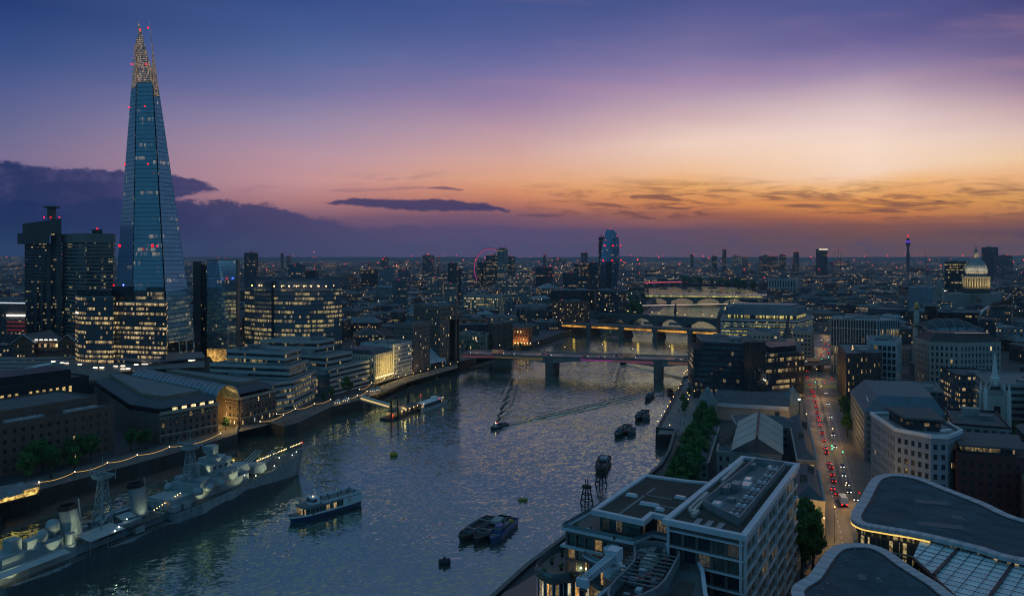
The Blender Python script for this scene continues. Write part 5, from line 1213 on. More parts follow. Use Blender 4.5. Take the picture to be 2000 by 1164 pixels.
def pier():
 c, a, L = place(P(812, 800, 0), P(760, 819, 0)); L = 36
 r = thing('pier_pontoon', 'floating pier pontoon with lit pitched roof shelter and mooring piles', 'pier', (c.x, c.y, 0), rz=a)
 b = MB(); b.prism(rect(-1, 0, L + 4, 9.5), -.5, 1.3, True); part(b, 'pontoon', BLK, r)
 b = MB(); b.prism(rect(0, 0, L - 6, 6.4), 1.3, 4.3, False); part(b, 'shelter_wall', facade('pier shelter', (.2, .14, .08), (.05, .04, .03), (1, .6, .2), bay=2.4, floor=3.4, w=.88, h=.7, row=2, cell=.9, single=.4, s=.8, base=1.1), r)
 b = MB(); q = rect(0, 0, L - 4, 7.6); b.frustum(q, 4.3, rect(0, 0, L - 10, .6), 6.4, True, True); part(b, 'roof', ROOF[0], r)
 for x, y in ((-L / 2 - 1.5, -3), (-L / 2 + 3, -5.2), (L / 2 - 1, 5.2), (L / 2 - 3, 5.2)):
  b = MB(); b.tube((x, y, -2), (x, y, 12.5), .55, n=8); part(b, 'mooring_pile', DARKM, r)
 for k in range(6): b = MB(); b.ball((-13 + k * 5.2, -3.9, 4), .25, 5, 3); part(b, 'lamp', BULB, r)
 b = MB(); b.box(-L / 2 + 2.4, -1, 1.4, .5, 1.6, 1.8); part(b, 'red_sign', glow('red board', (1, .1, .03), 1.), r)
 lamp('POINT', 'pier_lamp', (c.x + 2, c.y - 4.5, 6), (1, .66, .25), 2200, .4)
 g = thing('gangway', 'covered sloping gangway with lit side from the promenade to the pier', 'gangway', (*P(709, 779, 7), 0))
 A, E = Vector((*P(706, 782, 8), 8.)), Vector((c.x - 9, c.y + 2.5, 3.2)); e = (E - A); n = Vector((-e.y, e.x, 0)).normalized() * 1.5
 b = MB(); b.add([A - n, A + n, E + n, E - n, A - n + Vector((0, 0, .4)), A + n + Vector((0, 0, .4)), E + n + Vector((0, 0, .4)), E - n + Vector((0, 0, .4))], [[0, 1, 2, 3], [4, 7, 6, 5], [0, 3, 7, 4], [1, 5, 6, 2], [0, 4, 5, 1], [3, 2, 6, 7]]); b.build('walkway', METAL, g)
 up = Vector((0, 0, 2.9)); b = MB(); b.sheet([[A - n + up, A + up + Vector((0, 0, .6)), A + n + up], [E - n + up, E + up + Vector((0, 0, .6)), E + n + up]]); b.build('roof', mat('gangway roof', (.38, .4, .4), .5), g).modifiers.new('thickness', 'SOLIDIFY').thickness = .15
 for s_ in (-1, 1):
  b = MB()
  for k in range(15):
   t = k / 14; p = lerp(A + n * s_, E + n * s_, t); b.tube(p, Vector(p) + up, .08, n=4)
   if k < 14: b.tube(p, Vector(lerp(A + n * s_, E + n * s_, (k + 1) / 14)) + up, .05, n=3)
  b.tube(A + n * s_ + up * .35, E + n * s_ + up * .35, .06, n=4); b.build('truss_side', METAL, g)
 b = MB(); o = Vector((0, 0, .9)); i = n * .9; b.face(A - i + o * 2.6, E - i + o * 2.6, E - i + o * 1.2, A - i + o * 1.2); b.build('light_strip', glow('gangway light', (1, .72, .3), .8), g)
pier()
def barge(label, bow, stern, W_, m, cabin=0, cargo=0, sheer=.7, name='barge'):
 c, a, L = place(bow, stern)
 r = thing(name, label, 'boat' if cabin else 'barge', (c.x, c.y, 0), rz=a)
 o, st = hull_obj(L, W_, 1.7, m, par=r, blunt=.45, sheer=sheer); deck_obj(st, W_, -.12, GRYD if cabin else RUST, r)
 b = MB(); b.ring([(x, -k * W_ / 2 - .03) for x, k, z in st[::-1]] + [(x, k * W_ / 2 + .03) for x, k, z in st], .3, 1.72, 2.3); part(b, 'bulwark', m, r)
 if not cabin:
  b = MB(); b.ring(rect(-L * .04, 0, L * .68, W_ * .7), .35, 1.6, 2.7); part(b, 'hatch_coaming', mat('barge coaming', (.09, .11, .12), .6, var=.3), r)
  b = MB(); b.face(*[(x, y, 1.64) for x, y in rect(-L * .04, 0, L * .66, W_ * .66)]); part(b, 'hold', BLK, r)
  for k in range(2): b = MB(); b.prism(rect(-L * .04 + L * (.2 - k * .4), 0, .5, W_ * .7), 2.4, 2.75, True, True); part(b, 'hatch_beam', METAL, r)
 if cargo:
  b = MB(); b.prism(rect(-L * .2, 0, L * .2, W_ * .5), 2.2, 3.4); part(b, 'hatch_cover', mat('cargo cover', (.25, .27, .28), .7), r)
 if cabin:
  b = MB(); b.frustum(rect(L * .16, 0, L * .2, W_ * .55), 1.7, rect(L * .155, 0, L * .17, W_ * .48), 4.4); w = part(b, 'wheelhouse', BLUE if m is BLUE else mat('tug cabin', (.06, .065, .07), .5), r)
  b = MB(); b.frustum(rect(L * .158, 0, L * .192, W_ * .53), 3.1, rect(L * .156, 0, L * .18, W_ * .51), 4., False); part(b, 'window', mat('cabin glass', (.1, .14, .17), .1), w)
  b = MB(); b.prism(rect(-L * .12, 0, L * .24, W_ * .4), 1.6, 2.7); part(b, 'engine_casing', GRYD, r)
  b = MB(); b.tube((-L * .02, 0, 2), (-L * .02, 0, 4.6), .35, n=8); part(b, 'exhaust', DARKM, r)
  b = MB(); b.box(-L * .3, W_ * .12, 1.6, 1.6, 1.6, 1.3); part(b, 'winch', YEL if m is BLUE else DARKM, r)
  b = MB(); b.tube((L * .12, 0, 4.4), (L * .12, 0, 7.4), .08, n=5); part(b, 'mast', WHITE, r)
 for x in (.4, -.42):
  b = MB()
  for y in (-1, 1): b.tube((L * x, y * W_ * .22, 1.6), (L * x, y * W_ * .22, 2.5), .16, n=6)
  b.tube((L * x, -W_ * .25, 2.2), (L * x, W_ * .25, 2.2), .09, n=5); part(b, 'bollard', DARKM, r)
 return r
barge('empty dark barge, leftmost of the three moored side by side mid river', P(899, 1059, 0), P(961, 1018, 0), 6.6, RUST)
barge('dark barge with a grey hatch cover, middle of the three moored side by side', P(929, 1063, 0), P(988, 1017, 0), 6.6, BLK, cargo=1)
barge('bright blue tug alongside the two dark barges', P(960, 1062, 0), P(1003, 1021, 0), 5.4, BLUE, cabin=1, name='tug')
barge('long dark barge moored behind the timber dolphin near right bank', P(1171, 927, 0), P(1183, 897, 0), 7., BLK, cargo=1)
barge('dark workboat with low cabin moored below the small dark launch', P(1203, 856, 0), P(1228, 835, 0), 6., BLK, cabin=1, name='workboat')
barge('short grey dinghy tied to the dark workboat', P(1229, 852, 0), P(1237, 841, 0), 4.2, mat('dinghy', (.07, .09, .11), .5), name='dinghy')
barge('dark cabin boat moored between the workboat and the promenade', P(1243, 823, 0), P(1262, 806, 0), 6., BLK, cabin=1, name='workboat')
barge('round bowed grey tender beside the dark cabin boat near the promenade', P(1258, 824, 0), P(1265, 815, 0), 4., mat('dinghy', ()), name='dinghy')
barge('small open dark boat moored farthest up river before the bridge', P(1262, 785, 0), P(1274, 770, 0), 4.4, BLK, cargo=1, name='workboat')
barge('boat with lit stern passing under the first bridge', P(1217, 703, 0), P(1217, 712, 0), 7, BLK, cabin=1, name='river_boat')
for px, py, y2, label in ((1280, 561.5, 0, 'dark moored hull on the far reach near left bank'), (1296, 564.5, 0, 'dark moored hull on the far reach beside the trees'), (1333, 562, 0, 'small boat on the far bright reach of the river'), (1392, 563, 0, 'pale moored vessel at the far right bank under trees'), (1275, 631.5, 1, 'white river boat between the arched and the rail bridge'), (1325, 633, 1, 'long white boat seen under the middle arch of the arched bridge')):
 x, y = P(px, py, 0); barge(label, (x + 14, y), (x - 14, y + 2), 7, BLK if not y2 else mat('ferry hull', ()), cabin=1, name='river_boat')
def buoy(px, py, m, label, s, cat='buoy'):
 x, y = P(px, py, 0); r = thing('mooring_buoy', label, cat, (x, y, 0), rz=.3)
 b = MB(); b.tube((-s, 0, .35 * s), (s, 0, .35 * s), .62 * s, n=12); part(b, 'float', m, r)
 b = MB(); b.tube((0, 0, .9 * s), (0, 0, 1.5 * s), .1 * s, n=6); b.tube((-.3 * s, 0, 1.1 * s), (.3 * s, 0, 1.1 * s), .08 * s, n=5); part(b, 'mooring_ring', DARKM, r)
buoy(769, 890, YEL, 'yellow drum buoy in open water off the warship bow', 1.9); buoy(1016.5, 977, YEL, 'yellow drum buoy, left one of the touching pair in mid river', 1.); buoy(1025.5, 977, YEL, 'yellow drum buoy, right one of the touching pair in mid river', 1.); buoy(868, 1101, BLK, 'black drum buoy below the three moored barges', 1.9)
buoy(1308, 764, REDP, 'dull red drum buoy, upper one of the left pair off the promenade', 2.1); buoy(1310, 772, REDP, 'dull red drum buoy, lower one of the left pair off the promenade', 2.1); buoy(1317, 777, REDP, 'dull red drum buoy, upper one of the pair nearest the promenade', 2.1); buoy(1315, 784, REDP, 'dull red drum buoy, lower one of the pair nearest the promenade', 2.1); buoy(1261, 788, REDP, 'tiny red buoy beside the small open boat', .7)
def dolphin(px, py, label):
 x, y = P(px, py, 0); r = thing('timber_dolphin', label, 'mooring dolphin', (x, y, 0), rz=.4); TB = mat('wet timber', (.03, .026, .022), .8)
 for sx, sy in ((-1, -1), (1, -1), (1, 1), (-1, 1)):
  b = MB(); b.tube((sx * 2.1, sy * 2.1, -1), (sx * 1., sy * 1., 6.4), .28, n=6); part(b, 'leg', TB, r)
 for z, w in ((1., 1.95), (3.6, 1.5)):
  b = MB(); b.ring(rect(0, 0, w * 2.05, w * 2.05), .25, z, z + .35); part(b, 'brace', TB, r)
 b = MB(); b.prism(rect(0, 0, 3., 3.), 6.4, 7.6, True, True); part(b, 'cap', TB, r)
 for d in (-.5, .5): b = MB(); b.tube((d, 0, 7.6), (d, 0, 10.6), .2, n=6); part(b, 'post', TB, r)
dolphin(1146, 982, 'timber mooring frame nearest the white roofed riverside building'); dolphin(1174, 946, 'timber mooring frame in front of the single long barge')

# ================================================================ bridges
def arch_bridge(name, label, A, E, wid, zdeck, spans, pier_w, deck_m, pier_m, rise, zspring, thick=1.6, par=1.1, flat=False):
 """spans: pier centres as fractions; segmental soffits"""
 A, E = Vector(A), Vector(E); d = E - A; L = d.length; e = d / L; n = Vector((-e.y, e.x))
 r = thing(name, label, 'bridge', (*((A + E) / 2), 0))
 cut = [0.] + spans + [1.]
 b = MB(); N = 14
 for k in range(len(cut) - 1):
  s0, s1 = cut[k] * L + (pier_w / 2 if k else 0), cut[k + 1] * L - (pier_w / 2 if k < len(cut) - 2 else 0)
  top0, top1 = [], []
  for i in range(N):
   sec = []
   for j in (i, i + 1):
    t = j / N; s_ = s0 + (s1 - s0) * t; zs = zspring + (rise) * (1 - (2 * t - 1) ** 2) ; zs = min(zs, zdeck - thick)
    p = A + e * s_; sec.append((p, zs))
   (p, za), (q, zb) = sec
   for w0, w1, flip in ((0, 0, 0), (wid, wid, 1)):
    P1 = [(*(p + n * w0), za), (*(q + n * w0), zb), (*(q + n * w0), zdeck), (*(p + n * w0), zdeck)]; b.face(*(P1[::-1] if flip else P1))
   b.face((*p, za), (*(p + n * wid), za), (*(q + n * wid), zb), (*q, zb))
 b.build('arch', deck_m, r)
 b = MB(); b.prism([tuple(A + n * -.3), tuple(E + n * -.3), tuple(E + n * (wid + .3)), tuple(A + n * (wid + .3))], zdeck + .004, zdeck + .5, True, True); b.build('deck', ROAD, r)
 for w0 in (-.35, wid - .05):
  b = MB(); b.prism([tuple(A + n * w0), tuple(E + n * w0), tuple(E + n * (w0 + .4)), tuple(A + n * (w0 + .4))], zdeck + .504, zdeck + .5 + par, True, True); b.build('parapet', deck_m, r)
 for f in spans:
  c = A + e * f * L; b = MB(); h = pier_w / 2
  q = [c - e * h - n * .6, c - n * 3., c + e * h - n * .6, c + e * h + n * (wid + .6), c + n * (wid + 3), c - e * h + n * (wid + .6)]
  b.prism([tuple(x) for x in q], -1, zspring + .3, True); q2 = [c - e * h - n * .4, c + e * h - n * .4, c + e * h + n * (wid + .4), c - e * h + n * (wid + .4)]
  b.prism([tuple(x) for x in q2], zspring + .3, zdeck, True); b.build('pier', pier_m, r)
 return r, A, e, n, L
# first bridge: three flat spans, glowing edge panels stand in for washed coloured light
LBC = mat('bridge concrete', (.2, .2, .19), .75, var=.2, streak=True)
LB_A, LB_E = (33.3 - .971 * 84, 694 + .24 * 84), (126 + .971 * 96, 671 - .24 * 96)
LBL = 84 + 95.5 + 96
LB, A, e, n, L = arch_bridge('road_bridge', 'broad flat concrete road bridge with three spans washed in coloured light', LB_A, LB_E, 31, 15.2, [84 / LBL, 179.5 / LBL], 7., LBC, mat('pier concrete', (.13, .125, .115), .8, var=.3, streak=True), 3.2, 10.2, thick=1.4)
def wash(name, col, s): return glow(name, col, s)
for s0, s1, c, st_ in ((3, 34, (1, .22, .3), .34), (34, 78, (1, .7, .25), .22), (112, 140, (1, .12, .8), .5), (140, 176, (1, .3, .5), .32), (188, 212, (1, .5, .4), .3), (212, 250, (1, .22, .18), .5)):
 for k in range(6):
  t0, t1 = s0 + (s1 - s0) * k / 6, s0 + (s1 - s0) * (k + 1) / 6 - .05
  zz = lambda s: 13.4 if abs(s - 84) > 22 and abs(s - 179.5) > 22 else 12.4
  p, q = A + e * t0 - n * .12, A + e * t1 - n * .12
  b = MB(); b.face((*p, zz(t0) + .1), (*q, zz(t1) + .1), (*q, 14.9), (*p, 14.9)); b.build('colour_wash_panel', wash('bridge wash %.2f %.2f' % (c[1], c[2]), c, st_ * .3), LB)
def lamp_post(label, loc, h, m, group, power=0, double=False, name='street_lamp'):
 r = thing(name, label, 'street lamp', loc, group)
 b = MB(); b.tube((0, 0, 0), (0, 0, h), .09, .06, 6); b.tube((0, 0, 0), (0, 0, .8), .16, n=6); part(b, 'post', DARKM, r)
 for s_ in ((-1, 1) if double else (0,)):
  b = MB();
  if double: b.tube((0, 0, h - .3), (s_ * .8, 0, h), .05, n=4)
  b.lathe(s_ * .8, 0, [(.1, h - .02), (.22, h + .15), (.17, h + .38), (.05, h + .46)], 6); part(b, 'lantern', m, r)
 if power: lamp('POINT', 'lamp_light', (loc[0], loc[1], loc[2] + h + .1), (1, .56, .17), power, .25)
 return r
for k in range(9):
 p = A + e * (8 + k * 30) + n * (1.2 if k % 2 else 29.6)
 lamp_post('tall thin lamp post on the flat road bridge, %s edge, %s' % ('near' if k % 2 else 'far', ('at its left end', 'over the left span', 'left of the left pier', 'above the left pier', 'at the middle span', 'right of the middle span', 'above the right pier', 'over the right span', 'at the right end')[k]), (*p, 15.7), 9, glow('bridge lamp', (1, .7, .4), 5), 'lamp posts on the road bridge', 5000)
# rail bridge with lit girders
def rail_bridge():
 A, E = Vector(P(1092, 637, 11)), Vector(P(1440, 655.5, 11)); d = E - A; L = d.length; e = d / L; n = Vector((-e.y, e.x)); wid = 34
 r = thing('rail_bridge', 'low railway bridge with orange lit girders on stout paired piers', 'bridge', (*((A + E) / 2), 0))
 b = MB(); b.prism([tuple(A), tuple(E), tuple(E + n * wid), tuple(A + n * wid)], 10.6, 13.4, True, True); b.build('girder', mat('girder steel', (.1, .09, .08), .6, var=.3), r)
 b = MB(); b.prism([tuple(A - n * .5), tuple(E - n * .5), tuple(E + n * (wid + .5)), tuple(A + n * (wid + .5))], 13.404, 14.4, True, True); b.build('deck', ROOF[0], r)
 b = MB(); b.prism([tuple(A - n * .6), tuple(E - n * .6), tuple(E - n * .3), tuple(A - n * .3)], 14.404, 15.3, True, True); b.build('parapet', mat('girder steel', ()), r)
 fr = [(XD(px, 1) and 0) for px in ()]
 fs = []
 for px in (1150, 1213, 1279, 1347):
  best = min(range(400), key=lambda k: abs(1000 + F * (A + e * L * k / 400).x / (A + e * L * k / 400).y - px)); fs.append(best / 400)
 for f in fs:
  c = A + e * L * f
  b = MB()
  for w_ in (2, 11, 20, 29): b.tube((*(c + n * w_), -1), (*(c + n * w_), 10.6), 3., n=10)
  b.prism([tuple(c - e * 2.6 - n * 1), tuple(c + e * 2.6 - n * 1), tuple(c + e * 2.6 + n * wid), tuple(c - e * 2.6 + n * wid)], -1, 4, True); b.prism([tuple(c - e * 3.4 - n * 1.6), tuple(c + e * 3.4 - n * 1.6), tuple(c + e * 3.4 + n * (wid - 1)), tuple(c - e * 3.4 + n * (wid - 1))], 9.2, 10.59, True, True)
  b.prism([tuple(c - e * 3. - n * .9), tuple(c + e * 3. - n * .9), tuple(c + e * 3. - n * .1), tuple(c - e * 3. - n * .1)], 10.6, 15.6, True, True)
  b.build('pier', mat('rail pier', (.12, .12, .115), .75, var=.3, streak=True), r)
 cuts = [0] + fs + [1]
 OR = litpane('girder glow', (1, .45, .06), .95, var=.35, scale=.25, base=(.1, .08, .05), rough=.6)  # sheets that glow in place of orange light falling on the girders
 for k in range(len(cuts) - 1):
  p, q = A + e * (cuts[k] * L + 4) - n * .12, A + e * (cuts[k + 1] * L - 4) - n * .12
  b = MB(); b.face((*p, 10.9), (*q, 10.9), (*q, 13.2), (*p, 13.2)); b.build('glow_panel', OR, r)
  m = (p + q) / 2; lamp('POINT', 'girder_light', (m.x, m.y - 3, 11), (1, .5, .1), 1800, 1.5)
 return A, e, n, L
rail_bridge()
TR = mat('train', (.2, .2, .22), .4)
A2, E2 = Vector(P(1215, 622, 8)), Vector(P(1470, 634, 8))
SBR, A2, e2, n2, L2 = arch_bridge('arched_bridge', 'dark iron arched bridge with paired lamp globes along its parapet', Vector(P(1160, 620.5, 8)), Vector(P(1460, 637.5, 8)), 17, 14.2, [.235, .43, .62, .83], 7, mat('bridge iron', (.07, .085, .09), .6, var=.3), mat('pier stone', (.12, .11, .1), .8, var=.3), 8.2, 3.2, thick=1.6)
for k in range(12):
 p = A2 + e2 * (L2 * (k + .5) / 12) + n2 * (0 if k % 2 else 17)
 lamp_post('paired globe lamp on the dark arched bridge', (*p, 15.6), 4.4, BULB, 'globe lamps on the arched bridge', 0, True)
# footbridge: one thin lit deck
A3, E3 = Vector(P(1244, 597.2, 10)), Vector(P(1490, 592.6, 10)); e3 = (E3 - A3).normalized(); n3 = Vector((-e3.y, e3.x))
fb = thing('footbridge', 'thin steel footbridge drawn as one white line of light', 'footbridge', (*((A3 + E3) / 2), 0))
b = MB(); b.prism([tuple(A3), tuple(E3), tuple(E3 + n3 * 5), tuple(A3 + n3 * 5)], 9.4, 10., True, True); b.build('deck', METAL, fb)
b = MB(); b.prism([tuple(A3 - n3 * .3), tuple(E3 - n3 * .3), tuple(E3 - n3 * .05), tuple(A3 - n3 * .05)], 9.7, 10.9, True, True); b.build('handrail_light', glow('foot light', (1, .78, .6), .7), fb)
for t in (.3, .72):
 c = A3 + e3 * (E3 - A3).length * t + n3 * 2.5
 b = MB(); b.tube((*c, -1), (*c, 8), 2., 1.6, 8)
 for s_ in (-1, 1): b.tube((*c, 8), (*(c + n3 * 7 * s_), 13.5), .8, .4, 6)
 b.build('pier', METAL, fb)
pl = thing('timber_dolphin', 'dark conical river marker between footbridge and arched bridge', 'mooring dolphin', (*P(1319, 611, 0), 0)); b = MB(); b.lathe(0, 0, [(3.4, -1), (2.4, 5), (1.2, 12), (.5, 17)], 6); part(b, 'pile_cluster', DARKM, pl); b = MB(); b.tube((0, 0, 14), (9, 0, 14), .3, n=4); b.box(9, 0, 12, 3, 1, 2); part(b, 'marker_arm', DARKM, pl)
# far rail and road bridge with solar roof
BF, A4, e4, n4, L4 = arch_bridge('station_bridge', 'far station bridge with saw-tooth roof and yellow lit platforms above arches', Vector(P(1256, 590, 2)), Vector(P(1510, 592.5, 2)), 30, 13.5, [.205, .41, .615, .82], 8, mat('bridge red iron', (.06, .06, .07), .6), mat('pier stone', ()), 8, 3.4, thick=1.4)
b = MB(); p0, p1 = A4 + e4 * 4, A4 + e4 * (L4 + 20)
b.face((*(p0 - n4 * .6), 14.2), (*(p1 - n4 * .6), 14.2), (*(p1 - n4 * .6), 17.6), (*(p0 - n4 * .6), 17.6)); b.build('platform_glazing', litpane('platform glow', (.95, .85, .25), .55, var=.5, scale=.2), BF)
for k in range(42):
 s_ = L4 * k / 41; p = A4 + e4 * (s_ + 4); q = A4 + e4 * (s_ + 4 + L4 / 41)
 b = MB(); b.add([(*p, 18), (*q, 18), (*(q + n4 * 28), 18), (*(p + n4 * 28), 18), (*q, 21.4), (*(q + n4 * 28), 21.4)], [[0, 1, 4], [3, 5, 2], [0, 4, 5, 3], [1, 2, 5, 4], [0, 3, 2, 1]]); b.build('roof_bay', mat('solar roof', (.3, .32, .34), .25, var=.2), BF)
for k in range(7):
 p = A4 + e4 * (L4 * (k + .5) / 7) - n4 * 14; lamp_post('lamp on the far road deck beside the station bridge', (*p, 14), 7, BULB, 'lamps beside the station bridge')
rb, A5, e5, n5, L5 = arch_bridge('road_bridge', 'farther road bridge drawn as a thin pink line of light', Vector(P(1246, 554, 12)), Vector(P(1345, 551.5, 12)), 22, 14, [.3, .6, .85], 7, LBC, LBC, 3, 9, thick=1.5)
b = MB(); b.prism([tuple(A5 - n5 * .6), tuple(A5 + e5 * L5 - n5 * .6), tuple(A5 + e5 * L5 - n5 * .4), tuple(A5 - n5 * .4)], 13, 15.6, True, True); b.build('light_strip', glow('pink strip', (1, .1, .22), .8), rb)
# ================================================================ right bank
SQW = mat('white frame', (.47, .50, .53), .5, var=.12)
SQR = mat('brown roof planting', (.055, .045, .035), .95, var=.5, fine=4)
SQF = mat('bronze cladding', (.13, .12, .11), .5, .3, var=.2)
TEALP = litpane('teal pane', (.3, .55, .55), .015, base=(.03, .06, .065))
CURT = litpane('curtained pane', (1, .75, .4), .05, base=(.12, .12, .11), rough=.3)
def pk_sq(rr):
 def f(i, k):
  t = rr.random()
  return LITS[1] if t < .03 else (LITS[0] if t < .07 else (CURT if t < .2 else (TEALP if t < .55 else None)))
 return f
def skylight(r, q, z, m, h=.7):
 b = MB(); b.frustum(ccw(q), z, inset(ccw(q), .25), z + h, True); b.build('skylight_kerb', SQW, r)
 b = MB(); b.face(*[(x, y, z + h + .012) for x, y in inset(ccw(q), .5)]); b.build('skylight', m, r)
SKYL = litpane('skylight glass', (1, .8, .55), .12, base=(.4, .42, .42), rough=.3)
def riverside_flats():
 A = [(37.6, 188.5), (53, 178), (87.4, 238.6), (73.6, 247)]
 r = root_for('apartment_block', 'long white framed apartment block with roof plant and grid of tall windows by the road', 'apartments', A, 6)
 w = Windows(r, 100, 6); rr = random.Random(4); A = ccw(A)
 for i, (nx, nz) in ((0, (5, 9)), (1, (17, 9)), (3, (14, 9))):
  p, q = A[i], A[(i + 1) % 4]; b = MB(); punched(b, w, p, q, 6, 41, nx, nz, .8, .8, .55, 0, pk_sq(rr), edge=.5, top=1.2); b.build('wall', SQF if i != 1 else mat('stone frame', (.30, .28, .25), .7, var=.15), r)
  e = (Vector(q) - Vector(p)); L = e.length; e = e / L; nn = Vector((e.y, -e.x))
  for k in range(1, 10):                                     # white slab edges
   z = 6 + k * (35 - 1.2) / 9 - .25; b = MB(); b.prism([tuple(Vector(p) + nn * .02), tuple(Vector(p) + nn * .5), tuple(Vector(q) + nn * .5), tuple(Vector(q) + nn * .02)], z, z + .4, True, True); b.build('slab_edge', SQW, r)
  for k in range(0, nx + 1, 3 if i != 0 else 5):
   c = Vector(p) + e * (.5 + (L - 1) * k / nx) + nn * .3; b = MB(); b.prism(rect(c.x, c.y, .55, .62, math.atan2(e.y, e.x)), 6, 41, True); b.build('column', SQW, r)
 p, q = A[2], A[3]; b = MB(); b.face((*p, 6), (*q, 6), (*q, 41), (*p, 41)); b.build('wall', SQF, r); w.close()
 out = inset(A, -.9)
 MB().ring(out, 1.5, 41, 42.3).build('parapet', SQW, r)
 b = MB(); b.face(*[(x, y, 41.5) for x, y in inset(A, .3)]); b.build('roof', SQR, r)
 well = [quad_pt([A[0], A[1], A[2], A[3]], u, v) for u, v in ((.22, .22), (.86, .1), (.86, .93), (.3, .93))]
 MB().ring(well, .3, 41.5, 43.6).build('plant_screen', METAL, r)
 b = MB(); b.face(*[(x, y, 41.53) for x, y in inset(ccw(well), .3)]); b.build('plant_deck', ROOF[1], r)
 ang = math.atan2(A[2][1] - A[1][1], A[2][0] - A[1][0])
 for row, u in ((0, .7), (1, .78)):
  for k in range(20):
   c = quad_pt(A, u, .15 + k * .037); b = MB(); b.prism(rect(c[0], c[1], 1.5, 1.1, ang), 41.55, 43.1, True); b.lathe(c[0], c[1], [(.5, 43.1), (.5, 43.4)], 10)
   b.build('chiller', METAL if k % 3 else SQW, r)
 for u, v, a, c2, m in ((.45, .66, 4, 2.4, SKYL), (.5, .58, 5, 3, SKYL), (.36, .28, 3.4, 2.6, SKYL), (.6, .9, 3, 1.6, SKYL)): skylight(r, rect(*quad_pt(A, u, v), c2, a, ang + math.pi / 2), 41.55, m)
 for u, v, l in ((.12, .26, 16), (.17, .2, 11), (.24, .12, 4), (.1, .74, 24)):
  c = quad_pt(A, u, v); b = MB(); b.prism(rect(c[0], c[1], l, 1.1, ang), 41.55, 42.5, True); b.build('duct', mat('pale duct', (.4, .36, .32), .6), r)
 for u in (.35, .5, .65): c = quad_pt(A, u, .06); b = MB(); b.prism(rect(c[0], c[1], 4.2, 1.4, ang), 41.52, 41.8, True); b.build('roof_panel', METAL, r)
 for k in range(5):
  c = quad_pt(A, .38 + .05 * (k % 2), .42 + k * .025); b = MB(); b.tube((*c, 41.5), (*c, 44.5 - k * .3), .18, n=6); b.build('flue', METAL, r)
 for u, v, a, c2, h in ((.3, .46, 5, 3, 1.8), (.42, .5, 4, 2.2, 2.2), (.33, .85, 3, 2, 1.6), (.5, .35, 2, 2, 1.)):
  c = quad_pt(A, u, v); b = MB(); b.prism(rect(c[0], c[1], a, c2, ang), 41.55, 41.55 + h, True); b.build('air_handler', METAL, r)
 # ---- left block with the setback top floor and terraces
 Bp = ccw([(21.2, 201), (32.5, 193), (35.7, 198.5), (42, 194), (60, 224), (51.4, 227), (40, 233)])
 r2 = root_for('apartment_block', 'lower white framed apartment block with brown planted roof and terraces facing the river', 'apartments', Bp, 6)
 MB().ring(inset(Bp, -.6), 1.3, 39.2, 40.5).build('parapet', SQW, r2)
 b = MB(); b.face(*[(x, y, 39.9) for x, y in inset(Bp, .4)]); b.build('roof', SQR, r2)
 gl = facade('terrace glazing', (.05, .05, .05), (.04, .07, .075), (1, .75, .4), bay=1.9, floor=3.9, w=.92, h=.94, row=.4, cell=.6, single=.12, s=.22, base=35.3)
 MB().prism(inset(Bp, 1.2), 35.2, 39.2, False).build('top_floor_glazing', gl, r2)
 w = Windows(r2, 90, 7); T = ccw([(14, 203), (30, 193), (35.7, 198.5), (42, 194), (60, 224), (51.4, 227), (38, 238)])
 for i in range(len(T)):
  p, q = T[i], T[(i + 1) % len(T)]; e = Vector(q) - Vector(p); nn = Vector((e.y, -e.x)); b = MB()
  if nn.dot(Vector((-p[0], -p[1]))) > 0: punched(b, w, p, q, 6, 34.6, max(2, round(e.length / 2.6)), 8, .8, .8, .5, 0, pk_sq(rr), edge=.3, top=.6)
  else: b.face((*p, 6), (*q, 6), (*q, 34.6), (*p, 34.6))
  b.build('wall', SQF, r2)
 w.close()
 MB().ring(inset(T, -.9), 1.1, 34.6, 35.3).build('terrace_edge', SQW, r2)
 MB().ring(inset(T, -1.), .8, 30.2, 30.8).build('slab_edge', SQW, r2)
 b = MB(); b.face(*[(x, y, 34.9) for x, y in T]); b.build('terrace', PAVE, r2)
 MB().ring(inset(T, -.6), .06, 35.3, 36.3).build('glass_balustrade', mat('balustrade glass', (.12, .16, .18), .08, spec=.8), r2)
 ang2 = math.atan2(32, 19)
 for u, c2, a, m in (((33, 214), 1.6, 3.2, SKYL), ((36.5, 206), 1.6, 5.4, mat('blue skylight', (.3, .36, .4), .2)), ((38.5, 202), 1.4, 2.4, SKYL), ((46, 212), 1.6, 3.2, SKYL)): skylight(r2, rect(*u, c2, a, ang2), 39.92, m)
 for k, (x, y, l, a) in enumerate(((34, 210, 26, ang2), (42, 204, 9, ang2 - 1.57), (40, 213, 8, ang2 - 1.57))): b = MB(); b.prism(rect(x, y, l, .9, a), 39.93, 40.0, True); b.build('roof_path', ROOF[1], r2)
 return r, r2
riverside_flats()
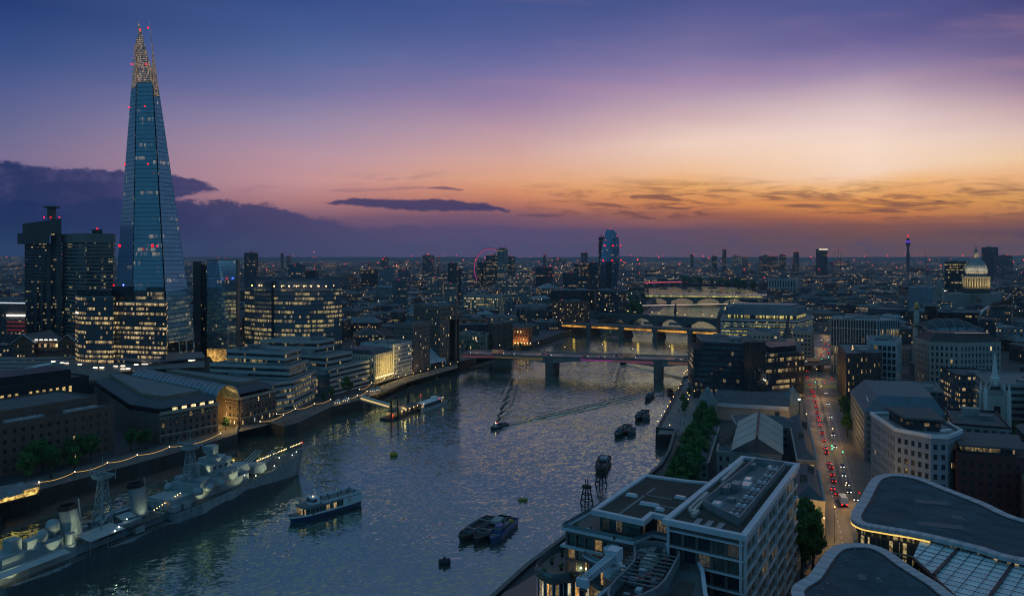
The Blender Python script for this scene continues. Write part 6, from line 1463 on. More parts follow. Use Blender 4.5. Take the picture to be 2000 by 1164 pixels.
def furn(name, label, x, y, z, rr):
 r = thing(name, label, name.split('_')[-1], (x, y, z), None, rr.uniform(0, 3)); b = MB()
 if 'planter' in name:
  b.box(0, 0, 0, 1.6, .7, .7); part(b, 'trough', DARKM, r); b = MB()
  for _ in range(70):
   c = Vector((rr.uniform(-.8, .8), rr.gauss(0, .25), .9 + abs(rr.gauss(0, .3)))); e = Vector((rr.uniform(-1, 1), rr.uniform(-1, 1), rr.uniform(-1, 1))) * .22; f = Vector((rr.uniform(-1, 1), rr.uniform(-1, 1), rr.uniform(-1, 1))) * .22; b.face(c - e, c + f, c + e)
  part(b, 'shrub', mat('shrub green', (.04, .075, .03), .9), r)
 else:
  b.lathe(0, 0, [(.7, .7), (.7, .76)], 12); part(b, 'table_top', SQW, r); b = MB(); b.tube((0, 0, 0), (0, 0, .7), .06, n=6); part(b, 'leg', DARKM, r)
  for k in range(3): a = 2.1 * k; b = MB(); b.box(math.cos(a) * 1.2, math.sin(a) * 1.2, 0, .55, .55, .45, a); b.box(math.cos(a) * 1.45, math.sin(a) * 1.45, .45, .1, .55, .4, a); part(b, 'seat', DARKM, r)
rf = random.Random(8)
for k, (x, y) in enumerate(((16.5, 203), (19.5, 200.6), (23, 198.2), (26.5, 195.8), (29, 194.6), (32.5, 196.8))): furn('terrace_planter' if k % 2 == 0 else 'garden_table', ('leafy trough planter' if k % 2 == 0 else 'round table with three seats') + ' on the white edged terrace, %s from the river' % ('first', 'second', 'third', 'fourth', 'fifth', 'sixth')[k], x, y, 34.91, rf)

def terraces():
 r = root_for('terraced_building', 'low curving terraced building with lit lower storey and sunken roof plant at the bottom', 'building', [(6, 150), (44, 150), (44.8, 186), (29, 195), (14, 190)], 6)
 Q = lambda z, *pts: ccw([P(a, c, z) for a, c in pts])
 def smoothp(pts, n=4):
  out = []; N = len(pts)
  for i in range(N):
   p0, p1, p2, p3 = (Vector(pts[(i + j) % N]) for j in (-1, 0, 1, 2))
   for s_ in range(n):
    t = s_ / n; out.append(tuple(.5 * (2 * p1 + (p2 - p0) * t + (2 * p0 - 5 * p1 + 4 * p2 - p3) * t * t + (3 * p1 - p0 - 3 * p2 + p3) * t ** 3)))
  return out
 low = smoothp(Q(15, (975, 1168), (1010, 1143), (1050, 1118), (1120, 1075), (1200, 1100), (1180, 1250), (960, 1250)))
 MB().prism(low, 6, 15).build('podium', SQF, r)
 t1 = smoothp(Q(23, (1046, 1108), (1054, 1126), (1078, 1136), (1110, 1133), (1140, 1130), (1175, 1150), (1230, 1150), (1200, 1068), (1145, 1062), (1085, 1078)))
 fl = [litpane('amber room', (1, .5, .12), .9, scale=.8), litpane('pale room', (1, .85, .5), .6, scale=.7), LITS[0], PANE, PANE]
 rr = random.Random(12); n = len(t1)
 MB().prism(inset(t1, .9), 15, 22.4, False).build('core_wall', DARKM, r)
 for i in range(n):
  p, q = t1[i], t1[(i + 1) % n]; a, c = inset(t1, .6)[i], inset(t1, .6)[(i + 1) % n]
  if (Vector(p) - Vector(q)).length > 9: continue
  b = MB(); b.face((*a, 15.2), (*c, 15.2), (*c, 22), (*a, 22)); b.build('window', rr.choice(fl), r)
  b = MB(); b.tube((*a, 15), (*a, 22.4), .16, n=4); b.build('mullion', SQW, r)
 MB().prism(t1, 22.4, 23.4, True, True).build('terrace', PAVE, r); MB().ring(inset(t1, .1), .9, 23.4, 23.7).build('terrace_edge', SQF, r)
 MB().ring(inset(t1, .5), .06, 23.7, 24.8).build('glass_balustrade', mat('balustrade glass', ()), r)
 t2 = smoothp(Q(29, (1136, 1076), (1140, 1090), (1170, 1104), (1198, 1112), (1230, 1150), (1300, 1140), (1270, 1058), (1200, 1048), (1150, 1058)))
 MB().prism(inset(t2, .8), 23.4, 28.4, False).build('glazing', facade('terrace two', (.06, .06, .06), (.04, .05, .055), (1, .55, .15), bay=1.6, floor=5, w=.8, h=.85, row=.5, cell=.6, single=.2, s=.9, base=23.4), r)
 MB().prism(t2, 28.4, 29.2, True, True).build('terrace', ROOF[0], r); MB().ring(inset(t2, .1), .9, 29.2, 29.5).build('terrace_edge', SQW, r)
 MB().ring(inset(t2, .5), .06, 29.5, 30.6).build('glass_balustrade', mat('balustrade glass', ()), r)
 pod = smoothp(Q(33, (1178, 1072), (1205, 1098), (1215, 1125), (1150, 1180), (1100, 1260), (1400, 1260), (1382, 1164), (1366, 1096), (1300, 1074), (1235, 1062)), 3)
 MB().prism(pod, 6, 32.6, False).build('wall', SQF, r); b = MB(); b.face(*[(x, y, 32.6) for x, y in pod]); b.build('roof', ROOF[0], r)
 MB().ring(pod, .9, 32.6, 33.5).build('parapet', SQW, r)
 g = smoothp(Q(33, (1192, 1072), (1222, 1068), (1244, 1076), (1226, 1098), (1208, 1094)), 3); b = MB(); b.face(*[(x, y, 32.72) for x, y in g]); b.build('roof_planting', mat('red sedum', (.09, .045, .035), .95, var=.5, fine=4), r)
 for q in (((1320, 1090), (1348, 1094), (1346, 1112), (1318, 1106)), ((1330, 1132), (1358, 1136), (1348, 1164), (1300, 1162))): b = MB(); b.face(*[(x, y, 32.74) for x, y in Q(33, *q)]); b.build('roof_planting', SQR, r)
 pit = smoothp(Q(33.5, (1238, 1078), (1262, 1070), (1300, 1074), (1328, 1090), (1320, 1112), (1285, 1164), (1200, 1190), (1190, 1160), (1236, 1110)), 3)
 MB().ring(pit, .45, 32.65, 35.4).build('plant_screen', METAL, r)
 b = MB(); b.face(*[(x, y, 32.8) for x, y in pit]); b.build('plant_deck', DARKM, r)
 ang = math.atan2(28, 14)
 cx, cy = sum(p[0] for p in pit) / len(pit), sum(p[1] for p in pit) / len(pit)
 for k in range(9):
  c = Vector((cx, cy)) + Vector((math.cos(ang), math.sin(ang))) * (k - 5) * 2.3
  b = MB(); b.prism(rect(c.x, c.y, .22, 10.5, ang), 34.9, 35.2, True, True); b.build('steel_beam', METAL, r)
 for k in range(26):
  c = (cx + rr.uniform(-7, 7), cy + rr.uniform(-13, 12))
  if not inside(c, inset(ccw(pit), 1.2)): continue
  b = MB(); b.prism(rect(c[0], c[1], rr.uniform(1, 3.4), rr.uniform(.8, 1.8), ang), 32.85, 32.85 + rr.uniform(.6, 2.2), True); b.build('air_handler', rr.choice([METAL, METAL, SQW, mat('red pipe', (.2, .05, .04), .5)]), r)
 for k in range(4):
  c = Vector((cx + k * 1.2 - 2, cy + 7 + k)); b = MB(); b.tube((c.x - 2, c.y - 4, 34), (c.x + 1.5, c.y + 3, 34), .35, n=8); b.build('pipe', mat('red pipe', ()) if k % 2 else METAL, r)
 sl = Q(33.5, (1262, 1086), (1290, 1090), (1272, 1110), (1246, 1106)); b = MB(); b.frustum(sl, 33., inset(sl, .5), 34.8); b.build('plant_housing', mat('pale duct', ()), r)
 # window cleaning cradle arm on the roof
 m = thing('maintenance_crane', 'white roof maintenance crane with long box boom on the curving terraced building', 'crane', (*P(1195, 1118, 33), 32.7))
 c = Vector((*P(1196, 1124, 33), 32.7))
 b = MB(); b.box(c.x, c.y, 32.7, 3.2, 2.6, 2.6, .5); b.build('base', SQW, m); b = MB(); b.tube((c.x, c.y, 35), (c.x, c.y, 36.6), .9, n=10); b.build('turntable', METAL, m)
 h = Vector((*P(1200, 1098, 36), 37.6)); t = Vector((*P(1138, 1142, 36.8), 37.6))
 b = MB(); d = (t - h).normalized(); n2 = Vector((-d.y, d.x, 0)) * .9
 for s_ in (-1, 1):
  for zz in (-.7, .7): b.tube(h + n2 * s_ + Vector((0, 0, zz)), t + n2 * s_ * .6 + Vector((0, 0, zz * .6)), .16, n=4)
 for k in range(12):
  p = h.lerp(t, k / 12); q = h.lerp(t, (k + 1) / 12)
  b.tube(p + n2 + Vector((0, 0, -.7)), q + n2 + Vector((0, 0, .7)), .1, n=3); b.tube(p - n2 + Vector((0, 0, -.7)), q - n2 + Vector((0, 0, .7)), .1, n=3); b.tube(p + n2 + Vector((0, 0, .7)), q - n2 + Vector((0, 0, .7)), .1, n=3)
 b.prism(rect(*(h.lerp(t, .4).xy), (t - h).length * .75, 1.5, math.atan2(d.y, d.x)), 37.2, 38.1, True, True); b.build('boom', SQW, m)
 b = MB(); b.prism(rect(h.x, h.y, 3.4, 2.8, math.atan2(d.y, d.x)), 36.4, 39.2, True, True); b.build('counterweight', SQW, m)
 b = MB(); b.prism(rect(t.x, t.y, 1.2, 2.6, math.atan2(d.y, d.x)), 36.4, 38.2, True, True); b.build('jib_head', SQW, m)
 for px, py in ((1062, 1122), (1078, 1100), (1098, 1086), (1118, 1128), (1096, 1112)):
  p = P(px, py, 23.5); rq = thing('planter', 'round planter with small shrub on the curved terrace, %s' % {1062: 'nearest its tip', 1078: 'second along the river edge', 1098: 'third along the river edge', 1118: 'above the lit storey', 1096: 'in the middle'}[px], 'planter', (*p, 23.4))
  b = MB(); b.lathe(0, 0, [(.35, 0), (.55, .7)], 8); part(b, 'pot', DARKM, rq); b = MB(); rs = random.Random(px)
  for _ in range(60):
   c = Vector((rs.gauss(0, .3), rs.gauss(0, .3), 1.2 + rs.gauss(0, .3))); e = Vector((rs.uniform(-1, 1), rs.uniform(-1, 1), rs.uniform(-1, 1))) * .3; f = Vector((rs.uniform(-1, 1), rs.uniform(-1, 1), rs.uniform(-1, 1))) * .3
   b.face(c - e, c + f, c + e)
  part(b, 'shrub', mat('shrub green', (.03, .05, .02), .9), rq)
 lamp('POINT', 'terrace_lamp', (*P(1130, 1112, 25), 25), (1, .7, .3), 500, .3)
terraces()

# ---------------------------------------------------------------- two roofs with rounded ends and the glass hall between them
def membrane():
 m, b = newmat('grey roof membrane'); g = b.n.new('ShaderNodeNewGeometry'); p = g.outputs['Position']; x, y, z = b.sep(p)
 u = b.m('ADD', b.m('MULTIPLY', x, .8), b.m('MULTIPLY', y, .6)); v = b.m('SUBTRACT', b.m('MULTIPLY', y, .8), b.m('MULTIPLY', x, .6))
 seam = b.m('MAXIMUM', b.m('LESS_THAN', b.m('FRACT', b.m('DIVIDE', u, 1.9)), .045), b.m('LESS_THAN', b.m('FRACT', b.m('ADD', b.m('DIVIDE', v, 14.), b.m('MULTIPLY', b.m('FLOOR', b.m('DIVIDE', u, 1.9)), .37))), .006))
 n = b.noise(p, .18, 6., .65); n2 = b.noise(p, 2.2, 3., .6); pud = b.ss(b.noise(p, .07, 3., .5), .52, .62)
 strip = b.white(b.comb(b.m('FLOOR', b.m('DIVIDE', u, 1.9)), 0, 0))
 f = b.m('MULTIPLY', b.m('ADD', b.ss(n, .3, .7, .72, 1.2), b.ss(n2, .3, .7, -.12, .12)), b.m('ADD', .92, b.m('MULTIPLY', strip, .16)))
 c = b.mix(1., (.052, .085, .1, 1), b.m('MULTIPLY', f, b.m('SUBTRACT', 1., b.m('MULTIPLY', seam, .32))), 'MULTIPLY')
 finish(b, pbsdf(b, b.mix(b.m('MULTIPLY', pud, .3), c, (.04, .05, .055, 1)), b.m('SUBTRACT', .9, b.m('MULTIPLY', pud, .15)), 0, .15)); return m
RIM = mat('pale rim panel', (.34, .35, .36), .55, var=.1); SLATE = membrane()
def catmull(pts, n=5, closed=True):
 out = []; N = len(pts)
 for i in range(N):
  p0, p1, p2, p3 = (Vector(pts[(i + j) % N]) for j in (-1, 0, 1, 2))
  for s_ in range(n):
   t = s_ / n; out.append(tuple(.5 * (2 * p1 + (p2 - p0) * t + (2 * p0 - 5 * p1 + 4 * p2 - p3) * t * t + (3 * p1 - p0 - 3 * p2 + p3) * t ** 3)))
 return out
def round_roof(label, pxs, z, extra):
 q = ccw(catmull([P(a, c, z) for a, c in pxs] + extra, 11))
 r = root_for('round_ended_office', label, 'office', q, 6)
 MB().prism(inset(q, 1.), 6, z - 1.2, False).build('glazing', facade('round glass', (.06, .065, .07), (.03, .05, .05), (1, .72, .3), bay=1.5, floor=4., w=.93, h=.9, row=.5, cell=.6, single=.15, s=.8, base=2.8, rough=.08, metal=.2), r)
 for k in range(7):
  zz = 8 + k * 4 - .2
  if zz < z - 3: MB().ring(inset(q, .55), .5, zz, zz + .4).build('slab_edge', METAL, r)
 b = MB(); b.ring(inset(q, -.3), 2.5, z - .9, z); b.mi = [(k // 4 * 7) % 3 for k in range(len(b.f))]; b.build('rim', [RIM, mat('rim panel b', (.29, .305, .315), .6, var=.12), mat('rim panel c', (.38, .39, .40), .5, var=.1)], r)
 i = inset(q, 2.3); MB().ring(i, .35, z - .5, z - .2).build('gutter', DARKM, r)
 b = MB(); b.face(*[(x, y, z - .32) for x, y in inset(q, 2.2)]); b.build('roof', SLATE, r)
 return r, q
ru, qu = round_roof('large round ended office roof with pale rim, upper one at the lower right corner', [(1664, 1006), (1683, 972), (1703, 937), (1722, 927), (1750, 925), (1795, 932), (1850, 953), (1920, 980), (2010, 1016)], 38, [(152, 188), (146, 160), P(2010, 1096, 38), P(1900, 1068, 38), P(1800, 1044, 38), P(1725, 1031, 38), P(1680, 1022, 38)])
rl, ql = round_roof('large round ended office roof with pale rim, lower one at the bottom right', [(1552, 1166), (1585, 1120), (1612, 1082), (1632, 1066), (1660, 1061), (1700, 1063), (1735, 1076), (1775, 1104), (1830, 1138), (1880, 1172)], 38, [(96, 138), (84, 126), (60, 126)])
for r, pts in ((ru, ((1780, 970, 1840, 975, 1800, 992), (1855, 1003, 1868, 1003, 1860, 1018), (1780, 1010, 1880, 1028, 1830, 1034))), (rl, ((1678, 1122, 1684, 1122, 1681, 1128),))):
 for a, c, d_, e_, f_, g_ in pts:
  p, q, s_ = P(a, c, 38), P(d_, e_, 38), P(f_, g_, 38); b = MB(); b.prism(rect((p[0] + q[0]) / 2, (p[1] + q[1] + s_[1]) / 3, abs(q[0] - p[0]) + 1, 3.4, -.3), 37.69, 37.78, True); b.build('access_hatch', mat('hatch membrane', (.07, .095, .11), .7), r)
b = MB(); c = P(1715, 1136, 38); b.tube((*c, 37.6), (*c, 38.8), .35, n=8); b.tube((c[0] - .6, c[1], 38.2), (c[0] + .6, c[1], 38.2), .15, n=5); b.build('roof_vent', METAL, rl)
for k in range(9):
 c = P(1645 - k * 9.5, 1072 + k * 11, 38); MB().box(c[0] + 3, c[1], 37.72, .35, .25, .25, .9).build('safety_anchor', METAL, rl)
for px, py in ((1674, 1025), (1669, 1036), (1666, 1048), (1687, 1054), (1705, 1055), (1720, 1066), (1742, 1072), (1768, 1076), (1672, 1058)):
 pass
b2 = MB(); o_ = inset(qu, -.15); pxl = lambda p: (1000 + F * p[0] / p[1], Y0 + F * (HC - 38) / p[1])
for p, q in zip(o_, o_[1:] + o_[:1]):
 if 1660 < pxl(p)[0] < 1812 and pxl(p)[1] > 1008: b2.tube((*p, 36.75), (*q, 36.75), .2, n=4)
b2.build('strip_lamp', glow('rim strip', (1, .65, .15), 1.1), ru)
def glass_hall():
 tl, tr = P(1800, 1050, 36.5), P(2030, 1102, 36.5); bl, br = P(1782, 1088, 36.5), P(1880, 1176, 36.5)
 r = root_for('glass_hall', 'pale square paned glass hall roof between the two round ended roofs', 'glass roof', [tl, tr, (146, 150), (100, 140), br, bl], 6)
 GP = mat('hall pane', (.58, .68, .66), .3, var=.16, scale=.3, fine=.8, spec=.7)
 a = Vector((*tl, 36.7)); u = (Vector(tr) - Vector(tl)).normalized(); v = Vector((u.y, -u.x))
 if v.y > 0: v = -v
 b = MB(); b.face((*tl, 36.5), (*bl, 36.2), (*br, 35.8), (100, 140, 35.7), (146, 150, 35.8), (*tr, 36.4)); b.build('glazing', GP, r)
 inl = lambda p: inside(p, ccw([tl, bl, br, (100, 140), (146, 150), tr]))
 def bar(p0, d, rad, z, nm, m):
  ts = [t * .25 for t in range(-80, 260) if inl(tuple(Vector(p0) + d * t * .25))]
  if len(ts) < 4: return
  p, q = Vector(p0) + d * ts[0], Vector(p0) + d * ts[-1]; b = MB(); b.tube((*p, z), (*q, z), rad, n=4); b.build(nm, m, r)
 for k in range(1, 22): bar(Vector(tl) + u * k * 2.85, v, .07 if (k - 3) % 4 else .42, 36.45 if (k - 3) % 4 else 36.6, 'glazing_bar' if (k - 3) % 4 else 'beam', DARKM)
 for k in range(1, 20): bar(Vector(tl) + v * k * 2.85, u, .07, 36.42, 'glazing_bar', DARKM)
 b = MB(); b.tube((*tl, 36.9), (*tr, 36.8), .5, n=6); b.build('edge_beam', DARKM, r); b = MB(); b.tube((*bl, 36.5), (*br, 36.2), .4, n=6); b.build('edge_beam', DARKM, r)
 b = MB(); b.face((*tl, 6), (*bl, 6), (*bl, 36), (*tl, 36.3)); b.build('end_glazing', facade('hall end', (.06, .06, .06), (.03, .045, .04), (1, .75, .3), bay=2, floor=4, w=.94, h=.94, row=.4, cell=.5, single=.1, s=.35), r)
glass_hall()

# ---------------------------------------------------------------- road along the right bank
Lk = [(1622, 1100), (1617, 1064), (1603, 988), (1591, 903), (1580, 840), (1569, 775), (1564, 742), (1569, 705), (1580, 680), (1600, 655)]
Rk = [(1760, 1100), (1742, 1064), (1712, 988), (1685, 903), (1664, 840), (1645, 785), (1632, 745), (1630, 705), (1632, 682), (1634, 655)]
def strip(name, L, Rr, z, m):
 b = MB(); b.sheet([[(*P(*a, 6), z), (*P(*c, 6), z)] for a, c in zip(L, Rr)]); return tag(b.build(name, m), kind='structure')
mixp = lambda t: [lerp(a, c, t) for a, c in zip(Lk, Rk)]
strip('pavement', mixp(-.12), mixp(1.28), 6.10, PAVE)
strip('road', Lk, mixp(.93), 6.104, ROAD)
LINE = mat('road paint', (.5, .48, .42), .6, var=.3)
def dashes(t, n, m, w=.18, duty=.45, name='lane_marking'):
 c = [Vector(P(*a, 6)) for a in mixp(t)]; b = MB()
 for i in range(len(c) - 1):
  L = (c[i + 1] - c[i]).length; e = (c[i + 1] - c[i]) / L; nn = Vector((-e.y, e.x)) * w; k = 0.
  while k < L:
   p, q = c[i] + e * k, c[i] + e * min(L, k + 6 * duty); b.face((*(p - nn), 6.112), (*(q - nn), 6.112), (*(q + nn), 6.112), (*(p + nn), 6.112)); k += 6
 tag(b.build(name, m), kind='structure')
dashes(.24, 1, LINE); dashes(.66, 1, LINE); dashes(.45, 1, mat('yellow line', (.4, .3, .06), .6), .3, 1.)
dashes(.03, 1, mat('yellow line', ()), .1, 1.)
bp = MB(); c = [Vector(P(*a, 6)) for a in mixp(.44)]
bp.sheet([[(p.x - .9, p.y, 6.2), (p.x + .9, p.y, 6.2)] for p in c[1:7]]); tag(bp.build('median_island', PAVE), kind='structure')
b = MB(); b.face(*[(*P(a, y_, 6), 6.114) for a, y_ in ((1572, 758), (1572, 750), (1632, 752), (1634, 759))][::-1]); tag(b.build('lit_crossing', mat('yellow hatch paint', (.45, .34, .08), .6)), kind='structure')

# cars (heading away show red lamps, coming show white)
CARP = [mat('car paint %d' % i, c, .25, .3, var=.05, spec=.6) for i, c in enumerate(((.03, .03, .035), (.25, .26, .27), (.02, .03, .07), (.3, .3, .3), (.14, .02, .02), (.06, .065, .07)))]
TAIL = glow('tail lamp', (1, .01, .01), 6.); HEAD = glow('head lamp', (1, .93, .8), 9.); TYRE = mat('tyre', (.015, .015, .015), .9); CGL = mat('car glass', (.02, .025, .03), .06, spec=.8)
def make_car(ci, cab=False, oncoming=False):
 r = thing('car', '', 'car', (0, 0, 0)); L, W_ = 4.5, 1.85
 b = MB(); prof = [(-2.25, .35), (-2.3, .8), (-1.95, .95), (1.0, .95), (2.05, .82), (2.25, .6), (2.2, .35)]
 w = .92; b.add([(x, -w, z) for x, z in prof] + [(x, w, z) for x, z in prof], [list(range(7))[::-1], list(range(7, 14))] + [[i, (i + 1) % 7, 7 + (i + 1) % 7, 7 + i] for i in range(7)]); part(b, 'body', CARP[ci], r)
 h = 1.75 if cab else 1.45
 b = MB(); b.frustum([(-1.9, -.86), (.95, -.86), (.95, .86), (-1.9, .86)], .95, [(-1.4, -.68), (.25, -.68), (.25, .68), (-1.4, .68)], h, False); part(b, 'window', CGL, r)
 b = MB(); b.prism([(-1.42, -.7), (.28, -.7), (.28, .7), (-1.42, .7)], h, h + .06, True, True); part(b, 'roof', CARP[ci], r)
 for x in (-1.4, 1.4):
  for y in (-.86, .86):
   b = MB(); b.tube((x, y - .1, .33), (x, y + .1, .33), .33, n=10); part(b, 'wheel', TYRE, r)
 for y in (-.66, .66):
  b = MB(); b.box(-2.28, y, .62, .12, .42, .22); part(b, 'tail_lamp', TAIL, r)
  b = MB(); b.box(2.2, y, .52, .14, .4, .2); part(b, 'headlight', HEAD, r)
 return r
protos = {}
def car(px, py, rz, ci, label, z=6.11, group='cars on the riverside road'):
 p = P(px, py, z)
 if ci not in protos:
  protos[ci] = make_car(ci, ci == 0); o = protos[ci]
  o.location = (*p, z); o.rotation_euler = (0, 0, rz); o['label'] = label; o['group'] = group
 else: o = dup(protos[ci], (*p, z), rz, label, group=group)
 return o
def rz_at(py, away=True):
 c = [Vector(P(*a, 6)) for a in mixp(.4)]; ys = [a[1] for a in mixp(.4)]
 for i in range(len(c) - 1):
  if ys[i] >= py >= ys[i + 1]: e = c[i + 1] - c[i]; break
 else: e = c[-1] - c[-2]
 return math.atan2(e.y, e.x) + (0 if away else math.pi)
out_ = [(1612, 876, 1), (1614.5, 884, 0), (1619, 905, 3), (1623.5, 913, 5), (1625.5, 927.5, 4), (1628.5, 940, 0), (1626.5, 954.5, 3), (1634.5, 965, 4), (1590, 773.5, 4), (1594.5, 794.5, 5), (1596, 805.5, 0), (1598.5, 816, 5), (1602, 830.5, 3), (1609, 860, 1), (1576.5, 738, 4), (1608, 681, 0), (1614, 682.5, 4), (1577, 725, 0), (1626, 739.5, 5), (1586, 762, 2)]
out_ += [(1588, 766, 0), (1592, 785, 2), (1600, 822, 1), (1606, 846, 0), (1582, 752, 1), (1618, 690, 5), (1604, 694, 4), (1612, 672, 0), (1620, 675, 4)]
rank = {v[1]: k for k, v in enumerate(sorted(out_, key=lambda t: -t[1]))}
cn = ('black', 'silver', 'dark blue', 'white', 'red', 'dark grey'); order = ('nearest', 'second', 'third', 'fourth', 'fifth', 'sixth', 'seventh', 'eighth', 'ninth', 'tenth', 'eleventh', 'twelfth', 'thirteenth', 'fourteenth', 'fifteenth', 'sixteenth', 'seventeenth', 'eighteenth', 'nineteenth', 'twentieth', 'one behind the twentieth', 'two behind the twentieth', 'three behind the twentieth', 'four behind the twentieth', 'fifth from the far end', 'fourth from the far end', 'third from the far end', 'last but one', 'farthest')
for px, py, ci in out_: car(px, py, rz_at(py), ci, '%s car with red tail lamps, %s of those driving away' % (cn[ci], order[rank[py]]))
inn = [(1622, 815, 3), (1627, 850, 0), (1617, 790, 1), (1613, 768, 2), (1631, 874, 1), (1645, 912, 2), (1648, 929, 1), (1654, 947, 0), (1658, 961, 2), (1671, 976, 5)]
for k, (px, py, ci) in enumerate(sorted(inn, key=lambda t: -t[1])): car(px, py, rz_at(py, False), ci, '%s car with white headlights, %s of those oncoming' % (cn[ci], order[k]))
def truck():
 p = P(1646, 984, 6.1); r = thing('lorry', 'white box lorry with red tail lamps behind the queue of cars', 'lorry', (*p, 6.11), rz=rz_at(980) + .12)
 b = MB(); b.box(-1, 0, 1, 6.2, 2.5, 2.7); part(b, 'cargo_box', WHITE, r); b = MB(); b.frustum(rect(3.2, 0, 2, 2.3), .7, rect(3., 0, 1.5, 2.2), 2.7); part(b, 'cab', CARP[3], r)
 b = MB(); b.box(-.5, 0, .6, 7, 2, .38); part(b, 'chassis', TYRE, r)
 for x in (-3, -1.9, 3):
  for y in (-1.05, 1.05): b = MB(); b.tube((x, y - .14, .48), (x, y + .14, .48), .48, n=10); part(b, 'wheel', TYRE, r)
 for y in (-.95, .95): b = MB(); b.box(-4.14, y, .8, .1, .5, .34); part(b, 'tail_lamp', TAIL, r)
truck()
def bus(p, z, rz, label, m, L=11):
 r = thing('bus', label, 'bus', (*p, z), rz=rz)
 b = MB(); b.box(0, 0, .4, L, 2.5, 3.9); part(b, 'body', m, r)
 for z0, nm in ((1.3, 'lower_windows'), (3.0, 'upper_windows')):
  b = MB(); b.ring(rect(0, 0, L - .3 + .36, 2.56), .1, z0, z0 + .85); part(b, nm, litpane('bus windows', (1, .75, .5), .25), r)
 for x in (-L * .3, L * .33):
  for y in (-1.1, 1.1): b = MB(); b.tube((x, y - .15, .48), (x, y + .15, .48), .48, n=10); part(b, 'wheel', TYRE, r)
 for y in (-.9, .9): b = MB(); b.box(-L / 2 - .04, y, .9, .1, .3, .4); part(b, 'tail_lamp', TAIL, r); b = MB(); b.box(L / 2 + .04, y, .8, .1, .35, .3); part(b, 'headlight', HEAD, r)
 return r
REDB = mat('red bus paint', (.2, .02, .02), .35)
A_, e_, n_2 = A, e, n
LA, Le, Ln = Vector(LB_A), (Vector(LB_E) - Vector(LB_A)).normalized(), None
Ln = Vector((-Le.y, Le.x)); ra = math.atan2(Le.y, Le.x)
def onb(s, off): return tuple(LA + Le * s + Ln * off)
bus(onb(34, 9), 15.7, ra, 'red double deck bus on the left part of the flat road bridge', REDB); bus(onb(154, 9), 15.7, ra, 'dark double deck bus right of the middle of the flat road bridge', mat('dark bus', (.05, .05, .06), .35))
for k, (s, off, ci, a) in enumerate(((6, 8, 3, 0), (47, 10, 3, 0), (82, 8, 5, 0), (74, 20, 1, math.pi), (115, 10, 0, 0), (130, 9, 3, 0), (142, 20, 2, math.pi), (196, 10, 3, 0), (203, 9, 0, 0), (225, 20, 1, math.pi))):
 o = dup(protos[ci], (*onb(s, off), 15.71), ra + a, '%s car on the flat road bridge, %s from its left end' % (cn[ci], order[k] if k else 'first'), group='cars on the road bridge')
# overpass with a bus where the road passes beneath
op = thing('overpass', 'dark flat overpass crossing the road at the far junction', 'bridge', (*P(1600, 712, 12), 6))
q = [P(1562, 712, 12), P(1640, 712, 12), P(1640, 704, 12), P(1562, 704, 12)]
MB().prism(q, 11, 12.4, True, True).build('deck', CONC, op); MB().ring(ccw(q), .4, 12.4, 13.4).build('parapet', CONC, op)
for px in (1564, 1602, 1637): MB().prism(rect(*P(px, 709, 12), 2, 12), 6, 11, False).build('pier', CONC, op)
bus(P(1588, 707.5, 12.4), 12.42, math.pi, 'red single deck bus crossing the overpass', REDB, 12)
lamp('POINT', 'underpass_lamp', (*P(1600, 735, 8), 10), (1, .7, .2), 2500, .5)
# traffic signals and street lamps
GRN = glow('green signal', (.05, 1, .5), 12)
def signal(px, py, m, label, z=6.1):
 p = P(px, py, z + 3); r = thing('traffic_light', label, 'traffic light', (*p, z), 'traffic signals on the riverside road')
 b = MB(); b.tube((0, 0, 0), (0, 0, 2.4), .07, n=6); part(b, 'post', DARKM, r); b = MB(); b.box(0, 0, 2.3, .4, .35, 1.1); part(b, 'signal_head', DARKM, r)
 b = MB(); b.ball((0, -.25, 2.7), .24, 6, 4); part(b, 'signal_lamp', m, r)
for px, py, m, l in ((1585.5, 872.5, GRN, 'green traffic light on the left kerb beside the queue'), (1624.5, 869, GRN, 'green traffic light on the median, upper of the pair'), (1625, 875, GRN, 'green traffic light on the median, lower of the pair'), (1645.5, 881, GRN, 'green traffic light on the right kerb'), (1592.5, 745, GRN, 'green traffic light before the overpass'), (1592, 697, GRN, 'green traffic light beyond the overpass, left'), (1605, 700, GRN, 'green traffic light beyond the overpass, middle'), (1618, 697, GRN, 'green traffic light beyond the overpass, right'), (1678, 960, RED, 'red traffic light at the right kerb near the round ended roof'), (1610, 746, RED, 'red traffic light under the overpass')): signal(px, py, m, l)
for k, (t, i) in enumerate(((-.06, 1), (.46, 2), (-.06, 3), (.46, 3.5), (-.06, 4), (.46, 5), (-.06, 5.5), (.46, 6), (-.06, 7), (.46, 8), (.4, 9))):
 i0 = int(min(i, len(Lk) - 2)); pp = lerp(lerp(Lk[i0], Lk[i0 + 1], i - i0), lerp(Rk[i0], Rk[i0 + 1], i - i0), t)
 lamp_post('road lamp with warm lantern along the riverside road, %s' % order[k], (*P(*pp, 6), 6.1), 9, glow('road lantern', (1, .62, .25), 5), 'lamps along the riverside road', 34000)
lamp_post('dazzling white flood lamp at the far left kerb of the road', (*P(1561, 845, 6), 6), 18, glow('dazzling lamp', (1, .86, .66), 130), None, 9000).scale = (4, 4, 1.04)
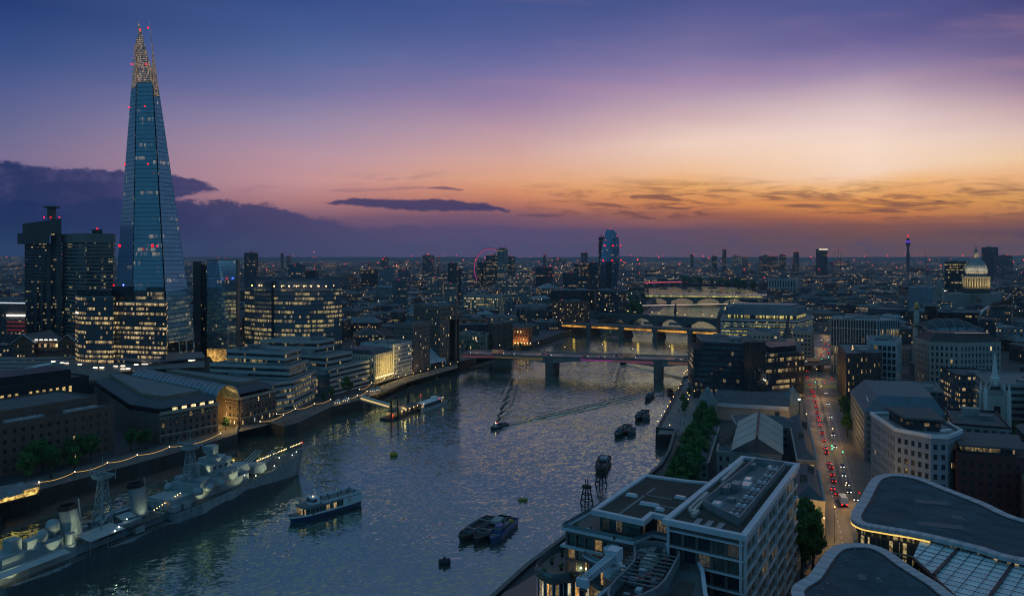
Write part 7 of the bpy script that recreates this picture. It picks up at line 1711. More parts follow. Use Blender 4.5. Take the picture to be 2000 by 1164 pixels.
# ================================================================ more buildings of the right bank
MULL = mat('white mullions', (.36, .38, .39), .55, var=.12)
BG = mat('grey stone', (.24, .24, .23), .8, var=.2, streak=True); BEI = mat('beige stone', (.30, .28, .24), .8, var=.15, streak=True)
DB = mat('dark brown stone', (.06, .045, .04), .75, var=.3, streak=True)
def gb(name, label, cat, pts, ztop, wm, **k): return grid_building(name, label, cat, pts, 6, ztop, wm, **k)
a = gb('corner_office', 'pale stone office with chamfered corners and planted roof terrace beside the road', 'office', [(161, 348), (156, 316), (164, 304), (170, 303), (181, 313), (186, 345)], 34.6, mat('pale cladding', (.23, .26, .29), .75, var=.12), bay=3.1, floor=4.0, wf=.5, hf=.55, lit=.012, rm=ROOF[2], plant=0, cap=100, seed=21)
MB().ring(ccw([(160.6, 348.4), (155.6, 315.6), (163.8, 303.5), (170.3, 302.5), (181.6, 312.7), (186.5, 345.5)]), .7, 34.7, 36.2).build('cornice', WHITE, a)
q = [(165, 340), (163, 320), (174, 315), (181, 338)]; MB().prism(q, 34.7, 39, False).build('attic_glazing', facade('attic strip', (.04, .04, .04), (.03, .04, .05), (1, .6, .2), bay=2, floor=4.4, w=.9, h=.3, row=1.2, cell=.6, single=.2, s=.35, base=34.7), a); MB().prism(inset(ccw(q), -1.6), 39, 39.8, True, True).build('attic_roof', ROOF[0], a)
MB().prism(rect(171.5, 307, 5.4, 1.2, .4), 37, 37.5, True, True).build('roof_rail', WHITE, a)
b_ = gb('long_office', 'long office with steep metal mansard roof beside the road behind the pale corner office', 'office', [(171, 377), (206, 369), (226, 424), (190.5, 437)], 30, mat('grey ribs', (.17, .18, .18), .7, streak=True), bay=2.6, floor=3.6, wf=.6, hf=.62, lit=.02, rm=ROOF[1], plant=1, cap=100, par=0, seed=5, pane=TEALP)
b = MB(); b.frustum(ccw([(170.6, 376.6), (206.4, 368.6), (226.4, 424.4), (190.4, 437.4)]), 30, ccw([(180, 382), (204, 376), (220, 420), (195, 430)]), 37.5); b.build('mansard_roof', mat('zinc roof', (.10, .13, .15), .75, 0, var=.2, streak=True), b_)
for s_ in ((181, 390, 197, 429),): b = MB(); b.tube((s_[0] - 4, s_[1] - 4, 33.8), (s_[2] - 2, s_[3] + 2, 33.8), .35, n=4); b.build('roof_rail', WHITE, b_)
gb('brown_office', 'dark brown office with narrow slit windows facing the road beyond the mansard roof', 'office', [(225, 523), (252, 529), (275, 580), (246, 587)], 39.5, DB, bay=3.4, floor=4, wf=.24, hf=.6, lit=.16, rm=ROOF[1], plant=3, cap=100, seed=9)
for k, p in enumerate(((232, 530), (237, 541), (242, 552), (235, 535))): lamp_post('lit lamp on the roof of the dark brown office, %s' % ('nearest', 'second', 'third', 'beside the nearest')[k], (*p, 39.6), 2.4, glow('road lantern', ()), 'roof lamps of the dark brown office')
gb('grid_office', 'white gridded office with square dark windows right of the brown office', 'office', [(255, 556), (270, 545), (290, 578), (270, 592)], 45, MULL, bay=3.3, floor=4.6, wf=.74, hf=.74, lit=.1, rm=ROOF[1], plant=2, cap=100, seed=31)
fin = block('finned_office', 'office with close set white vertical fins and planted roof by the road junction', 'office', [(271, 661), (300, 640), (322, 646), (330, 668), (326, 690), (290, 700)], 6, 52, facade('fins', (.05, .05, .05), (.04, .06, .07), (1, .66, .25), bay=3, floor=8, w=.9, h=.8, row=.25, cell=.7, single=.04, s=.6), ROOF[2], plant=3)
fp = ccw([(271, 661), (300, 640), (322, 646), (330, 668), (326, 690), (290, 700)])
for i in range(len(fp)):
 p, q = Vector(fp[i]), Vector(fp[(i + 1) % len(fp)]); L = (q - p).length; e = (q - p) / L; nn = Vector((e.y, -e.x))
 if nn.dot(-p) < 0: continue
 for k in range(int(L / 2.2)):
  c = p + e * (k * 2.2 + .6) + nn * .4; MB().prism(rect(c.x, c.y, .45, .8, math.atan2(e.y, e.x)), 7, 53, True).build('fin', MULL, fin)
 for z in (14, 29.5, 45): MB().prism([tuple(p + nn * .02), tuple(p + nn * .9), tuple(q + nn * .9), tuple(q + nn * .02)], z, z + .5, True, True).build('slab_edge', MULL, fin)
# commemorative column
PALE2 = mat('bright stone', (.55, .53, .49), .8, var=.15, streak=True)
mo = thing('monument_column', 'tall pale fluted stone column topped by a golden flaming urn', 'monument', (XD(1790, 657), 657, 6))
x, y = XD(1790, 657), 657.
for nm, prof, m, n in (('pedestal', [(5.4, 6), (5.4, 15), (6, 15.6), (4.4, 16.4)], PALE, 4), ('shaft', [(3.4, 16.4), (3.3, 18), (2.75, 46)], PALE2, 20), ('capital', [(2.8, 46), (3.9, 47.4), (3.9, 48.4)], PALE, 4), ('drum', [(2.1, 48.4), (2.1, 55), (2.5, 55.4), (1.9, 57.8), (.9, 60)], PALE, 12), ('golden_urn', [(.7, 60), (1.7, 61.4), (2.1, 62.4), (1.2, 63.4), (1.6, 64.6), (1., 66), (.2, 67.4)], mat('gilding', (.6, .36, .08), .3, .8), 10)):
 b = MB(); b.lathe(x, y, prof, n, math.pi / 4); b.build(nm, m, mo)
for k in range(6):
 MB().tube((x + 3.7 * math.cos(k), y + 3.7 * math.sin(k), 48.4), (x + 3.7 * math.cos(k + 1.05), y + 3.7 * math.sin(k + 1.05), 49.8), .08, n=4).build('railing', DARKM, mo)
cv = banded('curved_office', 'banded pale office with long barrel glass roof right of the column', 'office', fac([(1797, 640), (1808, 622), (1900, 615), (1912, 640), (1905, 670), (1800, 672)]), 6, 44, BEI, gbands('curve bands', .1, 6.), floor=4, hf=.5, proud=.5, plant=0)
A0, A1 = Vector((XD(1800, 642), 642)), Vector((XD(1908, 640), 640)); e = (A1 - A0).normalized(); nn = Vector((-e.y, e.x)); L = (A1 - A0).length
b = MB(); b.sheet([[Vector((*(A0 + e * L * (t / 12) + nn * (14 * math.cos(math.pi * i / 10) + 4)), 45 + 9. * math.sin(math.pi * i / 10) * min(1, .35 + 2.2 * min(t, 12 - t) / 12))) for i in range(11)] for t in range(13)])
b.build('barrel_roof', facade('barrel glazing', (.05, .06, .065), (.10, .15, .18), bay=6, floor=3, w=.8, h=.8, row=.1, single=.02, s=.4, metal=.4), cv)
for t in range(0, 13, 2):
 b = MB(); p = [Vector((*(A0 + e * L * (t / 12) + nn * (14.2 * math.cos(math.pi * i / 10) + 4)), 45 + 9.3 * math.sin(math.pi * i / 10) * min(1, .35 + 2.2 * min(t, 12 - t) / 12))) for i in range(11)]
 for i in range(10): b.tube(p[i], p[i + 1], .3, n=4)
 b.build('roof_rib', METAL, cv)
bw = gb('beige_office', 'beige office with staggered narrow windows and black mansard roof in front of the barrel roof', 'office', [(301, 560), (318, 552), (350, 556), (352, 590), (306, 590)], 44, BEI, bay=3., floor=5, wf=.42, hf=.62, lit=.03, rm=ROOF[0], plant=0, par=.4, cap=100, seed=17)
b = MB(); b.frustum(ccw([(301, 560), (318, 552), (350, 556), (352, 590), (306, 590)]), 44.4, ccw([(308, 566), (320, 561), (345, 564), (347, 585), (310, 585)]), 50); b.build('mansard_roof', mat('black mansard', (.022, .024, .026), .6), bw)
for k in range(9): p = (322 + k * 2.7, 562); MB().prism(rect(*p, 1.6, 3.5), 50.05, 50.5, True).build('roof_light', SKYL, bw)
FOOT.append(([(XD(1774, 470), 470), (XD(1801, 470), 470), (XD(1801, 650), 650), (XD(1774, 650), 650)], 95, (XD(1788, 560), 560)))
# church tower with a needle spire on flying ribs
ch = thing('church_tower', 'pale gothic church tower with a needle spire carried on flying buttresses', 'church', (XD(1943, 402), 402, 6)); x, y = XD(1943, 402), 402.
FOOT.append((rect(x, y, 16, 16), 12, (x, y)))
b = MB(); w_ = Windows(ch, 40, 2); tq = ccw(rect(x, y, 10.5, 10.5, -.35))
for i in range(4): punched(b, w_, tq[i], tq[(i + 1) % 4], 6, 33, 1, 2, .3, .62, .6, 0)
b.build('wall', PALE, ch); w_.close(); b = MB(); b.face(*[(p[0], p[1], 32.8) for p in tq]); b.build('roof', ROOF[1], ch); MB().ring(tq, .5, 33, 34.6).build('parapet', PALE, ch)
for i in range(4):
 p = Vector(tq[i]); c = Vector((x, y)); b = MB(); b.lathe(p.x, p.y, [(1.2, 6), (1., 33), (1., 36), (.15, 41)], 6); b.build('pinnacle', PALE2, ch)
 b = MB(); b.tube((*p, 34), (*(p.lerp(c, .75)), 41.5), .5, .4, 5); b.build('flying_buttress', PALE, ch)
b = MB(); b.lathe(x, y, [(2., 39.5), (2.2, 43), (1.6, 43.6), (.15, 56)], 8); b.build('spire', PALE2, ch)
banded('striped_office', 'long grey office with strong horizontal window bands at the right edge behind the spire', 'office', [(262, 428), (305, 420), (330, 470), (280, 470)], 6, 35, BG, gbands('stripe bands', .03, 2.), floor=3.6, hf=.5, proud=.5, plant=2)
rb_ = gb('brick_block', 'dark red brick block with flat dark roof at right below the spire', 'building', [(172, 300), (196, 292), (214, 322), (182, 330)], 29, mat('dark red brick', (.075, .03, .028), .85), bay=3.2, floor=3.8, wf=.4, hf=.5, lit=.015, rm=ROOF[0], plant=0, cap=80, seed=14)
MB().prism([(176, 304), (193, 298), (206, 318), (184, 324)], 29.1, 32, False).build('attic_glazing', facade('attic two', (.05, .05, .05), (.03, .04, .05), (1, .7, .3), bay=2, floor=3, w=.9, h=.5, row=.6, cell=.5, single=.1, s=.4, base=29.1), rb_)
MB().prism([(174, 302), (195, 295), (208, 319), (183, 326)], 32.02, 32.7, True, True).build('attic_roof', ROOF[0], rb_)
gb('corner_block', 'low dark block with roof plant cut by the right edge of the view', 'building', [(182, 276), (204, 268), (220, 292), (196, 300)], 24, DB, bay=3.4, floor=3.8, wf=.4, hf=.5, lit=.02, rm=ROOF[1], plant=2, cap=60)
# black riverside office by the first bridge
NSG = lambda nm, row, seed, s=.65: facade(nm, (.018, .022, .028), (.035, .06, .085), (1, .66, .25), bay=1.8, floor=3.8, w=.92, h=.62, row=row, cell=.75, single=.03, s=s, seed=seed, metal=.35, rough=.06)
ns = block('black_office', 'black glass riverside office with stepped top right of the first bridge', 'office', [(133, 545), (171, 528), (176, 575), (140, 590)], 6, 46, NSG('black glass a', .08, 5.), ROOF[0], plant=2)
MB().prism([(171.2, 528), (205, 545), (222, 600), (176, 575)], 6, 39, False).build('wall', NSG('black glass b', .75, 8.), ns); b = MB(); b.face((171.2, 528, 39), (205, 545, 39), (222, 600, 39), (176, 575, 39)); b.build('roof', ROOF[0], ns)
MB().prism([(158, 527.5), (172, 526.5), (173, 534), (160, 536)], 6, 47.5).build('ribbed_core', facade('core ribs', (.03, .032, .035), (.02, .02, .02), bay=.9, floor=50, w=.5, h=.98, row=0, single=0), ns)
MB().prism([(128, 548), (133, 545), (140, 590), (134, 592)], 6, 40, True).build('wing', NSG('black glass c', .1, 11.), ns)
MB().prism([(178, 536), (200, 547), (210, 580), (182, 570)], 39.1, 43).build('plant_room', DARKM, ns)
lamp_post('bright white lamp on the black office front', (171, 524, 20), 2, glow('dazzling lamp', ()), None).scale = (2.5, 2.5, 1)
# market hall on the quay
mk = root_for('market_hall', 'long low market hall with pale strip windows and pavilion ends on the quay', 'hall', fac([(1372, 478), (1545, 462), (1548, 500), (1374, 508)]), 6)
q = ccw(fac([(1396, 476), (1542, 463), (1545, 498), (1398, 505)])); MB().prism(q, 6, 14, False).build('wall', BEI, mk)
w_ = ccw(fac([(1398, 474.6), (1540, 461.6), (1541, 462.4), (1399, 475.4)])); MB().prism(w_, 14.1, 16.4, True, True).build('strip_window', mat('pale strip', (.4, .45, .48), .4), mk)
b = MB(); b.frustum(q, 16.6, [lerp(q[0], q[3], .25), lerp(q[1], q[2], .25), lerp(q[2], q[1], .25), lerp(q[3], q[0], .25)], 20); b.build('roof', ROOF[3], mk)
for px in (1382, 1548):
 c = (XD(px, 474), 474); pv = MB(); pv.prism(rect(*c, 9, 9, .1), 6, 17); pv.build('pavilion', mat('verdigris stone', (.17, .2, .21), .8), mk)
 b = MB(); b.frustum(rect(*c, 9.4, 9.4, .1), 17, rect(*c, 5, 5, .1), 23); b.lathe(*c, [(2.2, 23), (2, 24.5), (.3, 26.5)], 8); b.build('pavilion_roof', mat('verdigris', (.13, .18, .19), .6, var=.3), mk)
for k in range(6): c = P(1420 + k * 22, 778, 18); MB().prism(rect(*c, 2.6, 2, .1), 17, 19.2).build('roof_vent', METAL, mk)
MB().prism(ccw(fac([(1400, 520), (1545, 508), (1547, 540), (1402, 545)])), 6, 14).build('rear_range', ROOF[0], mk)
# customs house with large pale pitched roof
ct = root_for('custom_house', 'large hall with pale pitched roof and dark gable among stone wings beside the trees', 'building', [(94, 335), (122, 330), (150, 398), (112, 412)], 6)
CW = mat('custom stone', (.2, .19, .175), .85, var=.2, streak=True)
MB().prism([(97, 343), (117, 337), (137, 394), (118, 405)], 6, 20, False).build('wall', CW, ct)
lf, rf, rg, rb2, lb = (96.4, 343, 20), (117.6, 336.6, 20), (105, 331.6, 26), (123, 385, 26), (118, 405, 20)
rb3 = (137.4, 394, 20); rgf = (107.2, 340, 26.5); rgb = (127, 399, 26.5)
b = MB(); b.face(lf, rgf, rgb, lb); b.build('roof_slope', mat('pale roof sheet', (.42, .38, .33), .8, var=.14), ct); b = MB(); b.face(rgf, rf, rb3, rgb); b.build('roof_slope', mat('buff roof sheet', (.36, .32, .26), .8, var=.14), ct)
b = MB(); b.face(lf, rf, rgf); b.build('gable', ROOF[3], ct); b = MB(); b.face(lb, rgb, rb3); b.build('gable', ROOF[3], ct)
b = MB(); b.tube(rgf, rgb, .6, n=5); b.build('ridge', DARKM, ct)
for k in range(1, 4):
 for s_, t_ in ((lf, rgf), (rf, rgf)):
  p0, p1 = (lerp(lf, lb, k / 4), lerp(rgf, rgb, k / 4)) if s_ is lf else (lerp(rf, rb3, k / 4), lerp(rgf, rgb, k / 4))
  b = MB(); b.tube((p0[0], p0[1], p0[2] + .1), (p1[0], p1[1], p1[2] + .1), .14, n=4); b.build('roof_seam', CONC, ct)
def wing(name, label, q, ze, zr, wm=CW, rm=None, cat='building', lit=.02):
 q = ccw(q); r = root_for(name, label, cat, q, 6); w = Windows(r, 60, 3)
 for i in range(len(q)):
  p, s_ = Vector(q[i]), Vector(q[(i + 1) % len(q)]); e = s_ - p; nn = Vector((e.y, -e.x)); b = MB()
  if nn.dot(-(p + s_) / 2) > 0 and e.length > 5: punched(b, w, p, s_, 6, ze, max(1, round(e.length / 3.4)), max(1, round((ze - 6) / 4)), .38, .52, .35, lit)
  else: b.face((*p, 6), (*s_, 6), (*s_, ze), (*p, ze))
  b.build('wall', wm, r)
 w.close(); MB().ring(inset(q, -.3), .8, ze, ze + .6).build('cornice', BEI, r)
 L = [(Vector(q[i]) - Vector(q[(i + 1) % 4])).length for i in range(4)]; t = .5
 if L[0] > L[1]: t1 = min(.4, L[1] / L[0] / 2); a, c = lerp(lerp(q[0], q[3], .5), lerp(q[1], q[2], .5), t1), lerp(lerp(q[0], q[3], .5), lerp(q[1], q[2], .5), 1 - t1); top = [a, c, c, a]
 else: t1 = min(.4, L[0] / L[1] / 2); a, c = lerp(lerp(q[0], q[1], .5), lerp(q[3], q[2], .5), t1), lerp(lerp(q[0], q[1], .5), lerp(q[3], q[2], .5), 1 - t1); top = [a, a, c, c]
 top = [tuple(Vector(t) + (Vector(o) - Vector(t)) * .04) for t, o in zip(top, q)]
 b = MB(); b.frustum(inset(q, .3), ze + .5, top, zr); b.build('roof', rm or ROOF[3], r)
 for k in range(2):
  c = lerp(a, c, .3 + .4 * k) if False else lerp(q[0], q[2], .35 + .3 * k); MB().prism(rect(*c, 1.2, 2.4, .3), ze + .6, zr + 1.6, True).build('chimney', mat('chimney brick', (.12, .09, .07), .9), r)
 return r
wing('custom_wing', 'stone wing with slate hipped roof along the road beside the pale pitched roof', [(124, 338), (132, 336), (160, 420), (151, 424)], 17, 21)
wing('custom_wing', 'stone pavilion wing with slate roof left of the pale pitched roof', [(91, 345), (97, 343), (101, 356), (95, 358)], 19, 22)
wing('custom_wing', 'stone wing with slate roof behind the pale pitched roof', [(118, 409), (150, 400), (155, 420), (122, 432)], 17, 21)
wing('custom_wing', 'low stone range with dark hipped roof in front of the pale gable', [(92, 326), (120, 318), (122.5, 328), (94, 336)], 15.5, 19)
wing('custom_wing', 'narrow stone range behind the long white apartment block', [(78, 352), (88, 348), (112, 420), (104, 424)], 13, 16)
wing('stone_house', 'stone house with dark hipped roof between the road and the long white apartments', [(101, 278), (110.5, 274), (124, 314), (116, 319)], 19, 23, lit=.04)
lamp_post('orange lamp in the yard behind the long white apartments', (113, 272, 6), 12, glow('orange lamp', (1, .35, .06), 22), None, 1800)
# white terraced offices and twin towers beyond
tw = banded('terraced_office', 'wide white terraced office with bright yellow floor and blue glass attic beyond the black office', 'office', fac([(1407, 768), (1560, 748), (1588, 790), (1585, 830), (1412, 830)]), 6, 43, MULL, facade('terrace lit', (.05, .05, .05), (.05, .07, .08), (1, .8, .2), bay=1.6, floor=3.8, w=.92, h=1., row=.6, cell=.9, single=.06, s=1.2, seed=77.), floor=4.1, hf=.55, proud=1.2, plant=0)
q = ccw(fac([(1420, 782), (1555, 764), (1574, 800), (1425, 815)])); MB().prism(q, 43.2, 47, False).build('lit_storey', facade('lit storey', (.1, .1, .1), (.05, .06, .06), (1, .82, .2), bay=1.4, floor=3.8, w=.9, h=.8, row=3, cell=.95, single=.7, s=1.5, base=43.2), tw)
MB().prism(inset(q, -.8), 47.1, 55, False).build('blue_attic', facade('blue attic', (.16, .24, .28), (.3, .42, .48), bay=1.4, floor=8, w=.92, h=.97, row=0, single=0, metal=.6, base=47.1), tw); b = MB(); b.face(*[(x, y, 55) for x, y in inset(q, -.8)]); b.build('roof', ROOF[1], tw); MB().prism(inset(q, 5), 55.1, 57.5).build('plant_room', METAL, tw)
for px, yt, Yd, lab in ((1409.5, 593, 905, 'left of two domed brick towers beside the white terraced office'), (1424.5, 584, 940, 'right of two domed brick towers beside the white terraced office')):
 x = XD(px, Yd); zt = ZD(yt, Yd); r = thing('domed_tower', lab, 'tower', (x, Yd, 6)); w2 = 4.3
 MB().prism(rect(x, Yd, 2 * w2 - .6, 2 * w2 - .6), 6, zt - 14).build('shaft', mat('tower brick', (.11, .075, .055), .85), r); b = MB(); b.lathe(x, Yd, [(w2, zt - 14), (w2 * .95, zt - 10.5), (w2 * .6, zt - 7.2), (1., zt - 5.4), (.9, zt - 4), (.1, zt)], 12); b.build('dome', mat('lead dome', (.09, .11, .12), .5), r)
wr = thing('church_tower', 'slim white church tower with dark spire in front of the white terraced office', 'church', (XD(1538, 655), 655, 6)); x = XD(1538, 655)
MB().prism(rect(x, 655, 9, 9, .3), 6, 37).build('wall', BEI, wr); b = MB(); b.lathe(x, 655, [(4.4, 37), (4, 41), (2.6, 42), (2.6, 45), (1.6, 46), (.2, 58)], 8); b.build('spire', ROOF[3], wr)
gb('white_office', 'white stone office with dark square windows between the black office and white spire', 'office', fac([(1462, 668), (1520, 662), (1524, 700), (1466, 705)]), 40, BEI, bay=3.4, floor=3.8, wf=.5, hf=.52, lit=.08, plant=2, cap=80)
gb('white_office', 'low white office with lit top corner right of the white spire', 'office', fac([(1548, 700), (1585, 690), (1590, 730), (1552, 740)]), 38, BEI, bay=3.2, floor=3.8, wf=.6, hf=.52, lit=.2, plant=1, cap=80)
# cathedral
def cathedral():
 Y = 1360.; x = XD(1906, Y); r = root_for('cathedral', 'great cathedral with floodlit lead dome, colonnaded drum and golden cross', 'cathedral', rect(x, Y, 60, 60), 6)
 ST = mat('cathedral stone', (.24, .22, .19), .8, var=.12); LD = mat('dome lead', (.30, .31, .30), .5, var=.12)
 MB().prism(rect(x - 20, Y, 112, 36, .12), 6, 41).build('nave', ST, r); MB().prism(rect(x, Y, 36, 74, .12), 6, 41.2).build('transept', ST, r)
 b = MB(); b.lathe(x, Y, [(22, 41), (22, 52), (16, 52.6), (16, 70)], 48); b.build('drum', mat('drum wall', (.07, .06, .05), .9), r)
 for k in range(32):
  a = 2 * math.pi * k / 32; MB().tube((x + 20.4 * math.cos(a), Y + 20.4 * math.sin(a), 52.6), (x + 20.4 * math.cos(a), Y + 20.4 * math.sin(a), 67), 1.05, n=8).build('column', ST, r)
 b = MB(); b.lathe(x, Y, [(21.8, 67), (21.8, 70), (20.8, 70.4), (17, 70.6), (17, 78), (17.8, 78.6), (17.4, 79.2)], 48); b.build('attic', ST, r)
 for k in range(32):
  a = 2 * math.pi * (k + .5) / 32; MB().prism(rect(x + 16.95 * math.cos(a), Y + 16.95 * math.sin(a), .5, 1.5, a), 72.4, 76, True).build('attic_window', DARKM, r)
 b = MB(); b.smooth = True; b.lathe(x, Y, [(17., 79.2)] + [(17. * math.cos(t), 79.2 + 23 * math.sin(t)) for t in [i * .157 for i in range(1, 9)]] + [(4.4, 102)], 48); b.build('dome', LD, r)
 for k in range(32):
  a = 2 * math.pi * k / 32; b = MB(); pr = [(17.15 * math.cos(t), 79.2 + 23.2 * math.sin(t)) for t in [i * .157 for i in range(0, 9)]]
  for i in range(8): b.tube((x + pr[i][0] * math.cos(a), Y + pr[i][0] * math.sin(a), pr[i][1]), (x + pr[i + 1][0] * math.cos(a), Y + pr[i + 1][0] * math.sin(a), pr[i + 1][1]), .4, n=4)
  b.build('rib', LD, r)
 b = MB(); b.lathe(x, Y, [(5, 101.6), (5, 103), (3.6, 103.4), (3.4, 111), (4.2, 111.5), (3, 113), (2.2, 117), (.8, 119)], 12); b.build('lantern', ST, r)
 b = MB(); b.ball((x, Y, 120), 1.2, 8, 6); b.box(x, Y, 121, .5, .5, 5); b.box(x, Y, 123.6, 2.6, .5, .6); b.build('cross', mat('gilding', ()), r)
 for dx, dy in ((-72, -14), (-74, 16)):
  c = (x + dx, Y + dy); b = MB(); b.prism(rect(*c, 12, 12, .12), 6, 48); b.lathe(*c, [(5, 48), (5, 58), (4, 59), (3, 64), (1, 67), (.2, 71)], 8); b.build('west_tower', ST, r)
 for k in range(10):
  a = math.pi * (1 + (k + .5) / 10); px_, py_ = x + 31 * math.cos(a), Y + 31 * math.sin(a)
  lamp('SPOT', 'flood_beam', (px_, py_, 46), (1, .76, .3), 42000, 1., (x + 16 * math.cos(a), Y + 16 * math.sin(a), 66), 70, .8)
  lamp('SPOT', 'flood_beam', (x + 24 * math.cos(a), Y + 24 * math.sin(a), 70.6), (1, .84, .56), 26000, 1., (x + 12 * math.cos(a), Y + 12 * math.sin(a), 92), 75, .8)
 for k in range(3): a = math.pi * (1.2 + k * .3); lamp('SPOT', 'flood_beam', (x + 9 * math.cos(a), Y + 9 * math.sin(a), 101), (1, .8, .45), 6000, .6, (x, Y, 111), 70, .8)
 lamp_post('dazzling lamp on the left end of the cathedral roof', (XD(1846, 1310), 1310, 41), 6, glow('dazzling lamp', ()), None, 4000).scale = (9, 9, 1)
cathedral()
# curved white shell roofs and dark lozenge office in front of the cathedral
for lab, pts, Yd in (('upper of the white curved shell roofs below the cathedral dome', ((1896, 587), (1912, 583), (1920, 588), (1906, 595)), 960), ('long white shell roof pointing right below the cathedral dome', ((1934, 593), (1975, 584), (1978, 590), (1940, 598)), 950), ('thin white blade roof rising at the right end of the shell roofs', ((1964, 584), (1976, 573), (1979, 574), (1968, 586)), 960)):
 b = MB(); W4 = [Vector((XD(a, Yd + 26 * (i > 1)), Yd + 26 * (i > 1), ZD(c, Yd + 26 * (i > 1)))) for i, (a, c) in enumerate(pts)]
 r = thing('shell_roof', lab, 'roof', (W4[0].x, W4[0].y, 6)); m_ = (W4[0] + W4[2]) / 2 + Vector((0, 0, 2.2)); b.add(W4 + [m_], [[0, 1, 4], [1, 2, 4], [2, 3, 4], [3, 0, 4]]); b.build('roof', mat('shell white', (.5, .5, .47), .5, var=.1), r)
 b = MB(); b.prism([(w.x, w.y) for w in W4], 6, min(w.z for w in W4) - 1, False); b.build('wall', facade('shell wall', (.08, .08, .08), bay=2.4, floor=4, row=.3, single=.05, s=.6), r)
sw = thing('ribbed_arch', 'ribbed white curving roof arm right of the barrel roof', 'roof', (XD(1925, 800), 800, 6)); b = MB(); K = [(1913, 636), (1917, 618), (1926, 606), (1938, 599)]
b.sheet([[(XD(a - 3, 800), 800, ZD(c, 800)), (XD(a + 5, 800), 812, ZD(c + 1, 812))] for a, c in K]); b.build('roof', mat('shell white', ()), sw).modifiers.new('thickness', 'SOLIDIFY').thickness = 1.
MB().prism(fac([(1912, 802), (1945, 802), (1945, 830), (1912, 830)]), 6, 40, True).build('wall', facade('arm wall', (.04, .045, .05), bay=3, floor=4, row=.3, single=.05, s=.6), sw)
block('lattice_office', 'dark rounded office wrapped in a diamond lattice left of the black flat block', 'office', fac([(1806, 790), (1830, 785), (1832, 820), (1808, 825)]), 6, 55, facade('lattice', (.05, .05, .05), (.012, .012, .014), bay=4, floor=5, w=.86, h=.86, row=.1, single=.02, s=.5), ROOF[0])
block('black_block', 'wide black flat roofed office with two lit dots below the cathedral', 'office', fac([(1832, 800), (1910, 790), (1914, 830), (1835, 835)]), 6, 48, facade('black blk', (.018, .018, .02), (.015, .02, .022), bay=3, floor=4, w=.9, h=.5, row=.06, single=.02, s=.7), ROOF[0])
block('lit_office', 'dark office with rows of yellow windows just left of the cathedral dome', 'office', fac([(1845, 1520), (1888, 1510), (1892, 1560), (1848, 1570)]), 6, 95, facade('lit rows', (.03, .03, .03), (.02, .03, .03), (1, .72, .25), bay=3, floor=5, w=.8, h=.5, row=.6, cell=.8, single=.1, s=.9), ROOF[0])
block('stepped_block', 'pale blue stepped office with louvred terraces left of the cathedral', 'office', fac([(1775, 1250), (1822, 1240), (1828, 1290), (1780, 1300)]), 6, 55, facade('louvre', (.2, .26, .29), (.16, .22, .25), bay=60, floor=3, w=.99, h=.6, row=0, single=0, metal=.3), ROOF[2])
gb('colonnaded_hall', 'curved pale classical office front with giant columns on the far right bank', 'building', fac([(1500, 1990), (1555, 1960), (1560, 2010), (1505, 2040)]), 46, mat('far stone', (.3, .29, .27), .8), bay=7, floor=22, wf=.45, hf=.8, lit=.04, cap=30)

# ================================================================ trees
LEAF = [mat('leaf green %d' % i, c, .8, var=.55, scale=.5, fine=1.6, spec=.2) for i, c in enumerate(((.05, .13, .03), (.07, .15, .035), (.04, .105, .035)))]
BARK = mat('bark', (.05, .04, .03), .9)
TREES = []
def tree_mesh(seed, n=2600):
 rr = random.Random(seed); b = MB(); cl = []
 for k in range(16):
  a = rr.uniform(0, 6.28); t = rr.uniform(0, 1); rad = rr.uniform(.4, 3.4) * math.sin(math.pi * (.2 + .7 * t)); cl.append((Vector((rad * math.cos(a), rad * math.sin(a), 5 + t * 7.2)), rr.uniform(1.1, 1.9)))
 for k in range(n):
  c, s_ = rr.choice(cl); d = Vector((rr.gauss(0, 1), rr.gauss(0, 1), rr.gauss(0, .8))); d = d.normalized() * s_ * rr.random() ** .35
  p = c + d; u = Vector((rr.uniform(-1, 1), rr.uniform(-1, 1), rr.uniform(-.5, .5))).normalized() * rr.uniform(.22, .48); v = (d.normalized() + Vector((rr.uniform(-.6, .6), rr.uniform(-.6, .6), .4))).cross(u).normalized() * rr.uniform(.16, .36)
  b.face(p - u, p + v, p + u, p - v)
 crown = b.build('crown', LEAF[seed % 3]); cm = crown.data; D.objects.remove(crown)
 b = MB(); b.tube((0, 0, -.2), (0, 0, 4.5), .42, .3, 8)
 for c, s_ in cl[:8]: b.tube((0, 0, rr.uniform(2.8, 4.6)), c * .9, .18, .05, 5)
 t = b.build('trunk', BARK); tm = t.data; D.objects.remove(t); return cm, tm
for s_ in range(4): TREES.append(tree_mesh(s_))
TN = [0]
def tree(p, label, group, s=1., z=6., hs=1.):
 r = thing('tree', label, 'tree', (*p, z), group, R.uniform(0, 6.28)); sc = s * R.uniform(.9, 1.12); r.scale = (sc, sc, sc * hs)
 cm, tm = TREES[TN[0] % 4]; TN[0] += 1
 for nm, me in (('crown', cm), ('trunk', tm)): o = D.objects.new(nm, me); COL.objects.link(o); o.parent = r
 return r
row = [(1372, 806), (1386, 812), (1364, 822), (1380, 830), (1394, 828), (1354, 838), (1370, 846), (1386, 846), (1346, 856), (1360, 864), (1374, 862), (1338, 874), (1354, 882), (1368, 880), (1330, 892), (1346, 900), (1360, 898), (1322, 910), (1338, 918), (1352, 914), (1318, 928), (1334, 934), (1346, 930)]
for k, (px, py) in enumerate(row): tree(P(px, py, 14), 'leafy tree in the dense riverside row between the wharf and the white roofs', 'trees of the riverside row', 1.08)
for k, (px, py) in enumerate(((1334, 778), (1340, 788), (1336, 797), (1346, 768))): tree(P(px, py, 10), 'small tree on the lamp lit wharf, %s' % order[k], 'small trees on the wharf', .6)
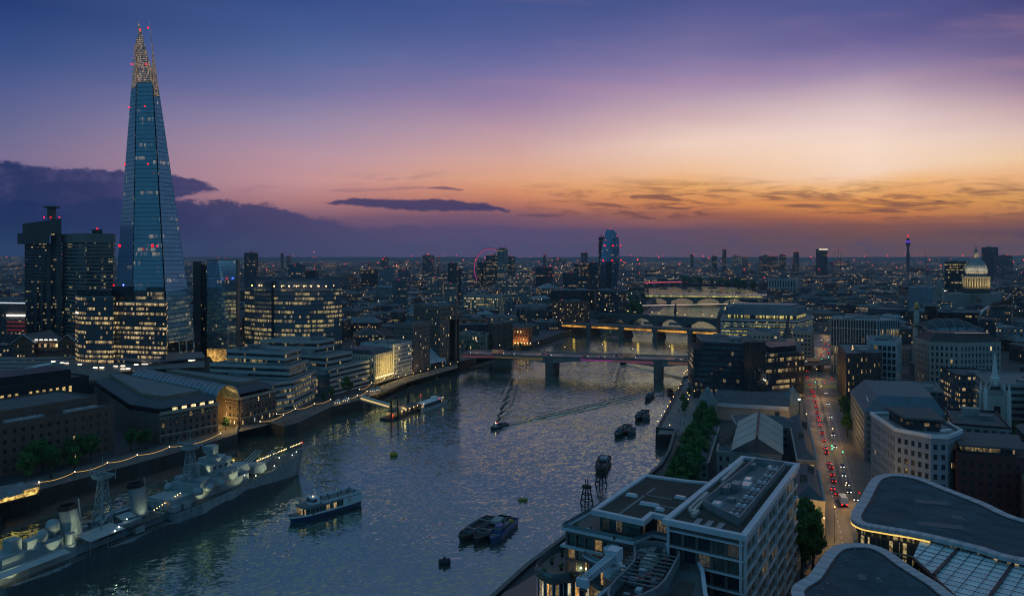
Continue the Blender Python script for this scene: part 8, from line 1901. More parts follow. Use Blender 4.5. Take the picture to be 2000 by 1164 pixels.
for k, (px, py) in enumerate(((60, 895), (84, 888), (108, 884), (132, 878), (156, 872), (178, 872), (50, 912), (100, 900), (145, 890))): tree(P(px, py, 14), 'dark tree in the clump before the brown brick office', 'trees before the brown brick office', 1.05)
for k, (px, py) in enumerate(((256, 862), (272, 856), (288, 858))): tree(P(px, py, 11), 'dark tree at the corner of the left warehouse, %s' % ('left', 'middle', 'right')[k], 'trees at the warehouse corner', .8)
tree(P(441, 826, 10), 'small dark tree in front of the glass vault', None, .6); tree(P(678, 757, 13), 'large round tree between the stepped offices and the promenade', None, 1.15); tree(P(647, 768, 10), 'small tree left of the large round promenade tree', None, .7); tree(P(632, 775, 10), 'slender tree at the foot of the glass atrium', None, .6)
for k, (px, py) in enumerate(((1565, 1020), (1580, 1010), (1590, 1030), (1572, 1045), (1588, 1055), (1566, 1065))): tree(P(px, py, 16), 'dark tree behind the long white apartments, %s' % order[k], 'trees behind the long white apartments', 1.1, hs=1.2)
for k, (px, py) in enumerate(((1650, 790), (1653, 804), (1657, 818), (1655, 832))): tree(P(px, py, 12), 'dark street tree on the right pavement, %s' % order[k], 'street trees on the right pavement', .85)
for k, (px, py) in enumerate(((1805, 935), (1818, 928), (1828, 938))): tree(P(px, py, 17), 'tree behind the upper round ended roof, %s' % ('left', 'middle', 'right')[k], 'trees behind the upper round ended roof', 1.)
for k, (px, py) in enumerate(((1972, 838), (1984, 832))): tree(P(px, py, 16), 'churchyard tree right of the needle spire, %s' % ('left', 'right')[k], 'churchyard trees', 1.)
for k in range(26):
 px = 1222 + R.uniform(0, 36); py = 572 + R.uniform(0, 46); tree(P(px, py, 12), 'tree of the far bank clump left of the station bridge', 'trees left of the station bridge', 1.4)
for k in range(34):
 px = R.uniform(1330, 1475); py = 549 + (px - 1330) * .10 + R.uniform(-2.5, 4); tree(P(px, py, 15), 'embankment tree beyond the station bridge', 'embankment trees', 2.1)

# ================================================================ promenades
def poly_sheet(name, pts, z, m):
 b = MB(); q = ccw(pts); tri = tessellate_polygon([[Vector((x, y, 0)) for x, y in q]]); b.add([(x, y, z) for x, y in q], [list(t) if area([q[i] for i in t]) > 0 else list(t)[::-1] for t in tri]); return tag(b.build(name, m), kind='structure')
poly_sheet('promenade', [P(a, c, 6) for a, c in ((-60, 985), (60, 958), (150, 935), (290, 895), (420, 858), (455, 846), (540, 826), (640, 800), (720, 776), (800, 745), (895, 718), (893, 710), (790, 736), (715, 764), (632, 787), (540, 812), (440, 838), (300, 875), (140, 915), (20, 945), (-60, 962))], 6.02, PAVE)
poly_sheet('wharf', [P(a, c, 6) for a, c in ((1338, 748), (1395, 742), (1392, 800), (1332, 848), (1284, 848))], 6.02, mat('wharf paving', (.17, .16, .15), .8))
wp = thing('timber_wharf', 'dark timber piled face of the lamp lit wharf', 'wharf', (*P(1300, 850, 6), 0)); c0, c1 = Vector(P(1281, 851, 6)), Vector(P(1330, 853, 6))
for k in range(13):
 c = c0.lerp(c1, k / 12); MB().prism(rect(c.x, c.y - .9, .7, .7), -1, 6.4, True).build('pile', mat('wet timber', ()), wp)
for z in (2, 5.4): b = MB(); b.tube((c0.x, c0.y - 1.35, z), (c1.x, c1.y - 1.35, z), .22, n=5); b.build('waling', mat('wet timber', ()), wp)
pf = thing('jetty', 'flat concrete jetty beyond the wharf at the black office', 'jetty', (*P(1350, 745, 5), 0)); MB().prism([P(1334, 751, 6), P(1373, 753, 6), P(1375, 736, 6), P(1348, 736, 6)], 4.6, 6.6, True, True).build('deck', CONC, pf)
for px, py in ((1338, 750), (1355, 751), (1370, 751)): MB().tube((*P(px, py, 6), -1), (*P(px, py, 6), 4.6), .6, n=8).build('pile', DARKM, pf)
for k, (px, py) in enumerate(((1285, 838), (1292, 826), (1298, 818), (1304, 808), (1309, 798), (1315, 788), (1308, 846), (1325, 770), (1330, 762), (1346, 785), (1343, 780), (1344, 793), (1356, 776), (1357, 768), (1336, 740), (1339, 736), (1342, 733), (1345, 728))):
 lamp_post('orange lamp of the lamp lit wharf', (*P(px, py, 7), 6.02), 5.4, glow('wharf lamp', (1, .5, .14), 10), 'lamps on the wharf', 260)
rr = random.Random(11)
for k in range(16): p = P(*[rr.uniform(a, c) for a, c in ((1300, 1345), (795, 846))], 6); person('person in dark clothes walking on the lamp lit wharf', (*p, 6.03), rr, group='people on the wharf')
for k in range(22):
 t = rr.random(); p = lerp(P(470, 832, 6), P(640, 790, 6), t); person('person in dark clothes on the promenade before the warehouses', (p[0] + rr.uniform(-2, 2), p[1] + rr.uniform(-2, 2), 6.03), rr, group='people on the promenade')
def festoon(pts, label_end, m=glow('festoon', (1, .52, .12), 1.5)):
 """lamp posts with catenary strings of small bulbs between them"""
 W3 = []
 for i, (px, py) in enumerate(pts):
  p = P(px, py, 11.4); lamp_post('ornate promenade lamp with white globe %s, %s' % (label_end, order[i]), (*p, 6.02), 5.2, glow('globe lamp', (1, .82, .55), 16), 'globe lamps on the left bank promenade', 420)
  W3.append(Vector((*p, 11.3)))
 for i in range(len(W3) - 1):
  r = thing('string_lights', 'string of amber bulbs %s, %s span' % (label_end, order[i] if i else 'first'), 'string lights', tuple(W3[i]), 'string lights on the promenade'); b = MB(); L = (W3[i + 1] - W3[i]).length; n = 10
  pts3 = [W3[i].lerp(W3[i + 1], k / n) - Vector((0, 0, .055 * L * (1 - (2 * k / n - 1) ** 2))) for k in range(n + 1)]
  for k in range(n): b.tube(pts3[k], pts3[k + 1], .065, n=4)
  b.build('bulb_string', m, r)
festoon([(76, 941), (146, 921), (210, 903), (268, 888), (331, 872), (431, 846)], 'before the brown brick office and warship')
festoon([(508, 823), (554, 810)], 'at the right warehouse corner'); festoon([(540, 808), (577, 798), (614, 788), (646, 780)], 'before the stepped offices')
festoon([(681, 778), (698, 772), (717, 764)], 'at the pier head'); festoon([(702, 760), (726, 747), (751, 739), (773, 729)], 'before the floodlit front')
for k, (px, py) in enumerate(((660, 786), (676, 782), (728, 764), (737, 762))):
 p = P(px, py, 8); r = thing('kiosk_tent', 'white lit kiosk tent at the pier head, %s from the left' % order[k].replace('nearest', 'first'), 'tent', (*p, 6.02), 'kiosk tents at the pier head')
 b = MB(); b.lathe(0, 0, [(3.2, 2.4), (1.3, 3.6), (.1, 5)], 4, .78); part(b, 'canopy', CANVAS, r)
 for x in (-2, 2):
  for y in (-2, 2): b = MB(); b.tube((x, y, 0), (x, y, 2.5), .08, n=4); part(b, 'pole', WHITE, r)
 for x in (-1.5, 0, 1.5): b = MB(); b.ball((x, -2, 2.3), .24, 5, 3); part(b, 'lamp', BULB, r)
 lamp('POINT', 'tent_lamp', (p[0], p[1] - 1, 8), (1, .7, .35), 420, .2)
for px, py, l in ((1000, 0, ''),):
 pass
for k in range(9):
 p = P(778 + k * 14.5, 742 - k * 3.7, 7); lamp_post('low amber lamp on the walk below the granite towers, %s from the left' % order[k].replace('nearest', 'first'), (*p, 6.02), 3.4, glow('walk lantern', (1, .62, .2), 6), 'amber lamps below the granite towers', 700)
rs = thing('riverside_restaurant', 'low riverside restaurant on stilts with lit glass front and grey tent roofs at left edge', 'restaurant', (*P(30, 985, 7), 0))
q = [P(-60, 1000, 7), P(74, 966, 7), P(82, 955, 7), P(-60, 978, 7)]; q = ccw(q)
MB().prism(q, 6.6, 7.3, True, True).build('deck', mat('timber deck', ()), rs); MB().prism(inset(q, .8), 7.3, 10.4, False).build('glazing', litpane('restaurant', (1, .62, .16), 1.0, var=.8, scale=.6), rs); MB().prism(inset(q, -.4), 10.4, 10.9, True, True).build('roof', ROOF[1], rs)
for px, py in ((-10, 968), (22, 960), (40, 950)): c = P(px, py, 12); b = MB(); b.lathe(*c, [(4.6, 11), (3, 12.2), (.2, 13.8)], 4, .5); b.build('tent_roof', mat('grey canvas', (.2, .21, .21), .9), rs)
for k in range(9): c = lerp(P(-40, 997, 7), P(76, 968, 7), k / 8); MB().tube((*c, -1), (*c, 6.7), .25, n=6).build('stilt', DARKM, rs)
b = MB(); c, d_ = P(16, 957, 12), P(52, 947, 12); b.tube((*c, 11.6), (*d_, 11.6), .2, n=4); b.build('red_strip', glow('red neon', (1, .12, .03), 2.2), rs)
# ================================================================ skyline and the wide city
HZ = []
def tower(name, label, px0, px1, ytop, Y, wall, lit=.25, glass=(.03, .045, .055), bay=4., floor=4., top=None, dep=None, red=True, s=.9, cat='tower', single=.06, w=.7, h=.5, metal=0., warm=(1, .62, .24)):
 x0, x1 = XD(px0, Y), XD(px1, Y); zt = ZD(ytop, Y); dep = dep or (x1 - x0) * .8
 q = [(x0, Y), (x1, Y + dep * .12), (x1 + dep * .05, Y + dep), (x0, Y + dep)]
 r = block(name, label, cat, q, 6, zt, facade('far ' + label[:20], wall, glass, warm, bay=bay, floor=floor, w=w, h=h, row=lit, cell=.7, single=single, s=s, metal=metal), ROOF[0], par=0, plant=1, ph=zt * .03 + 1)
 if top: MB().prism([lerp(q[0], q[2], .15), lerp(q[1], q[3], .15), lerp(q[2], q[0], .15), lerp(q[3], q[1], .15)], zt + .1, zt + top).build('crown', mat('tower crown', (.06, .06, .065), .7), r)
 if red:
  s_ = max(.5, Y / 1517 * .5); b = MB(); b.ball(((x0 + x1) / 2, Y - 1, zt + (top or 0) + s_ * 1.2), s_, 5, 4); b.build('warning_light', RED, r)
 return r
GW = (.10, .105, .11); GD = (.05, .052, .058); BW = (.12, .1, .085); PW = (.22, .22, .21)
# glass tower with a bulging belly
def belly():
 Y = 1885; x = XD(1192, Y); r = root_for('belly_tower', 'blue glass tower with bulging waist and slanted top beside the far river bend', 'tower', rect(x, Y, 46, 30), 6)
 gm = facade('belly glass', (.05, .08, .1), (.12, .26, .36), (1, .5, .3), bay=3, floor=4, w=.92, h=.88, row=.05, cell=.5, single=.01, s=.6, metal=.8, rough=.08)
 rows = []
 prof = [(6, 1176, 1207), (60, 1174, 1209), (90, 1173.5, 1211.5), (125, 1176, 1211.5), (150, 1181, 1210.5), (162, 1185, 1208)]
 for z, a, c in prof:
  x0, x1 = XD(a, Y), XD(c, Y); m_ = (x0 + x1) / 2; w = (x1 - x0) / 2
  rows.append([(m_ + w * math.cos(t), Y + 16 + 15 * math.sin(t), z if z < 160 else z + (8 if math.cos(t) < .2 else -3)) for t in [2 * math.pi * i / 20 for i in range(21)]])
 b = MB(); b.smooth = False; b.sheet(rows); b.add(rows[-1][:20], [list(range(20))]); b.build('glazing', gm, r)
 MB().prism(fac([(1183, 1880), (1194, 1880), (1194, 1890), (1183, 1890)]), 6, 92).build('dark_slot', DARKM, r)
 for px, py in ((1193, 447.5), (1181, 480), (1197, 480), (1212, 480), (1178, 509), (1196, 509), (1213, 508), (1183, 469), (1205, 461)):
  b = MB(); b.ball((XD(px, 1880), 1880, ZD(py, 1880)), 1.7 if py in (480, 509, 508) else 1., 6, 4); b.build('warning_light', RED, r)
belly()
tower('slab_tower', 'slender dark tower partly behind the bulging blue glass tower', 1170, 1183, 463, 1960, GD, .1)
tower('office_tower', 'grey office with a vertical strip of yellow windows left of the bulging tower', 1121, 1150, 515, 1700, GD, .35)
tower('office_tower', 'dark office block between the striped office and bulging tower', 1150, 1168, 513, 1720, GD, .12)
tower('slab_tower', 'plain grey tower on the skyline left of the bulging tower', 1135, 1148, 494, 3300, GW, .05)
tower('flat_tower', 'tallest pale apartment tower beside the red wheel', 971, 991.5, 487, 2150, PW, .3, top=4)
tower('flat_tower', 'tan apartment tower between the red wheel and the tallest pale tower', 949, 971, 498, 2230, BW, .25)
tower('flat_tower', 'grey apartment tower right of the tallest pale tower', 992, 1006, 501, 2250, GW, .2)
tower('flat_tower', 'low wide apartment slab below the red wheel', 932, 955, 512, 2300, GD, .15)
tower('slab_tower', 'round topped tower right of the slim blue glass tower', 477, 498, 494, 1900, GD, .12, single=.02)
tower('glass_tower', 'blue glass block with lit corner strip behind the curved glass office', 563, 590, 517, 1300, (.05, .07, .09), .1, (.2, .28, .36), metal=.6)
tower('slab_tower', 'violet lit block right of the blue glass block', 590, 616, 529, 1400, GD, .2)
tower('slab_tower', 'small dark skyline tower with red lights above the curved glass office', 548, 553, 495, 5200, GD, .05)
tower('slab_tower', 'small stub tower right of the dark skyline tower', 559, 567, 500, 5400, GD, .05)
tower('palace_tower', 'square pinnacled tower on the left skyline', 745, 757, 503, 3300, BW, .02, top=0)
tower('slab_tower', 'broad grey office tower on the left skyline beside the slim clock tower', 825, 846, 499, 3000, GW, .08, top=2)
tower('slab_tower', 'dark tower block left of the red wheel', 875, 892, 514, 1700, GD, .06)
tower('slab_tower', 'second dark tower block left of the red wheel, partly hidden', 890, 900, 525, 1750, GD, .06)
tower('clock_tower', 'slim clock tower with lit face on the left skyline', 854, 858, 505, 3200, BW, .1, top=6)
tower('glass_block', 'blue tinted glass block with blue lit top in the left distance', 778, 800, 528, 1900, (.05, .07, .1), .08, (.18, .26, .36), metal=.5)
tower('glass_block', 'pale glass slab in the left distance under the square pinnacled tower', 738, 769, 522, 2100, (.12, .14, .16), .12, (.2, .26, .3), metal=.4)
tower('glass_block', 'dark red framed block in the left distance', 705, 737, 526, 2150, (.06, .035, .035), .05)
tower('glass_block', 'yellow lit block behind the pale lit block on the left bank', 835, 864, 541, 1750, PW, .6)
tower('glass_block', 'teal glass cube in the left middle distance', 766, 793, 547, 1350, (.06, .09, .1), .1, (.12, .18, .2), metal=.4)
tower('flat_tower', 'speckled white block in the left middle distance', 870, 891, 554, 1300, PW, .15)
tower('lit_block', 'pale terraced office with lit floor right of the speckled white block', 985, 1035, 541, 1600, PW, .3)
tower('slab_tower', 'low dark tower with red crane lights left of the striped office', 1046, 1080, 522, 1800, GD, .1)
tower('slab_tower', 'dark flat block in front of the striped office', 1100, 1131, 533, 1500, GD, .1)
tower('stepped_tower', 'slim spire tower on the skyline right of the red wheel', 1061, 1066, 498, 3600, GD, .05)
tower('office_tower', 'lit pale block at the river bend with orange lit roof', 1240, 1258, 536, 2300, PW, .5)
# right skyline
tower('slab_tower', 'dark rectangular tower with white lit crown right of centre on the skyline', 1599, 1617, 487, 3200, GD, .04, single=.01)
MB().prism(fac([(1599.5, 3195), (1616.5, 3195), (1616.5, 3199), (1599.5, 3199)]), ZD(488.5, 3195), ZD(486, 3195), True, True).build('crown_light', glow('crown', (1, .85, .6), .9), D.objects['slab_tower'] if False else [o for o in COL.objects if o.get('label', '').startswith('dark rectangular tower with white lit')][0])
tower('slab_tower', 'large grey tower block right of the cathedral dome', 1928, 1951, 483, 2900, GD, .02, single=.012, red=False)
tower('slab_tower', 'shorter grey tower at the right edge behind the cathedral', 1954, 1980, 499, 2800, GW, .04)
tower('stepped_tower', 'stepped skyline tower with many red lights right of the bulging tower', 1412, 1419, 487, 4200, GD, .1, top=0)
tower('slab_tower', 'square tower on the skyline above the colonnaded front', 1552, 1561, 492, 3900, GD, .05)
tower('slab_tower', 'low pale block on the skyline with speckled lights', 1433, 1450, 500, 3500, PW, .3)
tower('slab_tower', 'small dark block on the skyline right of the bulging tower', 1392, 1401, 500, 3900, GD, .1)
tower('slab_tower', 'small block on the far skyline beside the stepped tower', 1452, 1462, 502, 4100, GW, .1)
tower('slab_tower', 'wide office on the far skyline left of the dark rectangular tower', 1490, 1520, 500, 3600, GD, .25)
tower('slab_tower', 'stump tower on the far skyline right of the wide office', 1525, 1536, 498, 3700, GD, .1)
tower('slab_tower', 'square red lit tower stump far left of the stepped tower', 1349, 1355, 497, 4800, GD, .1)
# telecom tower
Y = 4020; x = XD(1773.5, Y); bt = thing('telecom_tower', 'tall cylindrical telecom tower with violet lit head and red tip', 'tower', (x, Y, 6)); k = Y / 1517
b = MB(); b.lathe(x, Y, [(8, 6), (8, 121), (6, 122), (6, 160)], 14); b.build('shaft', mat('telecom shaft', (.05, .055, .06), .6), bt)
b = MB(); b.lathe(x, Y, [(7, 156), (11, 160), (11, 184), (9, 186), (9, 190)], 14); b.build('head', mat('telecom shaft', ()), bt)
b = MB(); b.lathe(x, Y, [(11.6, 175), (11.6, 184)], 14); b.build('light_band', glow('violet band', (.22, .06, 1), .7), bt)
b = MB(); b.lathe(x, Y, [(4, 190), (6, 192), (6, 197), (2, 198), (1, 208)], 10); b.build('mast', mat('telecom shaft', ()), bt)
b = MB(); b.ball((x, Y, 209), 4.2, 6, 4); b.build('warning_light', RED, bt)
# great wheel
Y = 2560; c = Vector((XD(957, Y), Y, ZD(525, Y))); rad = 65; ow = thing('observation_wheel', 'giant observation wheel glowing pink, partly hidden by towers', 'wheel', tuple(c))
d = Vector((.82, -.57, 0)).normalized(); pt = lambda a, r_: c + d * r_ * math.cos(a) + Vector((0, 0, 1)) * r_ * math.sin(a)
b = MB()
for i in range(48): b.tube(pt(2 * math.pi * i / 48, rad), pt(2 * math.pi * (i + 1) / 48, rad), 1.5, n=4)
b.build('rim', glow('wheel rim', (1, .06, .32), .42), ow)
for i in range(32):
 b = MB(); b.ball(tuple(pt(2 * math.pi * i / 32, rad + 4)), 2.4, 6, 4); b.build('capsule', METAL, ow)
for i in range(16): b = MB(); b.tube(c, pt(2 * math.pi * i / 16, rad), .25, n=3); b.build('spoke', METAL, ow)
for s_ in (-1, 1): b = MB(); b.tube((c.x + s_ * 20, c.y + 30, 6), tuple(c), 2.2, 1.4, 6); b.build('support_leg', METAL, ow)
# cranes with red lights
def crane(px, ytop, Y, lean, label):
 x = XD(px, Y); zt = ZD(ytop, Y); k = max(.4, Y / 1517 * .55); r = thing('tower_crane', label, 'crane', (x, Y, 6))
 zm = 6 + (zt - 6) * .62; b = MB(); b.prism(rect(x, Y, 2 * k, 2 * k), 6, zm, True); b.build('mast', mat('crane steel', (.12, .05, .04), .6), r)
 b = MB(); j = Vector((x + lean * k * 10, Y, zt)); b.tube((x, Y, zm), tuple(j), k * .8, k * .5, 4); b.tube((x, Y, zm), (x - lean * k * 5, Y, zm + k * 2), k * .9, n=4); b.build('jib', mat('crane steel', ()), r)
 for p in (tuple(j), (x, Y - k, zm)): b = MB(); b.ball(p, k * .8, 5, 4); b.build('warning_light', RED, r)
for px, yt, Y, ln, lab in ((1627, 488, 2600, .6, 'left crane of the trio right of the dark rectangular tower'), (1635, 481, 2600, .7, 'tallest crane of the trio right of the dark rectangular tower'), (1641, 488, 2650, .4, 'right crane of the trio right of the dark rectangular tower'), (1812, 488, 1700, -1.2, 'leaning crane between the telecom tower and cathedral'), (1071, 506, 1700, -.3, 'crane left of the striped office'), (1089, 505, 1700, .2, 'second crane left of the striped office'), (1097, 563, 1250, .1, 'low crane in the left middle distance'), (1078, 538, 1500, .2, 'crane with red lamp between the lit block and striped office'), (1548, 492, 3300, .8, 'crane left of the square skyline tower'), (616, 502, 3800, .1, 'thin skyline crane above the curved glass office'), (720, 497, 4000, .4, 'skyline crane left of the square pinnacled tower'), (425, 504, 3600, .1, 'skyline crane right of the slim blue glass tower'), (1410, 562, 1900, -.5, 'white crane leaning left over the embankment trees'), (1431, 573, 1900, .6, 'white crane leaning right over the embankment trees')): crane(px, yt, Y, ln, lab)
# hills on the horizon
b = MB(); rr = random.Random(2); rows = [[], [], []]
for i in range(161):
 x = -16000 + i * 200; h = 95 + 14 * mnoise.noise((i * .13, 0, 0)) + 8 * mnoise.noise((i * .5, 3, 0)) + 60 * math.exp(-((x - 9400) / 1300) ** 2)
 rows[0].append((x, 11800, 5)); rows[1].append((x, 12500, h * .92)); rows[2].append((x, 15000, h * .5))
b.sheet(rows); tag(b.build('hills', mat('hill woods', (.03, .045, .04), .9, var=.3, scale=.004)), kind='structure')

# ---------------------------------------------------------------- the mass of ordinary buildings
BMAT = []
rr = random.Random(77)
for i, (wl, lt) in enumerate((((.075, .08, .085), .16), ((.16, .16, .155), .2), ((.10, .085, .07), .22), ((.06, .045, .04), .14), ((.2, .2, .19), .16), ((.05, .055, .065), .3), ((.13, .12, .1), .26), ((.085, .095, .105), .5))):
 BMAT.append((facade('city wall %d' % i, wl, (.03, .045, .055), (1, .6, .22), bay=3.2, floor=3.5, w=.55, h=.5, row=lt, cell=.6, single=.05, s=1.1), ('slate grey', 'pale', 'brown', 'dark brick', 'white', 'blue black', 'buff', 'lit grey')[i]))
FARM = [facade('far wall %d' % i, wl, (.03, .04, .05), (1, .56, .2), bay=5., floor=4.2, w=.6, h=.55, row=.2, cell=.5, single=.05, s=2.6) for i, wl in enumerate(((.09, .095, .1), (.18, .18, .17), (.12, .1, .085), (.07, .06, .055)))]
river_poly = shore
road_poly = [P(*a, 6) for a in mixp(-.3)] + [P(*a, 6) for a in mixp(1.5)][::-1]
road_poly[0] = P(1640, 1100, 6)
def near_poly(p, poly, d):
 if inside(p, poly): return True
 P0 = Vector(p)
 for i in range(len(poly)):
  a, c = Vector(poly[i - 1]), Vector(poly[i]); e = c - a; L2 = e.length_squared
  t = max(0, min(1, (P0 - a).dot(e) / L2)) if L2 else 0
  if (a + e * t - P0).length < d: return True
 return False
def hits(q, rad, c):
 for poly, r_, cc in FOOT:
  if math.hypot(c[0] - cc[0], c[1] - cc[1]) < r_ + rad + 3:
   if any(inside(p, poly) for p in q) or any(inside(p, q) for p in poly) or near_poly(c, poly, rad * .75): return True
 return False
def over(q):
 S_ = [quad_pt(q, u / 4, v / 4) for u in range(5) for v in range(5)]
 return any(any(inside(p, poly) for p in S_) or any(inside(p, q) for p in poly) for poly, r_, cc in FOOT)
LMK = [(285, 'the tallest spire'), (80, 'the dark hospital tower'), (425, 'the slim blue glass tower'), (570, 'the curved glass office'), (750, 'the square pinnacled tower'), (850, 'the taller granite tower'), (957, 'the pink wheel'), (1100, 'the red brick flats'), (1192, 'the bulging glass tower'), (1325, 'the arched bridge'), (1415, 'the twin domed towers'), (1500, 'the white terraced office'), (1608, 'the dark skyline tower'), (1690, 'the finned office'), (1773, 'the telecom tower'), (1790, 'the stone column'), (1906, 'the cathedral dome'), (1943, 'the needle spire')]
cand = []
def add_city(Y0_, Y1_, step, smin, smax, hmin, hmax, tall=.04, pxr=(-80, 2080)):
 Y = Y0_
 while Y < Y1_:
  st = step * (1 + (Y - Y0_) / Y0_ * .22)
  x0, x1 = XD(pxr[0], Y), XD(pxr[1], Y); n = max(1, int((x1 - x0) / st))
  for i in range(n + 1):
   c = (x0 + (x1 - x0) * (i + rr.uniform(.1, .9)) / n, Y + rr.uniform(-.4, .4) * st)
   k = st / step; ang = .25 + .35 * mnoise.noise((c[0] * .002, c[1] * .002, 0)) * 3 + (1.1 if c[0] < -40 else 0)
   sx, sy = rr.uniform(smin, smax) * k, rr.uniform(smin, smax) * k
   h = rr.uniform(hmin, hmax) * (1 if rr.random() > tall else rr.uniform(1.5, 2.4))
   q = rect(c[0], c[1], sx, sy, ang); rad = math.hypot(sx, sy) / 2
   if near_poly(c, river_poly, rad * .75 + 5) or any(inside(p, road_poly) for p in q) or near_poly(c, road_poly, rad * .6) or hits(q, rad, c): continue
   cand.append((Y, q, h, rad)); FOOT.append((q, rad, c))
  Y += st * .9
for pts, h in (([(212, 440), (240, 432), (252, 462), (224, 470)], 24), ([(232, 480), (262, 470), (276, 505), (244, 515)], 27), ([(196, 345), (216, 336), (232, 372), (212, 380)], 25), ([(222, 372), (250, 362), (262, 398), (236, 408)], 23), ([(218, 325), (246, 318), (258, 350), (232, 358)], 22), ([(268, 500), (292, 490), (304, 524), (280, 534)], 26), ([(214, 298), (232, 290), (244, 312), (224, 322)], 20), ([(208, 366), (216, 363), (232, 404), (225, 408)], 21), ([(190, 346), (203, 342), (210, 362), (198, 366)], 24), ([(230, 412), (252, 404), (256, 424), (236, 430)], 27), ([(234, 440), (254, 434), (262, 458), (240, 466)], 26), ([(232, 470), (256, 464), (264, 496), (240, 504)], 30), ([(248, 508), (272, 502), (280, 528), (256, 534)], 28), ([(282, 490), (310, 486), (318, 520), (290, 526)], 24), ([(285, 532), (298, 530), (302, 552), (290, 556)], 27), ([(215, 324), (238, 318), (246, 344), (224, 350)], 22), ([(240, 352), (262, 346), (272, 376), (250, 384)], 25), ([(266, 388), (292, 380), (304, 410), (278, 418)], 26), ([(236, 300), (262, 292), (274, 322), (250, 330)], 20), ([(224, 260), (250, 252), (264, 284), (238, 290)], 19)):
 if not over(pts): cand.append((pts[0][1], pts, h, 20)); FOOT.append((pts, 20, lerp(pts[0], pts[2], .5)))
add_city(430, 1000, 44, 22, 36, 10, 24, .03)
add_city(1000, 2400, 48, 20, 40, 9, 22, .05)
cand.sort(key=lambda t: -(t[3] * (t[2] + 8)) / t[0] ** 2)
def city_block(Y, q, h, i, root=None):
 mt, tone = BMAT[rr.randrange(len(BMAT))]
 q = ccw(q); zt = 6 + h
 MB().prism(q, 6, zt, False).build('wall', mt, root)
 k = rr.random(); rm = ROOF[rr.choice([0, 0, 1, 1, 2, 3, 3, 4])]; pitched = k < .4
 if pitched:
  L0 = (Vector(q[1]) - Vector(q[0])).length; L1 = (Vector(q[2]) - Vector(q[1])).length
  a, c = (lerp(lerp(q[0], q[3], .5), lerp(q[1], q[2], .5), .2), lerp(lerp(q[0], q[3], .5), lerp(q[1], q[2], .5), .8)) if L0 > L1 else (lerp(lerp(q[0], q[1], .5), lerp(q[3], q[2], .5), .2), lerp(lerp(q[0], q[1], .5), lerp(q[3], q[2], .5), .8))
  top = [a, c, c, a] if L0 > L1 else [a, a, c, c]; top = [lerp(t, o, .05) for t, o in zip(top, q)]
  b = MB(); b.frustum(inset(q, -.3), zt, top, zt + min(L0, L1) * .22); b.build('roof', rm, root)
  for _ in range(2): c = quad_pt(q, rr.uniform(.2, .8), rr.uniform(.2, .8)); MB().prism(rect(*c, 1.4, 2.6, rr.random()), zt, zt + min(L0, L1) * .26, True).build('chimney', mat('chimney brick', ()), root)
 else: flat_roof(root, q, zt, rm, .9, rr.choice([CONC, BG, DARKM]), 2)
 return tone, pitched
info = []
for i, (Y, q, h, rad) in enumerate(cand[:270]):
 c = lerp(q[0], q[2], .5); r = thing('city_building', '', 'building', (*c, 6), 'ordinary buildings of the city'); tone, pitched = city_block(Y, q, h, i, r)
 px = 1000 + F * c[0] / c[1]; nm, lm = min(((abs(px - a), (a, n)) for a, n in LMK)); side = 'left of' if px < lm[0] - 12 else ('right of' if px > lm[0] + 12 else 'in line with')
 sz = 'tall' if h > 27 else ('low' if h < 14 else 'mid height'); info.append((r, f'{tone} {sz} building with {"pitched" if pitched else "flat"} roof, {side} {lm[1]}', Y))
from collections import defaultdict
gd = defaultdict(list)
for r, l, Y in info: gd[l].append((Y, r))
for l, v in gd.items():
 v.sort(key=lambda t: t[0])
 for k, (Y, r) in enumerate(v): r['label'] = l if len(v) == 1 else l + (', ' + (('nearest', 'second', 'third', 'fourth', 'fifth', 'sixth', 'seventh', 'eighth')[min(k, 7)]) if k < len(v) - 1 else ', farthest')
# everything farther or smaller is one mass
b = MB(); ml = FARM + ROOF[:3] + [m for m, _ in BMAT]
def mass(q, h, near=False):
 q = ccw(q); b.cur = (7 + rr.randrange(8)) if near else rr.randrange(4); b.prism(q, 6, 6 + h, False); b.cur = 4 + rr.randrange(3); b.face(*[(x, y, 6 + h) for x, y in q])
 if rr.random() < .6: b.prism([lerp(lerp(q[0], q[2], .5), p, .45) for p in q], 6.1 + h, 6.1 + h + rr.uniform(1.5, 4), True)
for Y, q, h, rad in cand[270:]: mass(q, h, True)
cand2 = cand; cand = []
add_city(2400, 5200, 80, 34, 66, 9, 24, .05)
for Y, q, h, rad in cand: mass(q, h)
Y = 5200.
while Y < 11800:
 st = Y * .034; x0, x1 = XD(-80, Y), XD(2080, Y); n = int((x1 - x0) / st)
 for i in range(n):
  c = (x0 + (x1 - x0) * (i + rr.random()) / n, Y + rr.uniform(-.5, .5) * st); mass(rect(*c, st * rr.uniform(.4, .85), st * rr.uniform(.3, .6), rr.uniform(0, .6)), rr.uniform(10, 24) * (1 if rr.random() > .03 else rr.uniform(2, 4)))
 Y += st * .8
tag(b.build('distant_city', ml), 'mass of far dim buildings spreading to the horizon', 'city', kind='stuff')
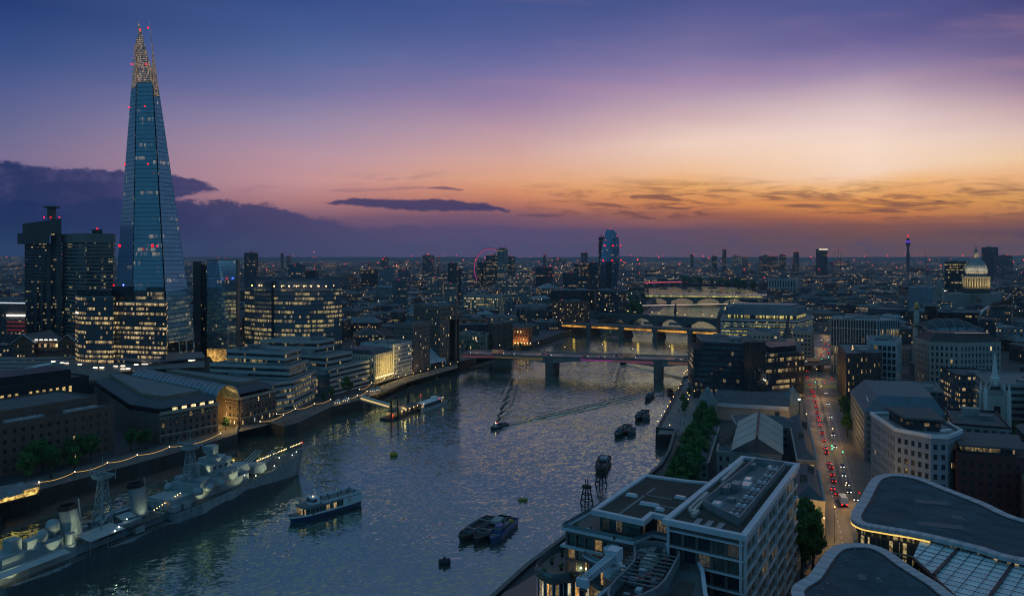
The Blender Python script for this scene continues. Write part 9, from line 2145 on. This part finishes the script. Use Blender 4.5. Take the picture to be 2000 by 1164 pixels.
# far street lamps and warning lights, too many to count
for nm, lab, m, n, z0, z1, sz, yr in (('distant_street_lamps', 'countless tiny amber street lamps across the far city', glow('far amber', (1, .5, .14), 9), 1500, 10, 24, .00030, (900, 9000)), ('distant_white_lamps', 'countless tiny white lamps across the far city', glow('far white', (1, .85, .62), 9), 420, 10, 30, .00034, (700, 8000)), ('distant_warning_lights', 'scattered tiny red warning lights near the horizon', glow('far red', (1, .04, .05), 7), 150, 30, 120, .00045, (2200, 9500))):
 b = MB(); run = 0
 while len(b.v) < n * 6:
  if nm == 'distant_street_lamps' and run > 0: p = (p[0] + dl[0], p[1] + dl[1]); Y = p[1]; run -= 1
  else: Y = yr[0] * (yr[1] / yr[0]) ** rr.random(); p = (XD(rr.uniform(-30, 2030), Y), Y); run = rr.randrange(0, 16); a_ = rr.uniform(-.5, .5) + rr.choice((0, 1.57)); dl = (math.cos(a_) * 30 * (1 + Y / 4000), math.sin(a_) * 30 * (1 + Y / 4000))
  if inside(p, river_poly): continue
  s_ = sz * Y * rr.uniform(.5, 1.3); z = rr.uniform(z0, z1); x, y = p
  b.add([(x - s_, y, z), (x, y - s_, z), (x + s_, y, z), (x, y + s_, z), (x, y, z - s_), (x, y, z + s_)], [[0, 1, 5], [1, 2, 5], [2, 3, 5], [3, 0, 5], [1, 0, 4], [2, 1, 4], [3, 2, 4], [0, 3, 4]])
 tag(b.build(nm, m), lab, 'lamps', kind='stuff')
# far tree masses in parks
b = MB()
for k in range(130):
 Y = 700 * (8000 / 700) ** rr.random(); p = (XD(rr.uniform(-30, 2030), Y), Y)
 if near_poly(p, river_poly, 20) or hits(rect(*p, 20, 20), 14, p): continue
 for j in range(90):
  s_ = .0022 * Y * .5 + 1.2; c = Vector((p[0] + rr.gauss(0, 22 + Y * .012), p[1] + rr.gauss(0, 12 + Y * .006), 6 + abs(rr.gauss(9, 4)))); u = Vector((rr.uniform(-1, 1), rr.uniform(-1, 1), rr.uniform(-1, 1))).normalized() * s_; v = Vector((rr.uniform(-1, 1), rr.uniform(-1, 1), rr.uniform(-1, 1))).normalized() * s_
  b.face(c - u, c + v, c + u, c - v)
tag(b.build('distant_trees', LEAF[2]), 'dark clumps of trees scattered through the far city', 'trees', kind='stuff')
# ---------------------------------------------------------------- evening haze over the whole scene
b = MB(); b.prism([(-16600, -900), (16600, -900), (16600, 15800), (-16600, 15800)], -3, 335, True, True)
hz = b.build('haze', None); hz.data.materials.clear(); m = D.materials.new('haze'); m.use_nodes = True; t = m.node_tree; t.nodes.clear()
o = t.nodes.new('ShaderNodeOutputMaterial'); v = t.nodes.new('ShaderNodeVolumePrincipled'); v.inputs['Color'].default_value = (.62, .74, .9, 1); v.inputs['Density'].default_value = HAZE; v.inputs['Anisotropy'].default_value = .2
t.links.new(v.outputs[0], o.inputs['Volume']); hz.data.materials.append(m); tag(hz, 'thin blue evening haze over the city', 'haze', kind='stuff')
